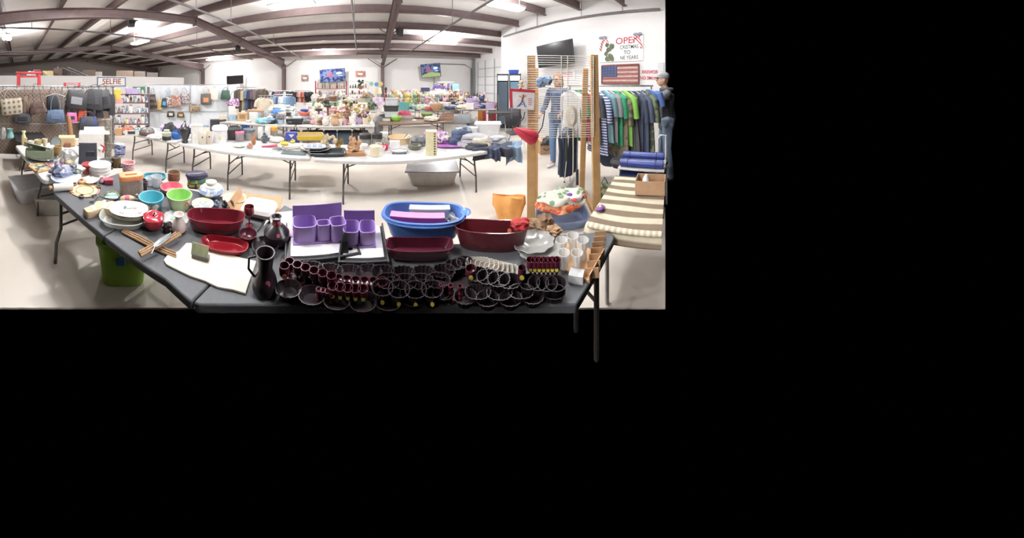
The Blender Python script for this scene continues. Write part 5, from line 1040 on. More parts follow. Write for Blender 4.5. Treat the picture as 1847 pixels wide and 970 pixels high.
for q, (px, lb) in enumerate(((314, 'bright blue glass bottle set nearest the camp pot'), (322, 'bright blue glass bottle set beside the black urn'), (318, 'deep blue water bottle lying before the urn'))):
    vase('blue_bottle', lb, 'bottle', (px-5, 233+q, px+5, 250+q), M('#2f6fd0', .2, trans=.3), BOTTLE)
t, w, d, h = put('lidded_urn', 'tall black ceramic urn with a finial lid', 'urn', (323, 216, 344, 260), rim=False); revolve([(r*w/2, q*h) for r, q in URN[:7]]).build('urn_body', M('#26262c', .25, coat=.4), t); revolve([(r*w/2, q*h) for r, q in URN[6:]]).build('urn_lid', M('#2e2e34', .25, coat=.4), t); 
for s in (-1, 1): MB().tube([(s*w*.45, 0, h*.62), (s*w*.6, 0, h*.58), (s*w*.58, 0, h*.45), (s*w*.46, 0, h*.4)], .008).build('handle', M('#26262c', .25), t)
t, w, d, h = put('waste_bin', 'tall white plastic bin in front of the lilac case', 'bin', (344, 223, 366, 260), dr=.8); shell(w, d, h, p=4, taper=.9, th=.004, rimw=.005).build('bin_body', M('#efeee8', .4), t)
book('blue photo covered book leaning behind the pale packages', (364, 226, 377, 252), M('#3f5f9c', .4, c2='#8fa4cc', pat='noise', ps=8), dr=.3)
for q, (bb, lb) in enumerate((((358, 238, 372, 261), 'beige fabric package with a dark dot, nearest the white bin'), ((372, 237, 383, 260), 'beige fabric package beside the cartoon bucket'))):
    t, w, d, h = put('package', lb, 'package', bb, rim=False, dr=.5); MB().loft([(0, w*.45, d*.45), (h*.1, w*.5, d*.5), (h*.8, w*.48, d*.45), (h, w*.35, d*.15)], n=24, p=4).noise(.006, 12, q).build('package_body', M('#cfc4b2', .7), t); MB().ell((0, -d*.5, h*.6), (.012, .004, .012), 2).build('dark_dot', BLACK, t)
t, w, d, h = put('bucket', 'white plastic bucket with a pale yellow star print and lid', 'bucket', (382, 227, 411, 260), rim=False); revolve([(w*.42, 0), (w*.47, h*.8), (w*.4, h*.8)]).build('bucket_body', M('#e8e6ea', .35), t); revolve([(w*.5, h*.78), (w*.5, h*.92), (w*.44, h), (.001, h)]).build('lid', M('#eeeef0', .35), t)
st = []
for i in range(10): rr_ = w*.16 if i % 2 == 0 else w*.07; st.append((rr_*sin(i*pi/5), rr_*cos(i*pi/5)))
MB().prism(st, 0, .004).xf(Matrix.Translation((0, -w*.45, h*.38)) @ Matrix.Rotation(R(90), 4, 'X')).build('star_print', M('#e2d884', .5), t, smooth=False)
t, w, d, h = put('loudspeaker', 'black boxy speaker case beside the cartoon bucket', 'speaker', (410, 229, 436, 254), rim=False); MB().loft([(0, w*.48, w*.35), (h*.85, w*.5, w*.38), (h, w*.4, w*.28)], n=24, p=6).build('case', M('#232326', .5), t); MB().tube([(-w*.3, 0, h), (-w*.2, 0, h*1.1), (w*.2, 0, h*1.1), (w*.3, 0, h)], .01).build('handle', BLACK, t)
MB().box((w*.1, -w*.36, h*.45), (w*.5, .01, h*.4)).build('grille', M('#4a2c34', .6), t)
t, w, d, h = put('staple_gun', 'black long office punch behind the speaker case', 'tool', (379, 214, 408, 238), T, .3, rim=False); MB().box((-w*.2, 0, h*.5), (w*.6, d, h*.9)).box((w*.2, 0, h*.85), (w*.6, d*.5, h*.15), ry=-.1).build('tool_body', M('#303034', .5), t, .01)
jar('clear jar with a pink lid beside the speaker case', (424, 237, 441, 256), M('#cfc8cc', .15, trans=.5), M('#e07090', .4), handle=True)
jar('large clear jar with dark blue cloth lid', (438, 232, 460, 254), M('#c8c4bc', .15, trans=.5), M('#56606c', .6), lf=.3)
figurine('brown carved kangaroo figure standing upright', (452, 238, 463, 263), M('#a86a44', .5), skirt=False, seed=2)
figurine('brown carved animal lying before the kangaroo', (443, 257, 458, 269), M('#b87a58', .5), skirt=False)
plate('cream scalloped cat shaped spoon rest', (420, 257, 443, 268), M('#e3dcc4', .4), name='spoon_rest', rip=.06, rn=7, hh=.03)
figurine('slate blue seated bear figure with a loop on its head', (468, 238, 486, 259), M('#4d5a66', .4), skirt=False, seed=4)
vase('white_bottle', 'white cylinder bottle behind the blue bear', 'bottle', (465, 229, 474, 250), M('#efefee', .4), [(1, 0), (1, .9), (.85, 1)]); vase('white_bottle', 'white bottle beside the orange lidded jar', 'bottle', (478, 228, 488, 248), M('#ecece6', .4), [(1, 0), (1, .9), (.85, 1)])
jar('clear jar with a broad orange yellow lid', (486, 228, 501, 247), M('#d8d0c4', .15, trans=.5), M('#eda63c', .4), lf=.4)
t, w, d, h = put('covered_dish', 'white ceramic bird shaped covered dish', 'dish', (485, 245, 513, 259), rim=False, dr=.6); MB().ell((0, 0, h*.45), (w*.48, d*.5, h*.45), 3, .15, 2).ell((-w*.35, 0, h*.8), (w*.12, d*.15, h*.25), 2).build('dish_body', M('#e9e6e0', .35), t)
t, w, d, h = put('blue_box', 'bright blue box with a white triangle print', 'box', (515, 238, 536, 253), rim=False, dr=.4); MB().box((0, 0, h/2), (w, d, h)).build('box_body', M('#3a48b0', .5), t, .002, smooth=False); MB().prism([(-w*.25, h*.2), (w*.25, h*.2), (.0, -h*.22)], 0, .003).xf(Matrix.Translation((0, -d*.5, h*.55)) @ Matrix.Rotation(R(90), 4, 'X')).build('triangle_print', WHITE, t, smooth=False)
t, w, d, h = put('yellow_box', 'shallow yellow carton with brown insides tipped toward the aisle', 'box', (534, 236, 583, 254), rim=True, dr=.7); shell(w, d, h*.8, p=8, taper=.95, th=.01).build('carton_body', M('#d9b92e', .5), t); MB().box((0, 0, h*.4), (w*.9, d*.88, h*.6)).build('brown_insert', M('#8a6a2c', .7), t, smooth=False)
bowl('yellow_bowl', 'small lemon yellow bowl before the blue box', 'bowl', (505, 255, 521, 264), M('#f0cf3a', .4)); figurine('little yellow and green ceramic fruit beside the lemon bowl', (522, 250, 534, 259), M('#d9d04a', .4), skirt=False)
t, w, d, h = put('hair_clamp', 'crimson kitchen tongs lying near the table edge', 'tongs', (472, 257, 502, 267), dr=.35); MB().tube([(-w*.5, 0, .01), (-w*.1, d*.2, .014), (w*.45, d*.3, .03)], .012).tube([(-w*.5, 0, .01), (-w*.1, -d*.1, .014), (w*.45, -d*.1, .02)], .012).build('tong_arm', M('#c02c4c', .4), t)
for q in range(4):
    c_ = W(528+q*3, 266+q*1.5, T); solo('metal_rod', MB().tube([(-.17, 0, .012), (.17, .03, .012+.01*q)], .011, 8), M(['#8a8478', '#a09a8e', '#6f6a66', '#b0a898'][q], .4, .5), ['grey metal curtain rod nearest the lemon bowl', 'silver curtain rod second in the bundle', 'dark curtain rod third in the bundle', 'pale curtain rod closest to the table edge'][q], 'rod', c_, .35+q*.03)
for q, (px, py, c, lb) in enumerate(((455, 267, '#bcd4dc', 'pale blue plastic sleeve lying flat at the table edge'), (480, 271, '#cfe0e8', 'pale clear sleeve of papers before the crimson tongs'), (505, 272, '#6f7478', 'tangle of grey tools before the curtain rods'), (530, 277, '#4f5a5c', 'dark cooling rack lying flat before the egg tray'))):
    c_ = W(px, py, T)
    if q < 2: solo('plastic_sleeve', MB().sheet(lambda u, v: (u*.26-.13, v*.14-.07, .006+.008*sin(u*8+q)*sin(v*6)), 10, 6, .002), M(c, .3), lb, 'sleeve', c_, .3-q*.5)
    elif q == 2:
        m = MB(); r2 = random.Random(8)
        for i in range(7): x, y = r2.uniform(-.08, .08), r2.uniform(-.05, .05); m.tube([(x-.06, y, .01+i*.004), (x, y+.02, .015+i*.004), (x+.07, y-.01, .012+i*.004)], .007, 6)
        solo('tool_bundle', m, M(c, .4, .5), lb, 'tools', c_)
    else:
        m = MB(); [m.tube([(-.17, -.08+i*.02, .012), (.17, -.08+i*.02, .012)], .003, 5) for i in range(9)]; m.tube([(-.17, -.08, .012), (.17, -.08, .012), (.17, .08, .012), (-.17, .08, .012)], .005, 6, closed=True)
        solo('cooling_rack', m, M(c, .4, .5), lb, 'rack', c_, .15)
# second half (nearest the joint to laundry)
plate('round fluted glass platter under the egg tray', (540, 260, 597, 280), M('#b9b6ac', .15, trans=.4), name='glass_platter', rip=.02, rn=24, hh=.05)
t, w, d, h = put('egg_tray', 'white deviled egg tray with blue edge stacked on the platter', 'tray', (547, 254, 588, 270), T+.05, .6); MB().loft([(0, w*.4, d*.4), (.02, w*.5, d*.5), (.03, w*.49, d*.49), (.015, w*.4, d*.4)], n=36, p=3).build('tray_body', M('#e2e6ee', .3), t)
for i in range(6): MB().tube([((i % 3-1)*w*.25+.03*cos(k*pi/6), (i//3-.5)*d*.4+.02*sin(k*pi/6), .03) for k in range(12)], .004, 5, closed=True).build('egg_cup_ring', M('#5a76b0', .4), t)
m = MB(); r2 = random.Random(2)
for i in range(14): x, y = r2.uniform(-.12, .12), r2.uniform(-.06, .06); m.ell((x, y, r2.uniform(.04, .16)), (r2.uniform(.02, .04), r2.uniform(.015, .03), r2.uniform(.03, .07)), 1, .3, i, rot=Matrix.Rotation(r2.uniform(-1, 1), 4, 'Y'))
solo('dried_leaves', m, M('#cdb994', .7, var=.25), 'cluster of tan dried leaf ornaments behind the dark pan', 'ornament', W(594, 266, T), 0)
m = MB(); 
for i in range(12): an = i*.52; m.ell((cos(an)*.05, sin(an)*.03, .06+.03*(i % 3)), (.015, .01, .04), 1, 0, 0, rot=Matrix.Rotation(cos(an), 4, 'Y'))
m.cyl((0, 0, 0), .03, .05); solo('gold_ornament', m, M('#b08c38', .3, .7), 'spiky gold metal flower ornament standing at the back', 'ornament', P(611, 3.5, T), 0)
t, w, d, h = put('baking_pan', 'dark grey metal baking pan at the table edge', 'pan', (558, 268, 623, 284), dr=.55); shell(w, d, .05, p=8, taper=.9, th=.004, rimw=.01).build('pan_body', M('#4a5054', .35, .5), t)
t, w, d, h = put('wooden_statue', 'tan carved wooden eagle on a brown block base', 'statue', (621, 244, 658, 283), rim=False, dr=.6)
MB().box((0, 0, h*.09), (w, d*.8, h*.18)).build('base_block', M('#a87a50', .6), t, .005); MB().ell((-w*.05, 0, h*.35), (w*.28, d*.3, h*.22), 3, .6, 1).ell((-w*.1, 0, h*.6), (w*.18, d*.2, h*.3), 3, .6, 2).ell((-w*.2, 0, h*.86), (w*.08, w*.08, h*.12), 2, .3, 3).ell((w*.2, 0, h*.6), (w*.12, d*.1, h*.2), 2, .6, 5, rot=Matrix.Rotation(.5, 4, 'Y')).build('carved_body', M('#bd8f68', .6, var=.2, scale=30), t)
for q, (bb, lb) in enumerate((((648, 241, 670, 263), 'glass canister with a wide black lid behind the eagle statue'), ((671, 240, 690, 264), 'glass mug canister with a black lid and loop handle'))):
    jar(lb, bb, M('#c9ccc8', .12, trans=.6), M('#222224', .4), lf=.42, handle=q == 1)
bowl('mixing_bowl', 'large white mixing bowl behind the black lidded canisters', 'bowl', (683, 237, 701, 256), M('#ecebe8', .35)); cup('cream mug with an ink sketch beside the black lid mug', (676, 253, 690, 266), M('#e6e2d4', .4, c2='#8a8478', pat='noise', ps=30), name='mug')
vase('candle_jar', 'cream pillar candle jar at the table edge', 'candle', (667, 262, 687, 284), M('#e8d9b8', .4), [(.9, 0), (1, .05), (1, .95), (.9, 1), (.85, .92)]); bowl('white_bowl', 'small white bowl behind the cream pillar candle', 'bowl', (683, 262, 696, 275), M('#ecebe8', .35)); cup('crimson plastic measuring cup', (688, 260, 701, 272), M('#d02a58', .4), handle=False)
bowl('white_bowl', 'white soup bowl with a small red dot near the statue', 'bowl', (645, 258, 664, 271), M('#e8e2dc', .35))
t, w, d, h = put('basin', 'large tan plastic basin with utensils inside', 'basin', (701, 241, 742, 263)); shell(w, w*.9, h, taper=.85, th=.006, rimw=.006).build('basin_body', M('#dcbf94', .5), t); MB().tube([(w*.1, 0, h*.4), (w*.35, .05, h*1.3)], .008).tube([(w*.15, -.02, h*.4), (w*.42, 0, h*1.15)], .01).build('metal_utensil', CHROME, t)
box_thing('white_carton', 'small white carton in front of the tan basin', 'carton', (703, 254, 721, 268), M('#e9e8ec', .6), rim=False, dr=.5)
t, w, d, h = put('dish_with_feet', 'white oval dish with navy rim on small black feet', 'dish', (704, 264, 736, 279), dr=.6); MB().loft([(.012, w*.3, d*.3), (.03, w*.5, d*.5), (.034, w*.48, d*.48), (.018, w*.3, d*.3)], n=36).build('dish_body', M('#e6e6ea', .3), t)
MB().tube([(w*.49*cos(i*pi/16), d*.49*sin(i*pi/16), .034) for i in range(32)], .004, 6, closed=True).build('navy_rim', M('#3a4470', .4), t)
for s in (-1, 1): MB().ell((s*w*.35, -d*.3, .008), (.012, .012, .01), 2).build('foot', BLACK, t)
t, w, d, h = put('pewter_pot', 'round grey pewter pot with a handle beside the ornate tin', 'pot', (736, 255, 761, 272)); revolve([(w*.42, 0), (w*.5, h*.3), (w*.5, h*.75), (w*.36, h*.95), (w*.38, h), (w*.3, h), (w*.3, h*.9)]).build('pot_body', M('#6c6a5e', .35, .5), t); MB().tube([(w*.4, 0, h*.7), (w*.75, 0, h*.75)], .012).build('handle', M('#6c6a5e', .35, .5), t)
t, w, d, h = put('slow_cooker', 'dark grey lidded roasting pot behind the pewter pot', 'pot', (741, 245, 769, 266), rim=False); revolve([(w*.45, 0), (w*.5, h*.3), (w*.5, h*.6), (w*.3, h*.95), (.001, h)]).build('pot_body', M('#44484e', .4), t)
t, w, d, h = put('ornate_tin', 'tall cream tin with brown scalloped border and pink lid', 'tin', (768, 236, 788, 281), rim=False, dr=.8); MB().box((0, 0, h*.5), (w, d, h)).build('tin_body', M('#e3dcae', .5), t, .004, smooth=False)
for i in range(9): MB().ell((w*.3, -d*.5, h*(.08+i*.105)), (w*.1, .004, h*.04), 2).build('scallop_motif', M('#6b5540', .5), t)
MB().box((w*.5, 0, h*.5), (.004, d*.8, h*.9)).build('side_print', M('#8a5a6a', .5), t, smooth=False); MB().box((0, 0, h), (w*1.02, d*1.02, h*.03)).build('lid', M('#dfd4a8', .5), t, .003, smooth=False)
bowl('purple_bowl', 'large orchid purple serving bowl behind the ornate tin', 'bowl', (764, 236, 808, 256), M('#c07ac8', .4), dr=.8)
t, w, d, h = put('purple_tray', 'orchid purple tray under the grey laundry', 'tray', (786, 254, 840, 268), dr=.8); shell(w, d, .035, p=4, taper=.85, th=.005, rimw=.008).build('tray_body', M('#b76cc4', .4), t)
m, l, a = lump((786, 240, 812, 258), T+.03, .6, .6, 3, 9); solo('wrapped_candy', m, M('#d9c8c0', .6, c2='#8a6aa0', pat='noise', ps=16), 'mixed small white and violet cosmetics on the purple tray', 'cosmetics', l, a)
# laundry: separate garments
def laundry(lb, bb, c, seed, dr=.6, lay=3, c2=None): return clothpile(lb, bb, M(c, .8, c2=c2, pat='noise' if c2 else None, ps=12) if c2 else M(c, .8), dr=dr, seed=seed, layers=lay)
laundry('folded dark denim jeans in the laundry pile', (810, 236, 846, 262), '#3c4a68', 1); laundry('blue grey patterned shirt on top of the laundry pile', (816, 230, 862, 256), '#5c6a80', 2, c2='#a9b4c0', lay=4)
laundry('pale grey jersey stretched across the laundry pile', (826, 244, 892, 268), '#a5a4ab', 3, lay=3); laundry('cream cotton top folded in the laundry pile', (852, 251, 888, 269), '#c2b9a6', 4, lay=2); laundry('charcoal trousers under the grey jersey', (838, 258, 882, 271), '#34343e', 5, lay=2)
def drape(lb, px0, px1, yb, d_, c, seed, nm='draped_garment'):
    # hangs over the table end: top on the table, front falling down
    a = ang((px0+px1)/2); k = d_/F; w = (px1-px0)*k; zb = zat(yb, d_); top = T+.015
    def f(u, v):
        x = (u-.5)*w; s = v*(top+.05-zb+.3); 
        if s < .3: y, z = .3-s, top+.03+.03*sin(u*7+seed)*sin(s*12)
        else: y, z = -.03-.022*sin(u*16+seed), top+.03+.03*sin(u*7+seed)*sin(3.6)-(s-.3)*(.85+.15*sin(u*4+seed))
        return (x+.01*sin(v*9), y, z)
    m = MB().sheet(f, 40, 30, .012).noise(.008, 9, seed); c_ = P((px0+px1)/2, d_, 0); return solo(nm, m, M(c, .85, var=.15), lb, 'clothing', c_, -a)
drape('navy cardigan hanging over the table end', 852, 925, 283, 3.36, '#2f3446', 1); drape('faded denim leg hanging lowest at the table corner', 912, 941, 294, 3.42, '#6f8aa6', 2.4); drape('light blue jeans fold hanging below the navy cardigan', 880, 902, 287, 3.3, '#3a4560', 4)
laundry('white tank top at the far corner of the laundry table', (880, 246, 918, 264), '#b3b5b9', 7, lay=2)
# ---------------------------------------------------------------- random helpers for crowded tables
CC = {'white': '#ebe8e2', 'cream': '#e0d3b8', 'tan': '#c09a72', 'brown': '#7d5a42', 'pink': '#dca0ae', 'lilac': '#bba4cc', 'grey': '#9a9a9c', 'dark': '#3c3a3e', 'green': '#7fa070', 'pale blue': '#a9c4d8', 'red': '#b84850', 'gold': '#b99a50', 'teal': '#4f9a98', 'yellow': '#e0cc6a', 'navy': '#36406a'}
def crowd(px0, px1, d0, d1, n, z, sz, kinds, cols, where, seed):
    r_ = random.Random(seed); pts = []
    tb = [t_ for t_ in TABLES if abs(t_[3]-z) < .01]
    for _ in range(n*40):
        a, b, dp, tz = r_.choice(tb); a, b = Vector(a), Vector(b); u = (b-a).normalized(); v = Vector((-u.y, u.x)); L_ = (b-a).length
        q = a+u*r_.uniform(.05, L_-.05)+v*r_.uniform(.08, dp-.05); d_ = q.length; px = X0+F*math.atan2(q.x, q.y)
        if len(pts) < n and px0 < px < px1 and d0 < d_ < d1: pts.append((Y0+(H-z)*F/d_, px))
    pts.sort()
    for i, (py, px) in enumerate(pts):
        k = r_.choice(kinds); cn = r_.choice(cols); m = M(CC[cn], .5); s = sz*r_.uniform(.75, 1.3); b = (px-s/2, py-s*r_.uniform(.8, 1.5), px+s/2, py+s*.1)
        lb = '%s %s %s' % (cn, {'angel': 'robed figurine', 'animal': 'animal figurine', 'vase': 'small vase', 'cup': 'small cup', 'bowl': 'small bowl', 'jar': 'lidded jar', 'plush': 'stuffed toy', 'cloth': 'folded fabric', 'box': 'small box', 'tray': 'little tray', 'flower': 'artificial flower'}[k], where)
        if k == 'angel': figurine(lb, b, m, z, seed=1)
        elif k == 'animal': figurine(lb, b, m, z, name='animal_figurine', skirt=False, seed=2)
        elif k == 'vase': vase('small_vase', lb, 'vase', b, m, r_.choice([URN, BUDV, BOTTLE]), z)
        elif k == 'cup':
            l, a, w, d, h = fit(b, z, 1, False); solo('small_cup', shell(w*.8, w*.8, h*.7, taper=.8, n=18, th=.004).tube([(w*.34, 0, h*.15), (w*.55, 0, h*.3), (w*.36, 0, h*.55)], .006, 6), m, lb, 'cup', l, a)
        elif k == 'bowl': bowl('small_bowl', lb, 'bowl', (b[0], py-s*.45, b[2], b[3]), m, z)
        elif k == 'jar': l, a, w, d, h = fit(b, z, 1, False); solo('small_jar', revolve([(w*.4, 0), (w*.44, h*.7), (w*.3, h*.76), (w*.38, h*.8), (w*.38, h*.95), (.002, h)], n=18), m, lb, 'jar', l, a)
        elif k == 'plush': l = W(px, py, z); plush(lb, l, s*l.xy.length/F*1.2, m, rz=-ang(px)+r_.uniform(-.8, .8), seed=i)
        elif k == 'cloth': cloth(lb, (b[0]-s*.35, py-s*.5, b[2]+s*.35, b[3]), m, z, seed=i, ns=.35)
        elif k == 'box': l, a, w, d, h = fit(b, z, .7, False); solo('small_box', MB().box((0, 0, h*.35), (w, w*.7, h*.7)), m, lb, 'box', l, a+r_.uniform(-.4, .4), bev=.004, smooth=False)
        elif k == 'flower':
            l, a, w, d, h = fit(b, z, .7, False); q = MB(); q.tube([(0, 0, 0), (0, 0, h*.6)], .006, 5)
            for j in range(6): q.ell((w*.3*cos(j*1.05), w*.2*sin(j*1.05), h*(.7+.1*(j % 3))), (w*.22, w*.18, h*.14), 1, .3, j)
            solo('artificial_flower', q, m, lb, 'flower', l, a)
# second-row table E: towels, tubs (left), figurines (right)
cloth('turquoise towel folded at the edge of the second row table', (461, 213, 485, 224), M('#7fc4cc', .85), name='folded_towel', cat='towel'); cloth('pale blue and black towel beside the turquoise one', (480, 212, 500, 224), M('#5f9ac0', .85, c2='#2c3038', pat='noise', ps=6), name='folded_towel', cat='towel', seed=3)
for q, (bb, c, lb) in enumerate((((428, 203, 446, 219), '#d2aa78', 'tan paper gift bag on the second row table'), ((447, 198, 476, 215), '#b98e68', 'open brown carton behind the turquoise towel'))):
    box_thing('paper_box', lb, 'box', bb, M(c, .8), rim=False, dr=.6, tape=M('#a87e58', .8))
t, w, d, h = put('roasting_pan', 'black roasting pan with a grey tray on top', 'pan', (516, 208, 547, 225), rim=False, dr=.6); shell(w, d, h*.6, p=4, taper=.85, th=.006, rimw=.01).build('pan_body', M('#2c3034', .4, .3), t); MB().box((-w*.05, 0, h*.72), (w*.9, d*.8, h*.2)).build('grey_tray', M('#b9bcc0', .4), t, .01)
for q, (w2, zz, hh, c, lb) in enumerate(((.36, .0, .1, '#c9bdd8', 'lilac cake carrier base under the coral ring'), (.34, .1, .1, '#ee7458', 'coral orange plastic ring basin in the stack'), (.22, .2, .06, '#3a4aa8', 'royal blue plastic dish on top of the coral basin'))):
    l = W(549, 214, T); solo('plastic_basin', shell(w2, w2, hh, taper=.9, th=.01, rimw=.012), M(c, .4), lb, 'basin', (l.x, l.y, T+zz), 0)
t, w, d, h = put('glass_tank', 'small square glass tank holding brown shells', 'tank', (546, 213, 561, 224), rim=False, dr=.8); shell(w, d, h, p=8, taper=1, th=.004).build('glass_tank_body', CLEAR, t); MB().ell((0, 0, h*.3), (w*.4, d*.4, h*.3), 3, .5).build('shell_fill', M('#8a7a5a', .8, var=.3), t)
l, a, w, d, h = fit((498, 206, 514, 223), T, .8); solo('plastic_basket', shell(w, d, h, taper=.8, th=.004), M('#c9c4d8', .2, trans=.4), 'clear lilac basket of trinkets beside the black roasting pan', 'basket', l, a)
l, a, w, d, h = fit((480, 187, 530, 206), T, .6, False); m = MB().ell((0, 0, h*.5), (w*.5, d*.5, h*.5), 3, .5, 6); solo('bagged_linen', m, M('#b9d0cc', .4, c2='#e4ecea', pat='noise', ps=5), 'mint green linen in a clear bag behind the basket', 'linen', l, a)
l, a, w, d, h = fit((492, 189, 508, 206), T, .8, False); solo('blue_cushion', MB().ell((0, 0, h*.5), (w*.5, d*.4, h*.5), 3, .15), M('#4a7cc8', .7), 'round blue cushion beside the mint green linen', 'cushion', P(498, 6.4, T), a)
crowd(400, 430, 5, 7.2, 6, T, 12, ['box', 'cup'], ['white', 'cream', 'pale blue'], 'at the purse panel end of the second row', 1)
crowd(445, 560, 5.3, 7.3, 60, T, 12, ['cup', 'bowl', 'box', 'jar', 'tray' if 0 else 'vase'], ['white', 'cream', 'grey', 'pale blue', 'pink', 'dark'], 'among the tubs of the second row', 2)
crowd(562, 676, 5, 6.2, 80, T, 13, ['angel', 'animal', 'vase', 'cup', 'bowl'], ['white', 'cream', 'white', 'tan', 'brown', 'lilac', 'pink', 'cream', 'gold'], 'among the figurines of the second row', 3)
crowd(564, 676, 5.9, 7.2, 70, T, 16, ['angel', 'animal', 'vase', 'flower'], ['white', 'cream', 'tan', 'brown', 'pink', 'green', 'gold', 'white'], 'behind the figurines of the second row', 4)
t, w, d, h = put('purple_bottle', 'purple spray bottle at the corner of the figurine table', 'bottle', (661, 206, 667, 222), rim=False); revolve([(w*.45, 0), (w*.45, h*.55), (w*.2, h*.7), (w*.2, h*.8), (.001, h*.8)]).build('bottle_body', M('#c8bcdc', .3), t); MB().box((0, 0, h*.88), (w*.7, w*.4, h*.2)).build('spray_head', M('#54309a', .4), t, .004)
m = MB().ell((0, 0, .09), (.09, .08, .1), 3, .8, 5, f=14); solo('pine_cone', m, M('#4a4440', .7, var=.3), 'large dark pine cone ornament on the figurine table', 'pine cone', W(646, 221, T), 0)
for q, (px, py, hh, lb) in enumerate(((591, 221, .42, 'tall dark wooden post lamp among the figurines'), (575, 218, .3, 'brown carved wooden pole figure among the figurines'))):
    t = thing('wooden_post_lamp', lb, 'lamp', W(px, py, T), 0); MB().tube([(0, 0, 0), (.01, 0, hh*.5), (0, 0, hh)], .03).build('post_body', M('#7a4a3a', .6), t); MB().box((0, 0, hh), (.16, .12, .06)).build('post_cap', M('#2c2a2c', .6), t, .01)
# crates beneath the second row
for q, (x0, x1, c, lb) in enumerate(((523, 541, '#3c3a78', 'indigo storage crate under the tub end of the second row'), (545, 583, '#7a6a70', 'mauve grey crate under the second row beside the indigo crate'), (585, 607, '#3a4668', 'navy storage crate under the figurine table'), (609, 634, '#3c5468', 'slate blue storage crate under the figurine table'), (636, 664, '#4a4440', 'dark brown crate with a white tag under the figurine table'))):
    dd = 5.75; c_ = P((x0+x1)/2, dd, 0); t = thing('storage_crate', lb, 'crate', c_, -ang((x0+x1)/2)); w = (x1-x0)*dd/F
    shell(w, .3, .36, p=8, taper=.92, th=.008, rimw=.01).build('crate_body', M(c, .6), t); MB().box((0, 0, .37), (w*.98, .3, .02)).build('crate_lid', M(c, .5), t, .004)
    if q == 4: MB().box((0, -.16, .25), (.12, .006, .1)).build('white_tag', WHITE, t, smooth=False)
# grey plastic bag hanging at the table gap
m, l, a = lump((676, 210, 691, 238), .35, .6, .5, 3, 7); solo('plastic_bag', m, M('#8c8c90', .3, trans=.2), 'grey plastic bag slumped between the white and brown tables', 'plastic bag', (l.x, l.y, .0), a).scale = (1, 1, 1.9)
# brown table
bowl('green_bowl', 'lime green plastic bowl on the brown table', 'bowl', (704, 209, 726, 220), M('#8fd43c', .4), dr=.8)
book('cream paged book with dark cover at the corner of the brown table', (686, 211, 704, 219), M('#3a383c', .6), dr=.6); cloth('dark folded umbrella beside the cream paged book', (686, 205, 706, 212), M('#3c3e42', .6), name='umbrella', cat='umbrella')
for q, (bb, c, lb) in enumerate((((694, 190, 718, 208), '#d9dbe2', 'frosted white tote at the bottom of the tote stack'), ((692, 179, 719, 192), '#3a383c', 'black box in the middle of the tote stack'), ((695, 167, 718, 180), '#c9cdd6', 'frosted grey tote on top of the tote stack'))):
    dd = 6.15; w = (bb[2]-bb[0])*dd/F; z0 = [T, T+.24, T+.4][q]; h = [.24, .16, .2][q]; t = thing('storage_tote', lb, 'tote', P((bb[0]+bb[2])/2, dd, z0), -ang(706)); shell(w, .3, h-.02, p=7, taper=.92, th=.006).build('tote_body', M(c, .4), t); MB().box((0, 0, h-.012), (w*1.04, .32, .02)).build('tote_lid', M(c, .4), t, .005)
tray('red and white tray of crimson goods on the brown table', (716, 205, 748, 214), M('#e6e0e0', .4)); cloth('crimson tangle of ribbon on the white tray', (718, 199, 740, 213), M('#cf3a5c', .6), name='ribbon_pile', cat='ribbon', seed=5)
t, w, d, h = put('wire_lantern', 'black wire lantern on the brown table', 'lantern', (748, 199, 757, 214), rim=False)
for s in (-1, 1):
    for s2 in (-1, 1): MB().box((s*w*.4, s2*w*.4, h/2), (.012, .012, h)).build('lantern_post', BLACK, t)
MB().box((0, 0, h), (w, w, .02)).build('lantern_roof', BLACK, t); MB().box((0, 0, .01), (w, w, .02)).build('lantern_base', BLACK, t)
bowl('green_bowl', 'olive green salad bowl behind the wire lantern', 'bowl', (759, 203, 781, 214), M('#7a9a4c', .5))
t, w, d, h = put('scissors', 'white handled scissors lying on the brown table', 'scissors', (734, 209, 752, 218), dr=.4); MB().tube([(-w*.5, 0, .01), (w*.1, .01, .012)], .008).build('blade', STEEL, t); MB().tube([(w*.25+.05*cos(i*pi/6), .04+.035*sin(i*pi/6), .014) for i in range(12)], .01, 6, closed=True).tube([(w*.25+.05*cos(i*pi/6), -.04+.035*sin(i*pi/6), .014) for i in range(12)], .01, 6, closed=True).build('finger_loop', WHITE, t)
plate('tan wooden charger behind the scissors', (746, 204, 776, 214), M('#c89e74', .6), hh=.015); cloth('crumpled beige lace beside the brown slats', (764, 209, 792, 220), M('#d0c8ba', .8), seed=9)
for q in range(5):
    c_ = W(803+q*1.5, 217-q*2.3, T); solo('wooden_stick', MB().box((0, 0, .02+.012*q), (.46-.03*q, .07, .04)), M('#7a5540', .7, var=.2), ['brown wooden slat closest to the table edge', 'second brown wooden slat from the edge', 'middle brown wooden slat of the bundle', 'fourth brown wooden slat of the bundle', 'farthest brown wooden slat of the bundle'][q], 'slat', c_, -.25, bev=.003, smooth=False)
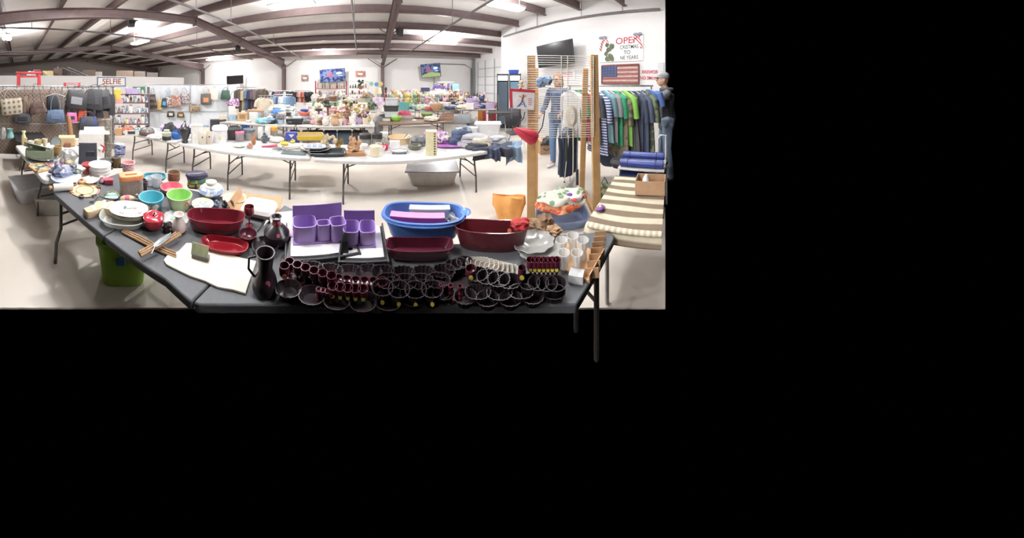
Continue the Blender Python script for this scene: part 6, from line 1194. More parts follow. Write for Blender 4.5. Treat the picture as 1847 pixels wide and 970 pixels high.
# third row
crowd(795, 880, 7, 9, 30, .66, 13, ['cloth', 'cloth', 'plush', 'box'], ['lilac', 'navy', 'white', 'cream', 'pink', 'dark'], 'on the third row before the coolers', 15)
crowd(705, 790, 7, 9, 30, .66, 13, ['cloth', 'cloth', 'bowl', 'box'], ['teal', 'white', 'green', 'red', 'pale blue', 'cream'], 'on the third row by the black tote', 5)
bowl('wicker_bowl', 'round tan wicker basket on the third row', 'basket', (775, 186, 799, 201), M('#cf9f74', .7), .66); jar('pale blue bottle jar behind the wicker basket', (790, 181, 797, 194), M('#6fb4dc', .3), WHITE, .66)
crowd(800, 890, 7, 9.5, 26, .68, 14, ['cloth', 'plush', 'cloth', 'box'], ['lilac', 'dark', 'white', 'navy', 'pink', 'cream'], 'on the third row toward the coolers', 6)
t = thing('clear_bin', 'long clear bin of blue grey clothing on the third row', 'bin', P(825, 6.9, .4), -ang(825)); shell(.85, .35, .25, p=8, taper=.95, th=.005).build('bin_body', M('#d8dee4', .15, trans=.6), t); MB().ell((0, 0, .12), (.38, .14, .11), 3, .4).build('clothing_fill', M('#8c9aa8', .8, c2='#d0d4d8', pat='noise', ps=8), t)
t = thing('white_cabinet', 'white cabinet standing behind the brown table', 'cabinet', P(818, 7.0, 0), -ang(818)); MB().box((0, 0, .195), (.8, .4, .39)).build('cabinet_body', M('#dcdad8', .6), t, .004, smooth=False); MB().box((0, -.202, .2), (.74, .008, .34)).build('door', M('#e2e0de', .6), t, .003, smooth=False)
t = thing('drawer_chest', 'grey drawer unit beside the white cabinet', 'drawers', P(847, 7.15, 0), -ang(847)); MB().box((0, 0, .26), (.37, .35, .52)).build('chest_body', M('#a8a8a6', .5), t, .004, smooth=False)
for z in (.14, .38): f_ = MB().box((0, -.178, z), (.33, .012, .2)).build('drawer', M('#9a9a98', .5), t, .003, smooth=False); MB().tube([(-.05, -.19, z), (0, -.205, z), (.05, -.19, z)], .008).build('handle', STEEL, f_)
for q, (bb, lb) in enumerate((((856, 220, 904, 250), 'large white lidded tote on the floor behind the laundry'), ((836, 228, 862, 252), 'smaller clear tote beside the large white one'))):
    l, a, w, d, h = fit(bb, 0, .6, False); t = thing('storage_tote', lb, 'tote', l, a); shell(w*.94, d, h*.9, p=7, taper=.88, th=.006).build('tote_body', M('#dfe2e8', .3, trans=.15), t); MB().box((0, 0, h*.94), (w, d*1.05, .03)).build('tote_lid', M('#eceef2', .35), t, .01)
# fabrics hanging under the corner table; red box
for q, (px, c, lb) in enumerate(((866, '#e8a040', 'orange yellow cloth hanging under the corner table'), (873, '#d85a70', 'pink red cloth hanging under the corner table'))): solo('hanging_cloth', MB().sheet(lambda u, v: ((u-.5)*.16, .02*sin(u*12), .62-v*.45), 10, 6, .01), M(c, .8), lb, 'cloth', P(px, 8.0, 0), -ang(px))
box_thing('red_cooler', 'bright red cooler box under the corner table', 'cooler', (882, 196, 895, 218), M('#c02a3c', .45), 0, rim=False, dr=.8)
cup('blue bin', (0, 0, 1, 1), WHITE) if False else None
# back table of toys
crowd(698, 805, 9, 12, 95, .72, 13, ['plush'], ['white', 'cream', 'tan', 'pink', 'grey', 'yellow', 'pale blue', 'white', 'cream', 'green'], 'in the plush heap on the far back table', 7)
crowd(698, 805, 9.7, 12, 60, .72, 15, ['plush'], ['white', 'cream', 'grey', 'cream', 'lilac', 'tan'], 'at the rear of the plush heap', 8)
r_ = random.Random(18)
for i in range(26):
    cn = r_.choice(['white', 'cream', 'grey', 'tan']); x = r_.uniform(.9, 4.0); plush('%s stuffed toy on top of the plush heap' % cn, Vector((x, 9.75+r_.uniform(-.1, .2), .95)), .3*r_.uniform(.8, 1.2), M(CC[cn], .8), seed=i, rz=r_.uniform(-.8, .8))
crowd(800, 870, 9, 12, 40, .72, 13, ['plush', 'cloth'], ['lilac', 'brown', 'dark', 'tan', 'white', 'pink', 'cream'], 'in the darker toy heap by the corner rack', 9)
crowd(565, 690, 9, 12, 60, .72, 12, ['box', 'jar', 'bowl', 'vase', 'flower'], ['white', 'cream', 'grey', 'dark', 'green', 'tan', 'pale blue'], 'on the back table before the shelves', 10)
crowd(560, 690, 7, 9.5, 60, .66, 13, ['box', 'jar', 'flower', 'angel'], ['white', 'cream', 'lilac', 'dark', 'brown', 'green'], 'on the third row table before the shelves', 11)
plush('large pink stuffed bear at the end of the corner heap', W(872, 190, .68), .5, M('#e6c4d4', .8), rz=.4, mat2=M('#f0e0e4', .8)); plush('large dark brown stuffed dog leaning in the corner heap', W(858, 189, .7), .42, M('#4a3430', .8), rz=.2, seed=2, mat2=M('#c8a080', .8))
solo('striped_cushion', MB().ell((0, 0, .16), (.42, .12, .16), 3, .12), M('#e2dcd8', .8, c2='#3c3438', pat='noise', ps=10), 'black and white animal print cushion before the corner rack', 'cushion', P(851, 8.9, .78), -ang(851))
box_thing('navy_carton', 'navy blue box standing above the plush heap', 'box', (759, 158, 775, 186), M('#3a4070', .6), .72, rim=False, dr=.3)
for q, (bb, c, lb) in enumerate((((816, 151, 828, 165), '#8cc4d4', 'pale blue storage box on the stack by the corner rack'), ((816, 165, 829, 171), '#2f46b0', 'bright blue tub under the pale blue storage box'))):
    l, a, w, h = fitd(bb, 11.2); solo('storage_box', MB().box((0, 0, h/2), (w, .3, h)), M(c, .5), lb, 'box', l, a, smooth=False, bev=.01)
solo('storage_box', MB().box((0, 0, .5), (.4, .35, 1.02)), M('#b9a894', .7), 'tall brown carton carrying the bright blue tub', 'box', P(822, 11.25, 0), 0, smooth=False)
plate('glass table top with mint cloth by the coolers', (884, 182, 908, 190), M('#cfe0dc', .3), .66, hh=.02)
m = MB().loft([(.66, .02, .02)]*1+[(.68, .02, .02)]) if False else None
# ---------------------------------------------------------------- back clothes racks
def fill_rack(px0, px1, d_, ytop, ybot, cols, where, seed, nm='shirt', yaw=.9, n=None):
    z1 = zat(ytop, d_); A, B = P(px0, d_, 0), P(px1, d_, 0); rack('chrome clothes rack %s' % where, A, B, z1+.03, legs=True)
    r_ = random.Random(seed); n = n or len(cols)
    for i in range(n):
        c_ = A.lerp(B, (i+.6)/(n+.2)); cn, c = cols[i % len(cols)]; h = (ybot-ytop)*d_/F*r_.uniform(.8, 1.05)
        garment('%s %s hanging on the rack %s' % (cn, nm, where), c_.x, c_.y, z1, .42, h, M(c, .85), rz=-ang(px0)+yaw, name=nm, seed=seed*10+i, cat='clothing', thick=.07)
fill_rack(428, 478, 8.3, 159, 202, [('charcoal', '#44403c'), ('dark brown', '#5a4a3c'), ('khaki', '#c0aa80'), ('denim blue', '#5c7896'), ('navy', '#2c3048'), ('plum', '#5a4458'), ('taupe', '#6f635c')], 'below the black screen', 1, 'coat', n=9)
fill_rack(468, 492, 7.6, 174, 208, [('sand', '#cdbfa8'), ('olive', '#8a8458'), ('maroon', '#6a3a40'), ('grey', '#8a8c90')], 'with the sand jacket', 2, 'jacket')
fill_rack(480, 526, 9.2, 165, 182, [('rose', '#a85a68'), ('dark green', '#3c5a50'), ('white', '#dcdcdc'), ('black', '#2c2c30'), ('violet', '#7a6a90')], 'before the second column', 3, 'blouse', n=9)
fill_rack(494, 526, 7.8, 172, 205, [('light denim', '#8aa4c0'), ('mid denim', '#6a86a8'), ('indigo', '#3c4870'), ('pale grey', '#b8bcc4'), ('white', '#dcdcdc')], 'of denim before the second column', 4, 'denim_shirt', n=7)
fill_rack(533, 560, 10.5, 165, 184, [('navy', '#2c3048'), ('black', '#2c2c30'), ('coral', '#e07a70'), ('cream', '#dcd0c0'), ('red', '#b84048'), ('orange', '#e08a60')], 'by the framed notice', 5, 'top', n=8)
fill_rack(790, 818, 11.6, 149, 172, [('violet', '#584a80'), ('grey', '#8a8a90'), ('dark red', '#7a2c34'), ('black', '#2c2c30'), ('mustard', '#c09a48'), ('lilac', '#a090b0')], 'in the back corner', 6, 'shirt', n=8)
garment('violet tee shirt hanging face on at the corner rack end', *P(792, 11.2, 0).xy, zat(152, 11.2), .5, .62, M('#5c4c84', .8), rz=-ang(792), seed=77, cat='clothing')
garment('sand coloured jacket hanging face on at the rack end', *P(476, 7.3, 0).xy, zat(176, 7.3), .5, .6, M('#cdbfa8', .8), rz=-ang(476)+.2, name='jacket', seed=78, cat='clothing')
t = thing('cooler_box', 'blue and white cooler box below the coat rack', 'cooler', P(443, 7.6, 0), -ang(443)); MB().box((0, 0, .3), (.28, .28, .6)).build('cooler_body', M('#2f62b8', .5), t, .02); MB().box((0, 0, .63), (.3, .3, .07)).build('cooler_lid', M('#e2e6ea', .5), t, .02)
# ================================================================ RIGHT WALL
def wallx(py, Y, X=5.38): return Vector((X, Y, zat(py, math.hypot(X, Y))))
screen('large black switched-off screen on the sign wall', wallx(98, 4.8, 5.05), R(-90), 1.5, .72, M('#1d1d1f', .15), tilt=.1, roll=-.04)
c_ = wallx(88, 2.72); t = thing('holiday_sign', 'white holiday banner reading OPEN with candy cane bows on the sign wall', 'sign', c_, R(-90))
MB().box((0, 0, 0), (1.3, .012, .68)).build('banner', M('#f0efee', .6), t, smooth=False)
RD = M('#b02a38', .6); text('OPEN', .24, RD, t, (.22, -.008, .2), (R(90), 0, 0), sx=1.15); text('CRISTMAS', .14, BLACK, t, (.26, -.008, .03), (R(90), 0, 0), sx=.85); text('TO', .14, BLACK, t, (.2, -.008, -.11), (R(90), 0, 0)); text('NE YEARS', .14, BLACK, t, (.26, -.008, -.25), (R(90), 0, 0), sx=.85)
b = MB(); r2 = random.Random(4)
for i in range(16): b.ell((-.33+r2.uniform(-.12, .12), -.012, -.05+r2.uniform(-.25, .22)), (.06, .008, .07), 2, .4, i)
b.build('green_wreath_shape', M('#4a6a44', .7, c2='#5a4a40', pat='noise', ps=12), t)
for sx in (-1, 1):
    MB().tube([(sx*.62, -.03, -.02), (sx*.56, -.03, .2), (sx*.5, -.03, .3), (sx*.4, -.03, .24), (sx*.38, -.03, .16)], .032, 10).build('candy_cane', M('#c02c3c', .5, c2='#f0e8e8', pat='diag', ps=7), t)
    MB().ell((sx*.52-.06, -.05, .34), (.07, .02, .04), 2).ell((sx*.52+.06, -.05, .34), (.07, .02, .04), 2).build('grey_bow', M('#7a8294', .6), t)
c_ = wallx(134, 2.73); t = thing('flag_board', 'framed wooden flag with a dark blue canton on the sign wall', 'wall art', c_, R(-90)); fw, fh = 1.1, .5
for z in (-1, 1): MB().box((0, -.02, z*fh/2), (fw, .05, .03)).build('frame_rail', M('#6a3030', .6), t, smooth=False); MB().box((z*fw/2, -.02, 0), (.03, .05, fh)).build('frame_rail', M('#6a3030', .6), t, smooth=False)
for i in range(9): MB().box((0, -.012, -fh/2+fh*(i+.5)/9), (fw-.03, .02, fh/9-.004)).build('stripe_board', M(['#8a4448', '#b59a8a'][i % 2], .7, var=.2, scale=20), t, smooth=False)
MB().box((-fw*.28, -.026, fh*.17), (fw*.42, .02, fh*.6)).build('canton', M('#26335c', .7), t, smooth=False)
for i in range(20): MB().ell((-fw*.45+(i % 5)*fw*.085, -.038, fh*.4-(i//5)*fh*.14), (.012, .003, .012), 1).build('star', M('#8f98b0', .7), t)
t = thing('wall_lettering', 'red FIREWORKS NO SMOKING lettering on the wall beside the flag', 'sign', wallx(134, 1.83), R(-90)); text('FIREWORKS', .12, M('#c8404c', .6), t, (0, 0, .06), (R(90), 0, 0), sx=.85); text('NO SMOKING', .12, M('#c8404c', .6), t, (0, 0, -.09), (R(90), 0, 0), sx=.85)
t = thing('wall_notice', 'white notice with faint pink lines behind the wire grid', 'notice', wallx(135, 4.55), R(-90)); MB().box((0, 0, 0), (.6, .01, .3)).build('notice_board', WHITE, t, smooth=False)
for z in (.06, 0, -.06): MB().box((0, -.008, z), (.45, .004, .025)).build('pink_line', M('#d88a94', .6), t, smooth=False)
t = thing('wall_notice', 'small grey notice high at the end of the sign wall', 'notice', wallx(122, 1.6), R(-90)); MB().box((0, 0, 0), (.16, .01, .25)).build('notice_board', M('#c8c8cc', .6), t, smooth=False)
# drink coolers
for q, (px, lb) in enumerate(((907, 'black glass door drink cooler nearest the roll-up door'), (929, 'black glass door drink cooler beneath the blue tub'))):
    dd = 8.3; t = thing('drink_cooler', lb, 'refrigerator', P(px, dd, 0), -ang(px)); w = .42
    MB().box((0, .28, .98), (w, .03, 1.92)).box((-w/2+.015, 0, .98), (.03, .55, 1.92)).box((w/2-.015, 0, .98), (.03, .55, 1.92)).box((0, 0, .06), (w, .55, .12)).box((0, 0, 1.88), (w, .55, .1)).build('cooler_body', M('#26282c', .5), t, smooth=False)
    MB().box((0, -.28, 1.78), (w*.85, .02, .18)).build('top_sign', M('#e6eaf0', .4, emit=.5), t, smooth=False)
    f_ = MB().box((0, -.285, .9), (w*.8, .012, 1.5)).build('glass_door', M('#6f8296' if q == 0 else '#8ab8d8', .1, trans=.5, emit=.06), t, smooth=False); MB().box((-w*.38, -.31, .95), (.02, .03, .5)).build('handle', M('#8a8c90', .4), f_)
    for z in (.35, .7, 1.05, 1.4): MB().box((0, 0, z), (w*.85, .4, .015)).build('shelf', STEEL, t, smooth=False)
l, a, w, h = fitd((917, 131, 936, 138), 8.3); l.z = 1.94; solo('blue_tub', shell(w, .3, h, p=6, taper=.85, th=.006), M('#2f50c0', .4), 'bright blue tub on top of the drink cooler', 'tub', l, a)
# folding chairs / tables beyond, seen behind
def chair(lb, loc, rz, m):
    t = thing('folding_chair', lb, 'chair', loc, rz); MB().box((0, 0, .44), (.4, .38, .03)).build('seat', m, t, .01); MB().box((0, .2, .7), (.4, .03, .25), rx=-.15).build('backrest', m, t, .01)
    for sx in (-1, 1): MB().tube([(sx*.19, -.2, 0), (sx*.19, .16, .5), (sx*.19, .22, .8)], .012).build('leg', STEEL, t); MB().tube([(sx*.17, .22, 0), (sx*.17, -.12, .44)], .012).build('leg', STEEL, t)
    return t
chair('dark folding chair carrying a black bag near the grid frame', P(930, 5.3, 0), -ang(930)+.4, BLACK); bag('black bag resting on the dark folding chair', (921, 193, 941, 214), 5.1, M('#26272c', .5), .2, trim=M('#3a3a40', .5), depth=.5)
box_thing('framed_board', 'grey framed board leaning behind the folding chair', 'board', (908, 182, 918, 216), M('#8f9894', .5), 0, rim=False, dr=.15)
# ---------------------------------------------------------------- wooden post frame with the white wire grid
pa, pb_ = P(958, 2.6, 0), P(1074, 2.72, 0); v = (pb_-pa); L_ = v.length; rzg = math.atan2(v.y, v.x); cg = (pa+pb_)/2
PINE = M('#c99a5e', .6, var=.12, scale=9)
t = thing('grid_frame', 'pale pine post frame holding a white wire grid of hung goods', 'display frame', cg, rzg)
MB().box((-L_/2, 0, .96), (.095, .045, 1.92)).build('post', PINE, t, .003, smooth=False); MB().box((L_/2, 0, .97), (.09, .06, 1.94), ry=-.02).build('post', PINE, t, .003, smooth=False)
MB().box((L_/2-.06, .35, .9), (.07, .04, 1.8), rx=.12).build('rear_post', PINE, t, .003, smooth=False); MB().box((-L_/2+.06, .35, .9), (.07, .04, 1.8), rx=.12).build('rear_post', PINE, t, .003, smooth=False)
for s in (-1, 1): MB().box((s*L_/2, .15, .03), (.06, .8, .06)).build('foot', PINE, t, .003, smooth=False)
WW = M('#e6e2d8', .4); x0, x1 = -L_/2-.06, L_/2-.03; gr = MB(); zs = [.97+i*.0262 for i in range(37)]
for i, z in enumerate(zs): 
    if i % 12 == 7: continue
    MB().tube([(x0+.02*sin(i*1.7), -.045, z+.02*(1-i/37)), (x1, -.045, z)], .0035, 5).build('grid_wire', WW, t)
for x in (x0+.015, -L_*.05, L_*.045, x1-.01): MB().tube([(x, -.052, .965), (x, -.052, 1.915)], .005, 6).build('grid_upright', WW, t)
def ongrid(px, py, off=.1): d_ = hz(px, pa.xy, pb_.xy)-off; return P(px, d_, zat(py, d_)), d_
# exercise product box with a figure
l, d_ = ongrid(940, 196, .14); l, a, w, h = fitd((918, 161, 963, 196), d_); t = thing('product_box', 'white and red exercise product box hung on the grid', 'box', l, a); t.rotation_euler[1] = .06
MB().box((0, 0, h/2), (w, .05, h)).build('box_body', M('#ece6e6', .5), t, .003, smooth=False); MB().box((0, -.003, h*.94), (w*1.01, .055, h*.14)).box((-w*.44, -.002, h*.45), (w*.1, .054, h*.85), ry=-.1).build('red_band', M('#c8283c', .5), t, smooth=False)
sk = M('#b0684c', .6); MB().tube([(0, -.028, h*.42), (.005, -.028, h*.62)], .008).ell((.008, -.028, h*.7), (.009, .004, .012), 2).tube([(0, -.028, h*.6), (-.035, -.028, h*.66)], .004).tube([(0, -.028, h*.6), (.04, -.028, h*.7)], .004).build('printed_person_shape', sk, t)
MB().tube([(0, -.028, h*.42), (-.02, -.028, h*.25), (-.03, -.028, h*.12)], .005).tube([(0, -.028, h*.42), (.025, -.028, h*.3), (.035, -.028, h*.12)], .005).tube([(-.05, -.028, h*.1), (-.03, -.028, h*.22), (0, -.028, h*.26), (.03, -.028, h*.22), (.05, -.028, h*.1)], .003).build('printed_blue_frame', M('#4a6ab0', .5), t)
for i in range(4): MB().box((w*.32, -.027, h*(.25+i*.1)), (w*.14, .003, h*.04)).build('printed_line', M('#d88a90', .5), t, smooth=False)
l, d_ = ongrid(940, 161, .14); plush('cream and tan stuffed toy sitting on top of the exercise box', l, .095, M('#dcc8a8', .8), rz=-ang(940), mat2=M('#f0e8dc', .8))
l, d_ = ongrid(945, 258, .2); l, a, w, h = fitd((919, 222, 966, 254), d_); t = thing('waist_pack', 'crimson waist pack hanging from the grid on black straps', 'bag', l, a); t.rotation_euler[1] = .45
MB().loft([(-w*.5, .012, .012), (-w*.4, .035, .03), (0, .05, .065), (w*.3, .05, .08), (w*.48, .03, .05)], n=24, axis='x', off=(0, 0, h*.4)).noise(.005, 12).build('pack_body', M('#c8243c', .5), t); MB().tube([(-w*.45, -.03, h*.5), (0, -.052, h*.55), (w*.42, -.04, h*.5)], .003).build('zipper', M('#8a1828', .5), t)
MB().tube([(w*.4, 0, h*.4), (w*.45, 0, h*1.2), (w*.3, .02, h*2.0)], .006).tube([(-w*.48, 0, h*.45), (-w*.35, 0, h*1.2), (-w*.4, .02, h*1.5)], .006).build('strap', M('#2a2428', .6), t)
l, d_ = ongrid(981, 158); l, a, w, h = fitd((967, 136, 996, 160), d_); solo('knit_hat_bunch', MB().ell((-w*.2, 0, h*.5), (w*.3, .03, h*.4), 3, .4, 1).ell((w*.2, 0, h*.6), (w*.3, .03, h*.35), 3, .4, 2), M('#9ab0cc', .8, c2='#5f7ca4', pat='noise', ps=30), 'bunch of blue printed fabric caps clipped on the grid', 'cap', l, a)
l, d_ = ongrid(1031, 236, .08); l, a, w, h = fitd((1019, 190, 1043, 238), d_); m = MB()
for i in range(4): m.tube([((w*.42-.01*i)*cos(k*pi/10), -.006*i, h*.6+(h*.4-.01*i)*sin(k*pi/10)) for k in range(20)], .006, 6, closed=True)
m.tube([(w*.1, -.01, h*.7), (w*.12, -.01, -.25), (w*.1, -.01, -.5)], .007, 6); solo('rope_coil', m, M('#dcd2b8', .8), 'coil of cream rope hanging on the grid', 'rope', l, a)
A = ongrid(1042, 232, .16)[0]; B = ongrid(1041, 333, .16)[0]; t = thing('walking_cane', 'thin silver cane with a black grip hanging from the grid', 'cane', B, 0)
MB().tube([(0, 0, .16), A-B], .006).build('shaft', STEEL, t); MB().tube([(0, 0, 0), (0, 0, .17)], .016).build('grip', BLACK, t)
A = ongrid(1026, 245, .02)[0]; B = P(1018, 2.95, zat(328, 2.95)); t = thing('walking_cane', 'white thin cane slanting down to the quilt tote', 'cane', B, 0); MB().tube([(0, 0, 0), A-B], .006).build('shaft', WH, t); MB().ell((0, 0, 0), (.012, .012, .015), 2).build('rubber_tip', BLACK, t)
A = ongrid(1022, 248, .05)[0]; B = ongrid(1022, 290, .05)[0]; t = thing('umbrella', 'folded black umbrella handle hanging below the grid', 'umbrella', B, 0); MB().tube([(0, 0, 0), (A-B)*.5, A-B], [.014, .018, .01]).build('folded_canopy', BLACK, t); MB().tube([A-B, (A-B)+Vector((0, 0, .12))], .005).build('shaft', STEEL, t)
# floor goods near the frame
def tote(lb, bb, c, dr=.6, rz=0, z=0, lid=None, tr=0):
    l, a, w, d, h = fit(bb, z, dr); t = thing('storage_tote', lb, 'tote', l, a+rz); shell(w*.95, d, h, p=6, taper=.86, th=.008, rimw=.012).build('tote_body', M(c, .4, trans=tr), t)
    if lid: MB().box((0, 0, h+.012), (w*1.0, d*1.06, .024)).build('tote_lid', M(lid, .35, trans=tr*.5), t, .012)
    return t, w, d, h
t, w, d, h = tote('slate blue storage tote filled with crochet quilts', (966, 368, 1062, 419), '#7486ac', .62, .1)
for q, (bb, c, c2, p_, lb) in enumerate((((973, 352, 1060, 392), '#d8592c', '#e8a078', 'noise', 'orange crochet blanket lining the slate blue tote'), ((985, 350, 1066, 390), '#c43a48', '#e6dccc', 'check', 'red checked quilt folded under the granny square quilt'), ((970, 329, 1062, 388), '#6f9a6a', '#ece8dc', 'vor', 'white crochet granny square quilt with green lines on top'))):
    l, a, w, d, h = fit((966, 368, 1062, 419), 0, .62); zb = [.2, .25, .29][q]
    zb = [.17, .2, .22][q]; t = thing('quilt', lb, 'quilt', (l.x+[-.03, .03, 0][q], l.y, zb), a+.1); m = MB().ell((0, 0, .05), (w*[.43, .42, .45][q], d*[.42, .4, .42][q], [.07, .075, .085][q]), 4, .35, q+2, f=3).noise(.015, 9, q); m.build('quilt_fold', M(c, .9, c2=c2, pat=p_, ps=[20, 30, 11][q]), t)
    if q == 2:
        for x, y, c3 in ((.08, -.02, '#6a3f9a'), (-.1, .04, '#7a9a5a'), (.12, -.1, '#c03a48'), (-.02, -.06, '#8aa878')): MB().ell((x, y-.03, .125-abs(x)*.15-abs(y)*.15), (.035, .035, .012), 2, .3).build('crochet_flower', M(c3, .9), t)
m, l, a = lump((889, 354, 946, 404), 0, .55, .25, 3, 3); 
t, w, d, h = put('tote_bag', 'orange fabric bag slumped on the floor at the post foot', 'bag', (889, 352, 946, 404), 0, .5, rim=False)
MB().loft([(0, w*.3, d*.4), (h*.1, w*.36, d*.48), (h*.6, w*.46, d*.4), (h*.93, w*.5, d*.25), (h, w*.5, d*.12), (h*.95, w*.46, d*.08), (h*.5, w*.3, d*.1)], n=36, p=3, rip=.05, rn=7).noise(.045, 7, 3).build('bag_body', M('#f2a24c', .7, var=.08), t)
t, w, d, h = put('floral_bag', 'green and cream floral bag on the floor behind the frame post', 'bag', (1073, 330, 1108, 370), 0, .5, rim=False); MB().loft([(0, w*.45, d*.4), (h*.4, w*.5, d*.5), (h, w*.36, d*.15)], n=28, p=3).noise(.015, 9).build('bag_body', M('#a9b88a', .7, c2='#4f5a48', pat='noise', ps=16), t); MB().tube([(-w*.2, 0, h*.9), (0, 0, h*1.3), (w*.2, 0, h*.9)], .01).build('handle', M('#4f5a48', .7), t)
tote('clear lidded storage tote on the floor under the laundry table', (733, 292, 826, 338), '#e0dad4', .6, 0, 0, '#e4e6ea', .2)
l, a, w, d, h = fit((970, 252, 998, 279), 0, .8, False); t = thing('delivery_box', 'brown cardboard delivery box with a black swoosh on the floor', 'box', l, a+.3); MB().box((0, 0, h/2), (w*.9, w*.7, h)).build('carton', M('#b58d68', .8), t, .004, smooth=False)
MB().tube([(-w*.25, -w*.36, h*.45), (-.02, -w*.36, h*.3), (w*.25, -w*.36, h*.45), (w*.2, -w*.36, h*.5)], .008).box((0, -w*.36, h*.75), (w*.88, .004, .04)).build('black_print', BLACK, t); MB().box((-w*.2, 0, h+.02), (w*.3, w*.5, .004), ry=-.7).box((w*.2, 0, h+.02), (w*.3, w*.5, .004), ry=.7).build('open_flap', M('#b58d68', .8), t, smooth=False)
m, l, a = lump((978, 246, 998, 262), .25, .6, .5, 3, 5); solo('black_cloth', m, BLACK, 'black cloth stuffed in the delivery box', 'cloth', l, a)
# ---------------------------------------------------------------- main clothes rack
ra_, rb_ = Vector((2.72, 2.25, 0)), Vector((3.2, 1.1, 0)); RZ = 1.56
rack('chrome clothes rack of shirts before the sign wall', ra_, rb_, RZ)
gs = [(.02, '#c9c9cc', 'light grey', 'shirt', .75), (.08, '#2f8a50', 'dark green', 'shirt', .8), (.14, '#7c2a34', 'maroon', 'shirt', .8), (.2, '#dcdcdc', 'white', 'shirt', .85), (.27, '#3a3e48', 'slate', 'shirt', .85),
      (.35, '#2c3e94', 'royal blue white striped', 'shirt', 1.0), (.43, '#6a97a4', 'dusty teal', 'shirt', .8), (.49, '#85868a', 'grey', 'shirt', .8), (.55, '#1f9060', 'kelly green', 'shirt', .85), (.61, '#7a7058', 'brown camouflage', 'jacket', 1.05), (.67, '#7fc048', 'lime green', 'shirt', .85), (.73, '#4a4a4c', 'charcoal', 'trousers', .95), (.8, '#343c52', 'dark navy', 'shirt', .95), (.86, '#3c4660', 'steel navy', 'sweater', .95), (.92, '#34382f', 'dark camouflage', 'jacket', .95), (.98, '#3c5c9c', 'medium blue', 'shirt', .5)]
for i, (f, c, cn, nm, hh) in enumerate(gs):
    p_ = ra_.lerp(rb_, f); mm = M(c, .85, c2='#dfe4ee', pat='sz', ps=8) if 'striped' in cn else (M(c, .85, c2='#4c4838' if 'brown' in cn else '#5a6a48', pat='noise', ps=12) if 'camou' in cn else M(c, .85))
    garment('%s %s hanging on the rack before the sign wall' % (cn, nm), p_.x, p_.y, RZ-.03, .46, .98*hh, mm, rz=pi/2-math.atan2(p_.x, p_.y)+R(38), name=nm, seed=40+i, cat='clothing', thick=.045, sleeve=.38 if nm != 'trousers' else .0)
garment('dark denim dress hanging low behind the wire grid', 2.62, 2.2, .95, .5, .7, M('#2c3a52', .85), rz=.2, name='denim_dress', seed=91, cat='clothing', sleeve=0, thick=.1)
m, l, a = lump((1080, 252, 1118, 300), .25, .6, .35, 3, 15); t = thing('denim_bag', 'large slouchy dark denim bag under the striped shirt', 'bag', (l.x, l.y, .22), a); m.build('bag_body', M('#34425c', .8), t); MB().tube([(-.1, 0, .35), (0, 0, .5), (.1, 0, .35)], .01).build('strap', M('#34425c', .8), t)
# ---------------------------------------------------------------- striped blanket table and blue mats
u_, v_ = Vector((.97, .24, 0)).normalized(), Vector((.24, -.97, 0)).normalized(); c0 = Vector((1.30, .90, 0))
t = thing('folding_table', 'white folding table under the striped blanket', 'table', c0, math.atan2(u_.y, u_.x))
MB().box((.42, -.24, T-.04), (.84, .5, .035)).build('table_top', PWHITE, t, .01)
for x, y in ((.1, -.1), (.75, -.1)): MB().tube([(x, y, T-.05), (x, y, 0)], .016).build('leg', M('#cfccc8', .4), t)
def blk(u, v):
    x = -.05+u*.93; y = .03-v*.53; z = T+.006+.006*sin(x*14)*sin(y*9)
    if x < 0: z = T+.005+x*1.1
    return (x, y, z)
solo('striped_blanket', MB().sheet(blk, 44, 22, .008), M('#d9ceb2', .9, c2='#7a6752', pat='sx', ps=2.3), 'cream blanket with brown stripes spread over the table', 'blanket', c0, math.atan2(u_.y, u_.x))
m = MB(); solo('folded_blanket_edge', MB().loft([(-.5, .02, .014), (0, .024, .016), (.0, .02, .012)], n=14, axis='y', off=(0, 0, 0)).noise(.004, 20), M('#cbbd9c', .9, c2='#e8e0cc', pat='sy', ps=8), 'rolled fringe of the striped blanket along the near edge', 'blanket', c0+Vector((-.01, 0, T+.015)), math.atan2(u_.y, u_.x))
m = MB().ell((0, 0, .015), (.045, .03, .012), 2, .4); t = thing('crochet_flower', 'small purple crochet flower on the blanket corner', 'crochet flower', W(1083, 378, T+.012), 0); m.build('petals', M('#7a4a9a', .9), t); MB().ell((0, 0, .026), (.014, .012, .006), 2).build('flower_centre', M('#e6d8a0', .9), t)
c_ = W(1174, 344, T+.015); t = thing('cardboard_tray', 'open brown cardboard box holding a white ceramic piece', 'box', c_, -ang(1174)-.1)
for (cx, cy, sx, sy) in ((0, -.085, .26, .006), (0, .085, .26, .006), (-.13, 0, .006, .17), (.13, 0, .006, .17)): MB().box((cx, cy, .06), (sx, sy, .12)).build('side_panel', M('#bf9672', .8), t, smooth=False)
MB().box((0, 0, .003), (.26, .17, .006)).build('base', M('#a9825e', .8), t, smooth=False)
solo('ceramic_jug', MB().loft([(0, .03, .03), (.06, .045, .04), (.12, .035, .03), (.15, .012, .012)], n=20), M('#ecebe8', .3), 'white rounded ceramic piece standing in the open cardboard box', 'ceramic', c_+Vector((-.04, .03, .008)), .2)
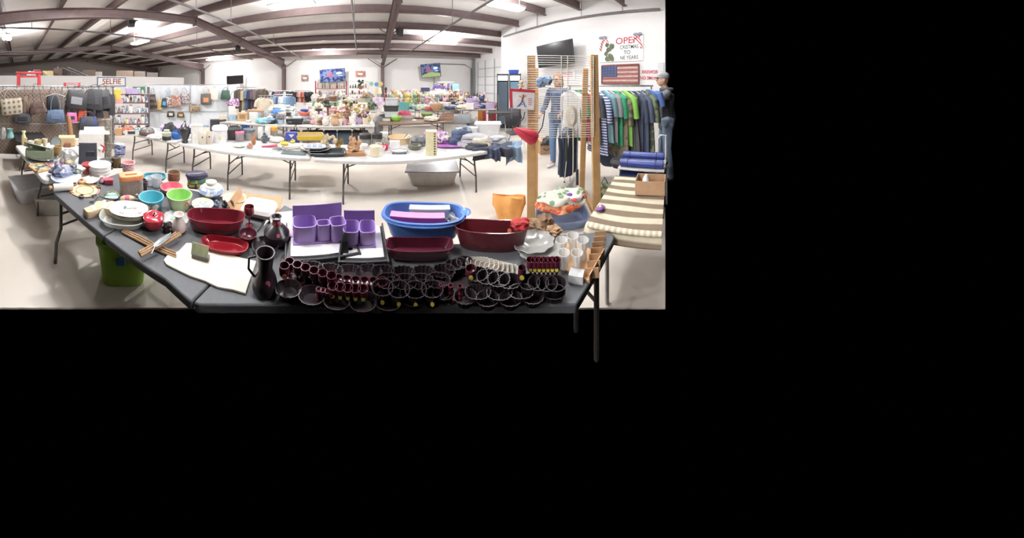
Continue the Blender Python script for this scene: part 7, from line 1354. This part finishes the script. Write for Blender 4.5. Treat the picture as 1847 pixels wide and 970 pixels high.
# rack with blue rolls behind
p0, p1 = P(1116, 2.72, 0), P(1199, 2.62, 0); 
t = thing('roll_stand', 'white wire edged stand holding the blue rolls', 'stand', (p0+p1)/2, math.atan2((p1-p0).y, (p1-p0).x)); L_ = (p1-p0).length
MB().box((0, .15, T-.01), (L_, .4, .02)).build('stand_top', PWHITE, t, .004)
for s in (-1, 1): MB().tube([(s*L_*.45, 0, T-.02), (s*L_*.45, .05, 0)], .012).build('leg', BLACK, t); MB().tube([(s*L_*.45, .3, T-.02), (s*L_*.45, .3, 0)], .012).build('leg', BLACK, t)
NB = M('#20348c', .35, var=.15)
for q, (y, z, lb) in enumerate(((.02, T+.045, 'royal blue rolled mat lying lower at the front of the stand'), (.15, T+.1, 'royal blue rolled mat lying higher behind the lower roll'))):
    t = thing('rolled_mat', lb, 'rolled mat', (p0+p1)/2+Matrix.Rotation(math.atan2((p1-p0).y, (p1-p0).x), 3, 'Z') @ Vector((.0, y, z-.045)), math.atan2((p1-p0).y, (p1-p0).x)); MB().loft([(-L_*.47, .03, .03), (-L_*.465, .045, .045), (L_*.465, .045, .045), (L_*.47, .03, .03)], n=24, axis='x', off=(0, 0, .045)).build('roll', NB, t)
    for s in (-1, 1): MB().tube([(s*L_*.3, .047*cos(k*pi/10), .045+.047*sin(k*pi/10)) for k in range(20)], .004, 5, closed=True).build('elastic_band', M('#101a4a', .6), t)
solo('blue_carton', MB().box((0, 0, .11), (.3, .2, .22)), M('#20306c', .5), 'dark blue carton under the roll stand', 'box', P(1140, 2.75, .3), -ang(1140), smooth=False)
solo('white_carton', MB().box((0, 0, .15), (.34, .24, .3)), M('#c8c4be', .6), 'pale carton on the floor carrying the dark blue one', 'box', P(1140, 2.75, 0), -ang(1140), smooth=False)
solo('black_mattress', MB().loft([(0, .35, .12), (.06, .38, .14), (.1, .34, .12)], n=32, p=4).noise(.015, 6), M('#2c2c30', .7), 'black padded cushion lying across behind the blue rolls', 'cushion', P(1152, 3.0, .5), -ang(1152))
solo('storage_crate', MB().loft([(0, .3, .12), (.48, .34, .15)], n=4, ph=pi/4), M('#aab4c0', .5), 'grey blue crate beneath the black padded cushion', 'crate', P(1150, 3.02, 0), -ang(1150), smooth=False)
t = thing('tube_frame_seat', 'white tubular seat frame at the picture edge behind the rolls', 'seat frame', P(1194, 2.95, .62), -ang(1194)); MB().tube([(-.05, 0, -.6), (-.05, 0, .25), (-.02, 0, .3), (.05, 0, .3), (.06, 0, -.6)], .014).build('tube_frame', M('#d6d8dc', .35), t)
# ================================================================ PEOPLE
def limb(b, pts, rs, n=14):
    P_ = [Vector(p) for p in pts]
    for i in range(len(P_)-1):
        L2 = (P_[i+1]-P_[i]).length; k = max(2, int(L2/.03))
        for j in range(k+1):
            f = j/k; r = rs[i]*(1-f)+rs[i+1]*f; b.ell(P_[i].lerp(P_[i+1], f), (r, r, r), 1)
def voxel(b, name, mat, par, vs=.011, it=3):
    o = b.build(name, mat, par); md = o.modifiers.new('r', 'REMESH'); md.mode = 'VOXEL'; md.voxel_size = vs
    ms = o.modifiers.new('s', 'SMOOTH'); ms.iterations = it; ms.factor = .5
    o.parent = None; bake(o); o.parent = par; return o
def hand(b, w, dirv, side, up):
    d_ = Vector(dirv).normalized(); s_ = Vector(side).normalized(); u2 = Vector(up).normalized(); w = Vector(w)
    for i in range(5): b.ell(w+d_*(.02+.018*i)+s_*0, (.028, .028, .018), 1)
    for i in range(4):
        o_ = w+d_*.09+s_*(.03-.02*i); L3 = (.065, .075, .07, .055)[i]
        limb(b, [o_, o_+d_*L3*.55-u2*.01, o_+d_*L3*.85-u2*.035], [.0095, .009, .008])
    limb(b, [w+d_*.03+s_*.03, w+d_*.06+s_*.06, w+d_*.09+s_*.065-u2*.01], [.012, .0105, .0095])
def person(lb, loc, rz, J, sc, skin, hair, top, pants, shoe, extra=None, female=False):
    t = thing('person', lb, 'person', loc, rz); t.scale = (sc, sc, sc)
    b = MB(); hd = Vector(J['head'])
    limb(b, [J['neck'], hd+Vector((0, .01, -.06))], [.058, .055]); b.ell(hd, (.076, .094, .115), 3); b.ell(hd+Vector((0, -.025, -.06)), (.055, .065, .055), 2)
    b.ell(hd+Vector((0, -.098, -.015)), (.013, .02, .024), 2); b.ell(hd+Vector((0, -.085, -.055)), (.026, .014, .01), 2); b.ell(hd+Vector((0, -.078, .03)), (.055, .02, .012), 2)
    for s in (-1, 1): b.ell(hd+Vector((s*.077, .01, -.01)), (.012, .02, .03), 2)
    limb(b, [J['chest'], J['belly'], J['pelvis']], [.13, .12, .13])
    for s in ('L', 'R'):
        limb(b, [J['chest'], J['sh'+s]], [.09, .06]); limb(b, [J['sh'+s], J['el'+s], J['wr'+s]], [.05, .04, .026])
        hand(b, J['wr'+s], Vector(J['wr'+s])-Vector(J['el'+s]), J.get('hs', (0, 0, 1)), J.get('hu', (1 if s == 'L' else -1, 0, 0)))
        limb(b, [J['hip'+s], J['kn'+s], J['an'+s]], [.085, .055, .038]); limb(b, [J['an'+s], Vector(J['an'+s])+Vector((0, -.14, -.04))], [.035, .03])
    voxel(b, 'body', skin, t, .008)
    for s in (-1, 1): MB().ell(hd+Vector((s*.032, -.088, .012)), (.013, .007, .007), 2).build('eye', M('#2c2420', .3), t)
    MB().ell(hd+Vector((0, -.096, -.055)), (.022, .006, .005), 2).build('mouth', M('#9a4a48', .5), t)
    b = MB(); limb(b, [J['chest'], J['belly'], J['pelvis']], [.165, .15, .16])
    limb(b, [Vector(J['shL'])*.9+Vector(J['chest'])*.1, Vector(J['shR'])*.9+Vector(J['chest'])*.1], [.075, .075])
    for s in ('L', 'R'): limb(b, [J['sh'+s], J['el'+s], Vector(J['el'+s]).lerp(Vector(J['wr'+s]), .92)], [.07, .058, .043])
    limb(b, [J['pelvis'], Vector(J['pelvis'])+Vector((0, 0, -.06))], [.165, .165])
    voxel(b, 'upper_clothing', top, t, .012)
    b = MB()
    for s in ('L', 'R'): limb(b, [J['hip'+s], J['kn'+s], Vector(J['an'+s])+Vector((0, 0, .0))], [.108, .078, .062])
    limb(b, [J['hipL'], J['hipR']], [.125, .125]); voxel(b, 'trousers', pants, t, .012)
    for s in ('L', 'R'):
        a_ = Vector(J['an'+s]); b = MB(); b.ell(a_+Vector((0, -.07, -.05)), (.048, .135, .038), 3).ell(a_+Vector((0, .01, -.02)), (.045, .055, .055), 2)
        for v in b.b.verts: v.co.z = max(v.co.z, .002)
        voxel(b, 'shoe', shoe, t, .01)
    if hair: 
        b = MB(); b.ell(hd+Vector((0, .018, .025)), (.092, .1, .115), 3, .12, 2, f=8)
        if female: b.ell(hd+Vector((0, .05, -.05)), (.095, .07, .11), 3, .15, 4, f=8)
        for v in list(b.b.verts):
            if v.co.y < hd.y-.055 and v.co.z < hd.z+.055: v.co.y = hd.y-.05
        b.build('hair', hair, t)
    if extra: extra(t, hd, J)
    return t
SK = M('#d2a084', .55, var=.04)
J1 = dict(head=(0, -.03, 1.56), neck=(0, 0, 1.42), chest=(0, 0, 1.25), belly=(0, 0, 1.08), pelvis=(0, 0, .93), shL=(-.18, 0, 1.36), shR=(.18, 0, 1.36), elL=(-.25, -.05, 1.08), elR=(.24, -.03, 1.08), wrL=(-.2, -.25, .98), wrR=(.2, -.24, 1.0), hipL=(-.09, 0, .9), hipR=(.09, 0, .9), knL=(-.1, -.03, .49), knR=(.1, -.01, .49), anL=(-.11, 0, .08), anR=(.12, .03, .08), hs=(0, 0, 1))
def glasses(t, hd, J):
    b = MB()
    for s in (-1, 1): b.tube([(s*.033+.022*cos(k*pi/6), -.103, hd.z+.012+.018*sin(k*pi/6)) for k in range(12)], .003, 5, closed=True).tube([(s*.055, -.1, hd.z+.015), (s*.078, 0, hd.z+.01)], .002, 5)
    b.xf(Matrix.Translation((0, hd.y+.0, 0))).build('eyeglasses', BLACK, t)
person('person with short auburn hair in a navy top and jeans standing behind the wire grid', P(1007, 4.35, 0), -ang(1007)-.5, J1, 1.06, SK, M('#9a6848', .8, var=.2, scale=40), M('#36425c', .8, c2='#4a5878', pat='noise', ps=12), M('#54749c', .85), M('#cfd2d6', .5), glasses, True)
J2 = dict(head=(0, -.05, 1.60), neck=(0, -.01, 1.46), chest=(0, 0, 1.28), belly=(0, 0, 1.1), pelvis=(0, .02, .94), shL=(-.2, -.02, 1.38), shR=(.2, -.02, 1.38), elL=(-.25, -.2, 1.16), elR=(.23, -.22, 1.17), wrL=(-.14, -.43, 1.2), wrR=(.12, -.45, 1.22), hipL=(-.1, .01, .92), hipR=(.1, .01, .92), knL=(-.11, -.05, .5), knR=(.11, .0, .5), anL=(-.12, -.02, .08), anR=(.13, .05, .08), hs=(0, 0, 1))
def cap(t, hd, J):
    b = MB(); b.loft([(.02, .088, .105), (.06, .09, .107), (.1, .07, .085), (.125, .02, .03)], n=24, off=tuple(hd+Vector((0, .005, 0)))); b.build('cap_crown', M('#8c8c90', .8), t)
    MB().ell(hd+Vector((0, -.13, .035)), (.07, .075, .008), 2).build('cap_brim', M('#c8c8cc', .8), t)
    MB().tube([Vector(J['neck'])+Vector((.09*cos(k*pi/6), .02+.09*sin(k*pi/6), -.02)) for k in range(12)], .03, 8, closed=True).build('hood', M('#4a4c52', .85), t)
    MB().tube([(0, -.17, 1.42), (0, -.175, 1.1), (0, -.17, .95)], .006, 6).build('zipper', M('#d8d8d8', .5), t)
person('person in a grey cap, charcoal hooded jacket and jeans sorting shirts at the rack end', P(1201, 3.8, 0), -ang(1201)-R(78), J2, 1.04, SK, None, M('#54565c', .85), M('#8298b4', .85), M('#3a3a3c', .6), cap)
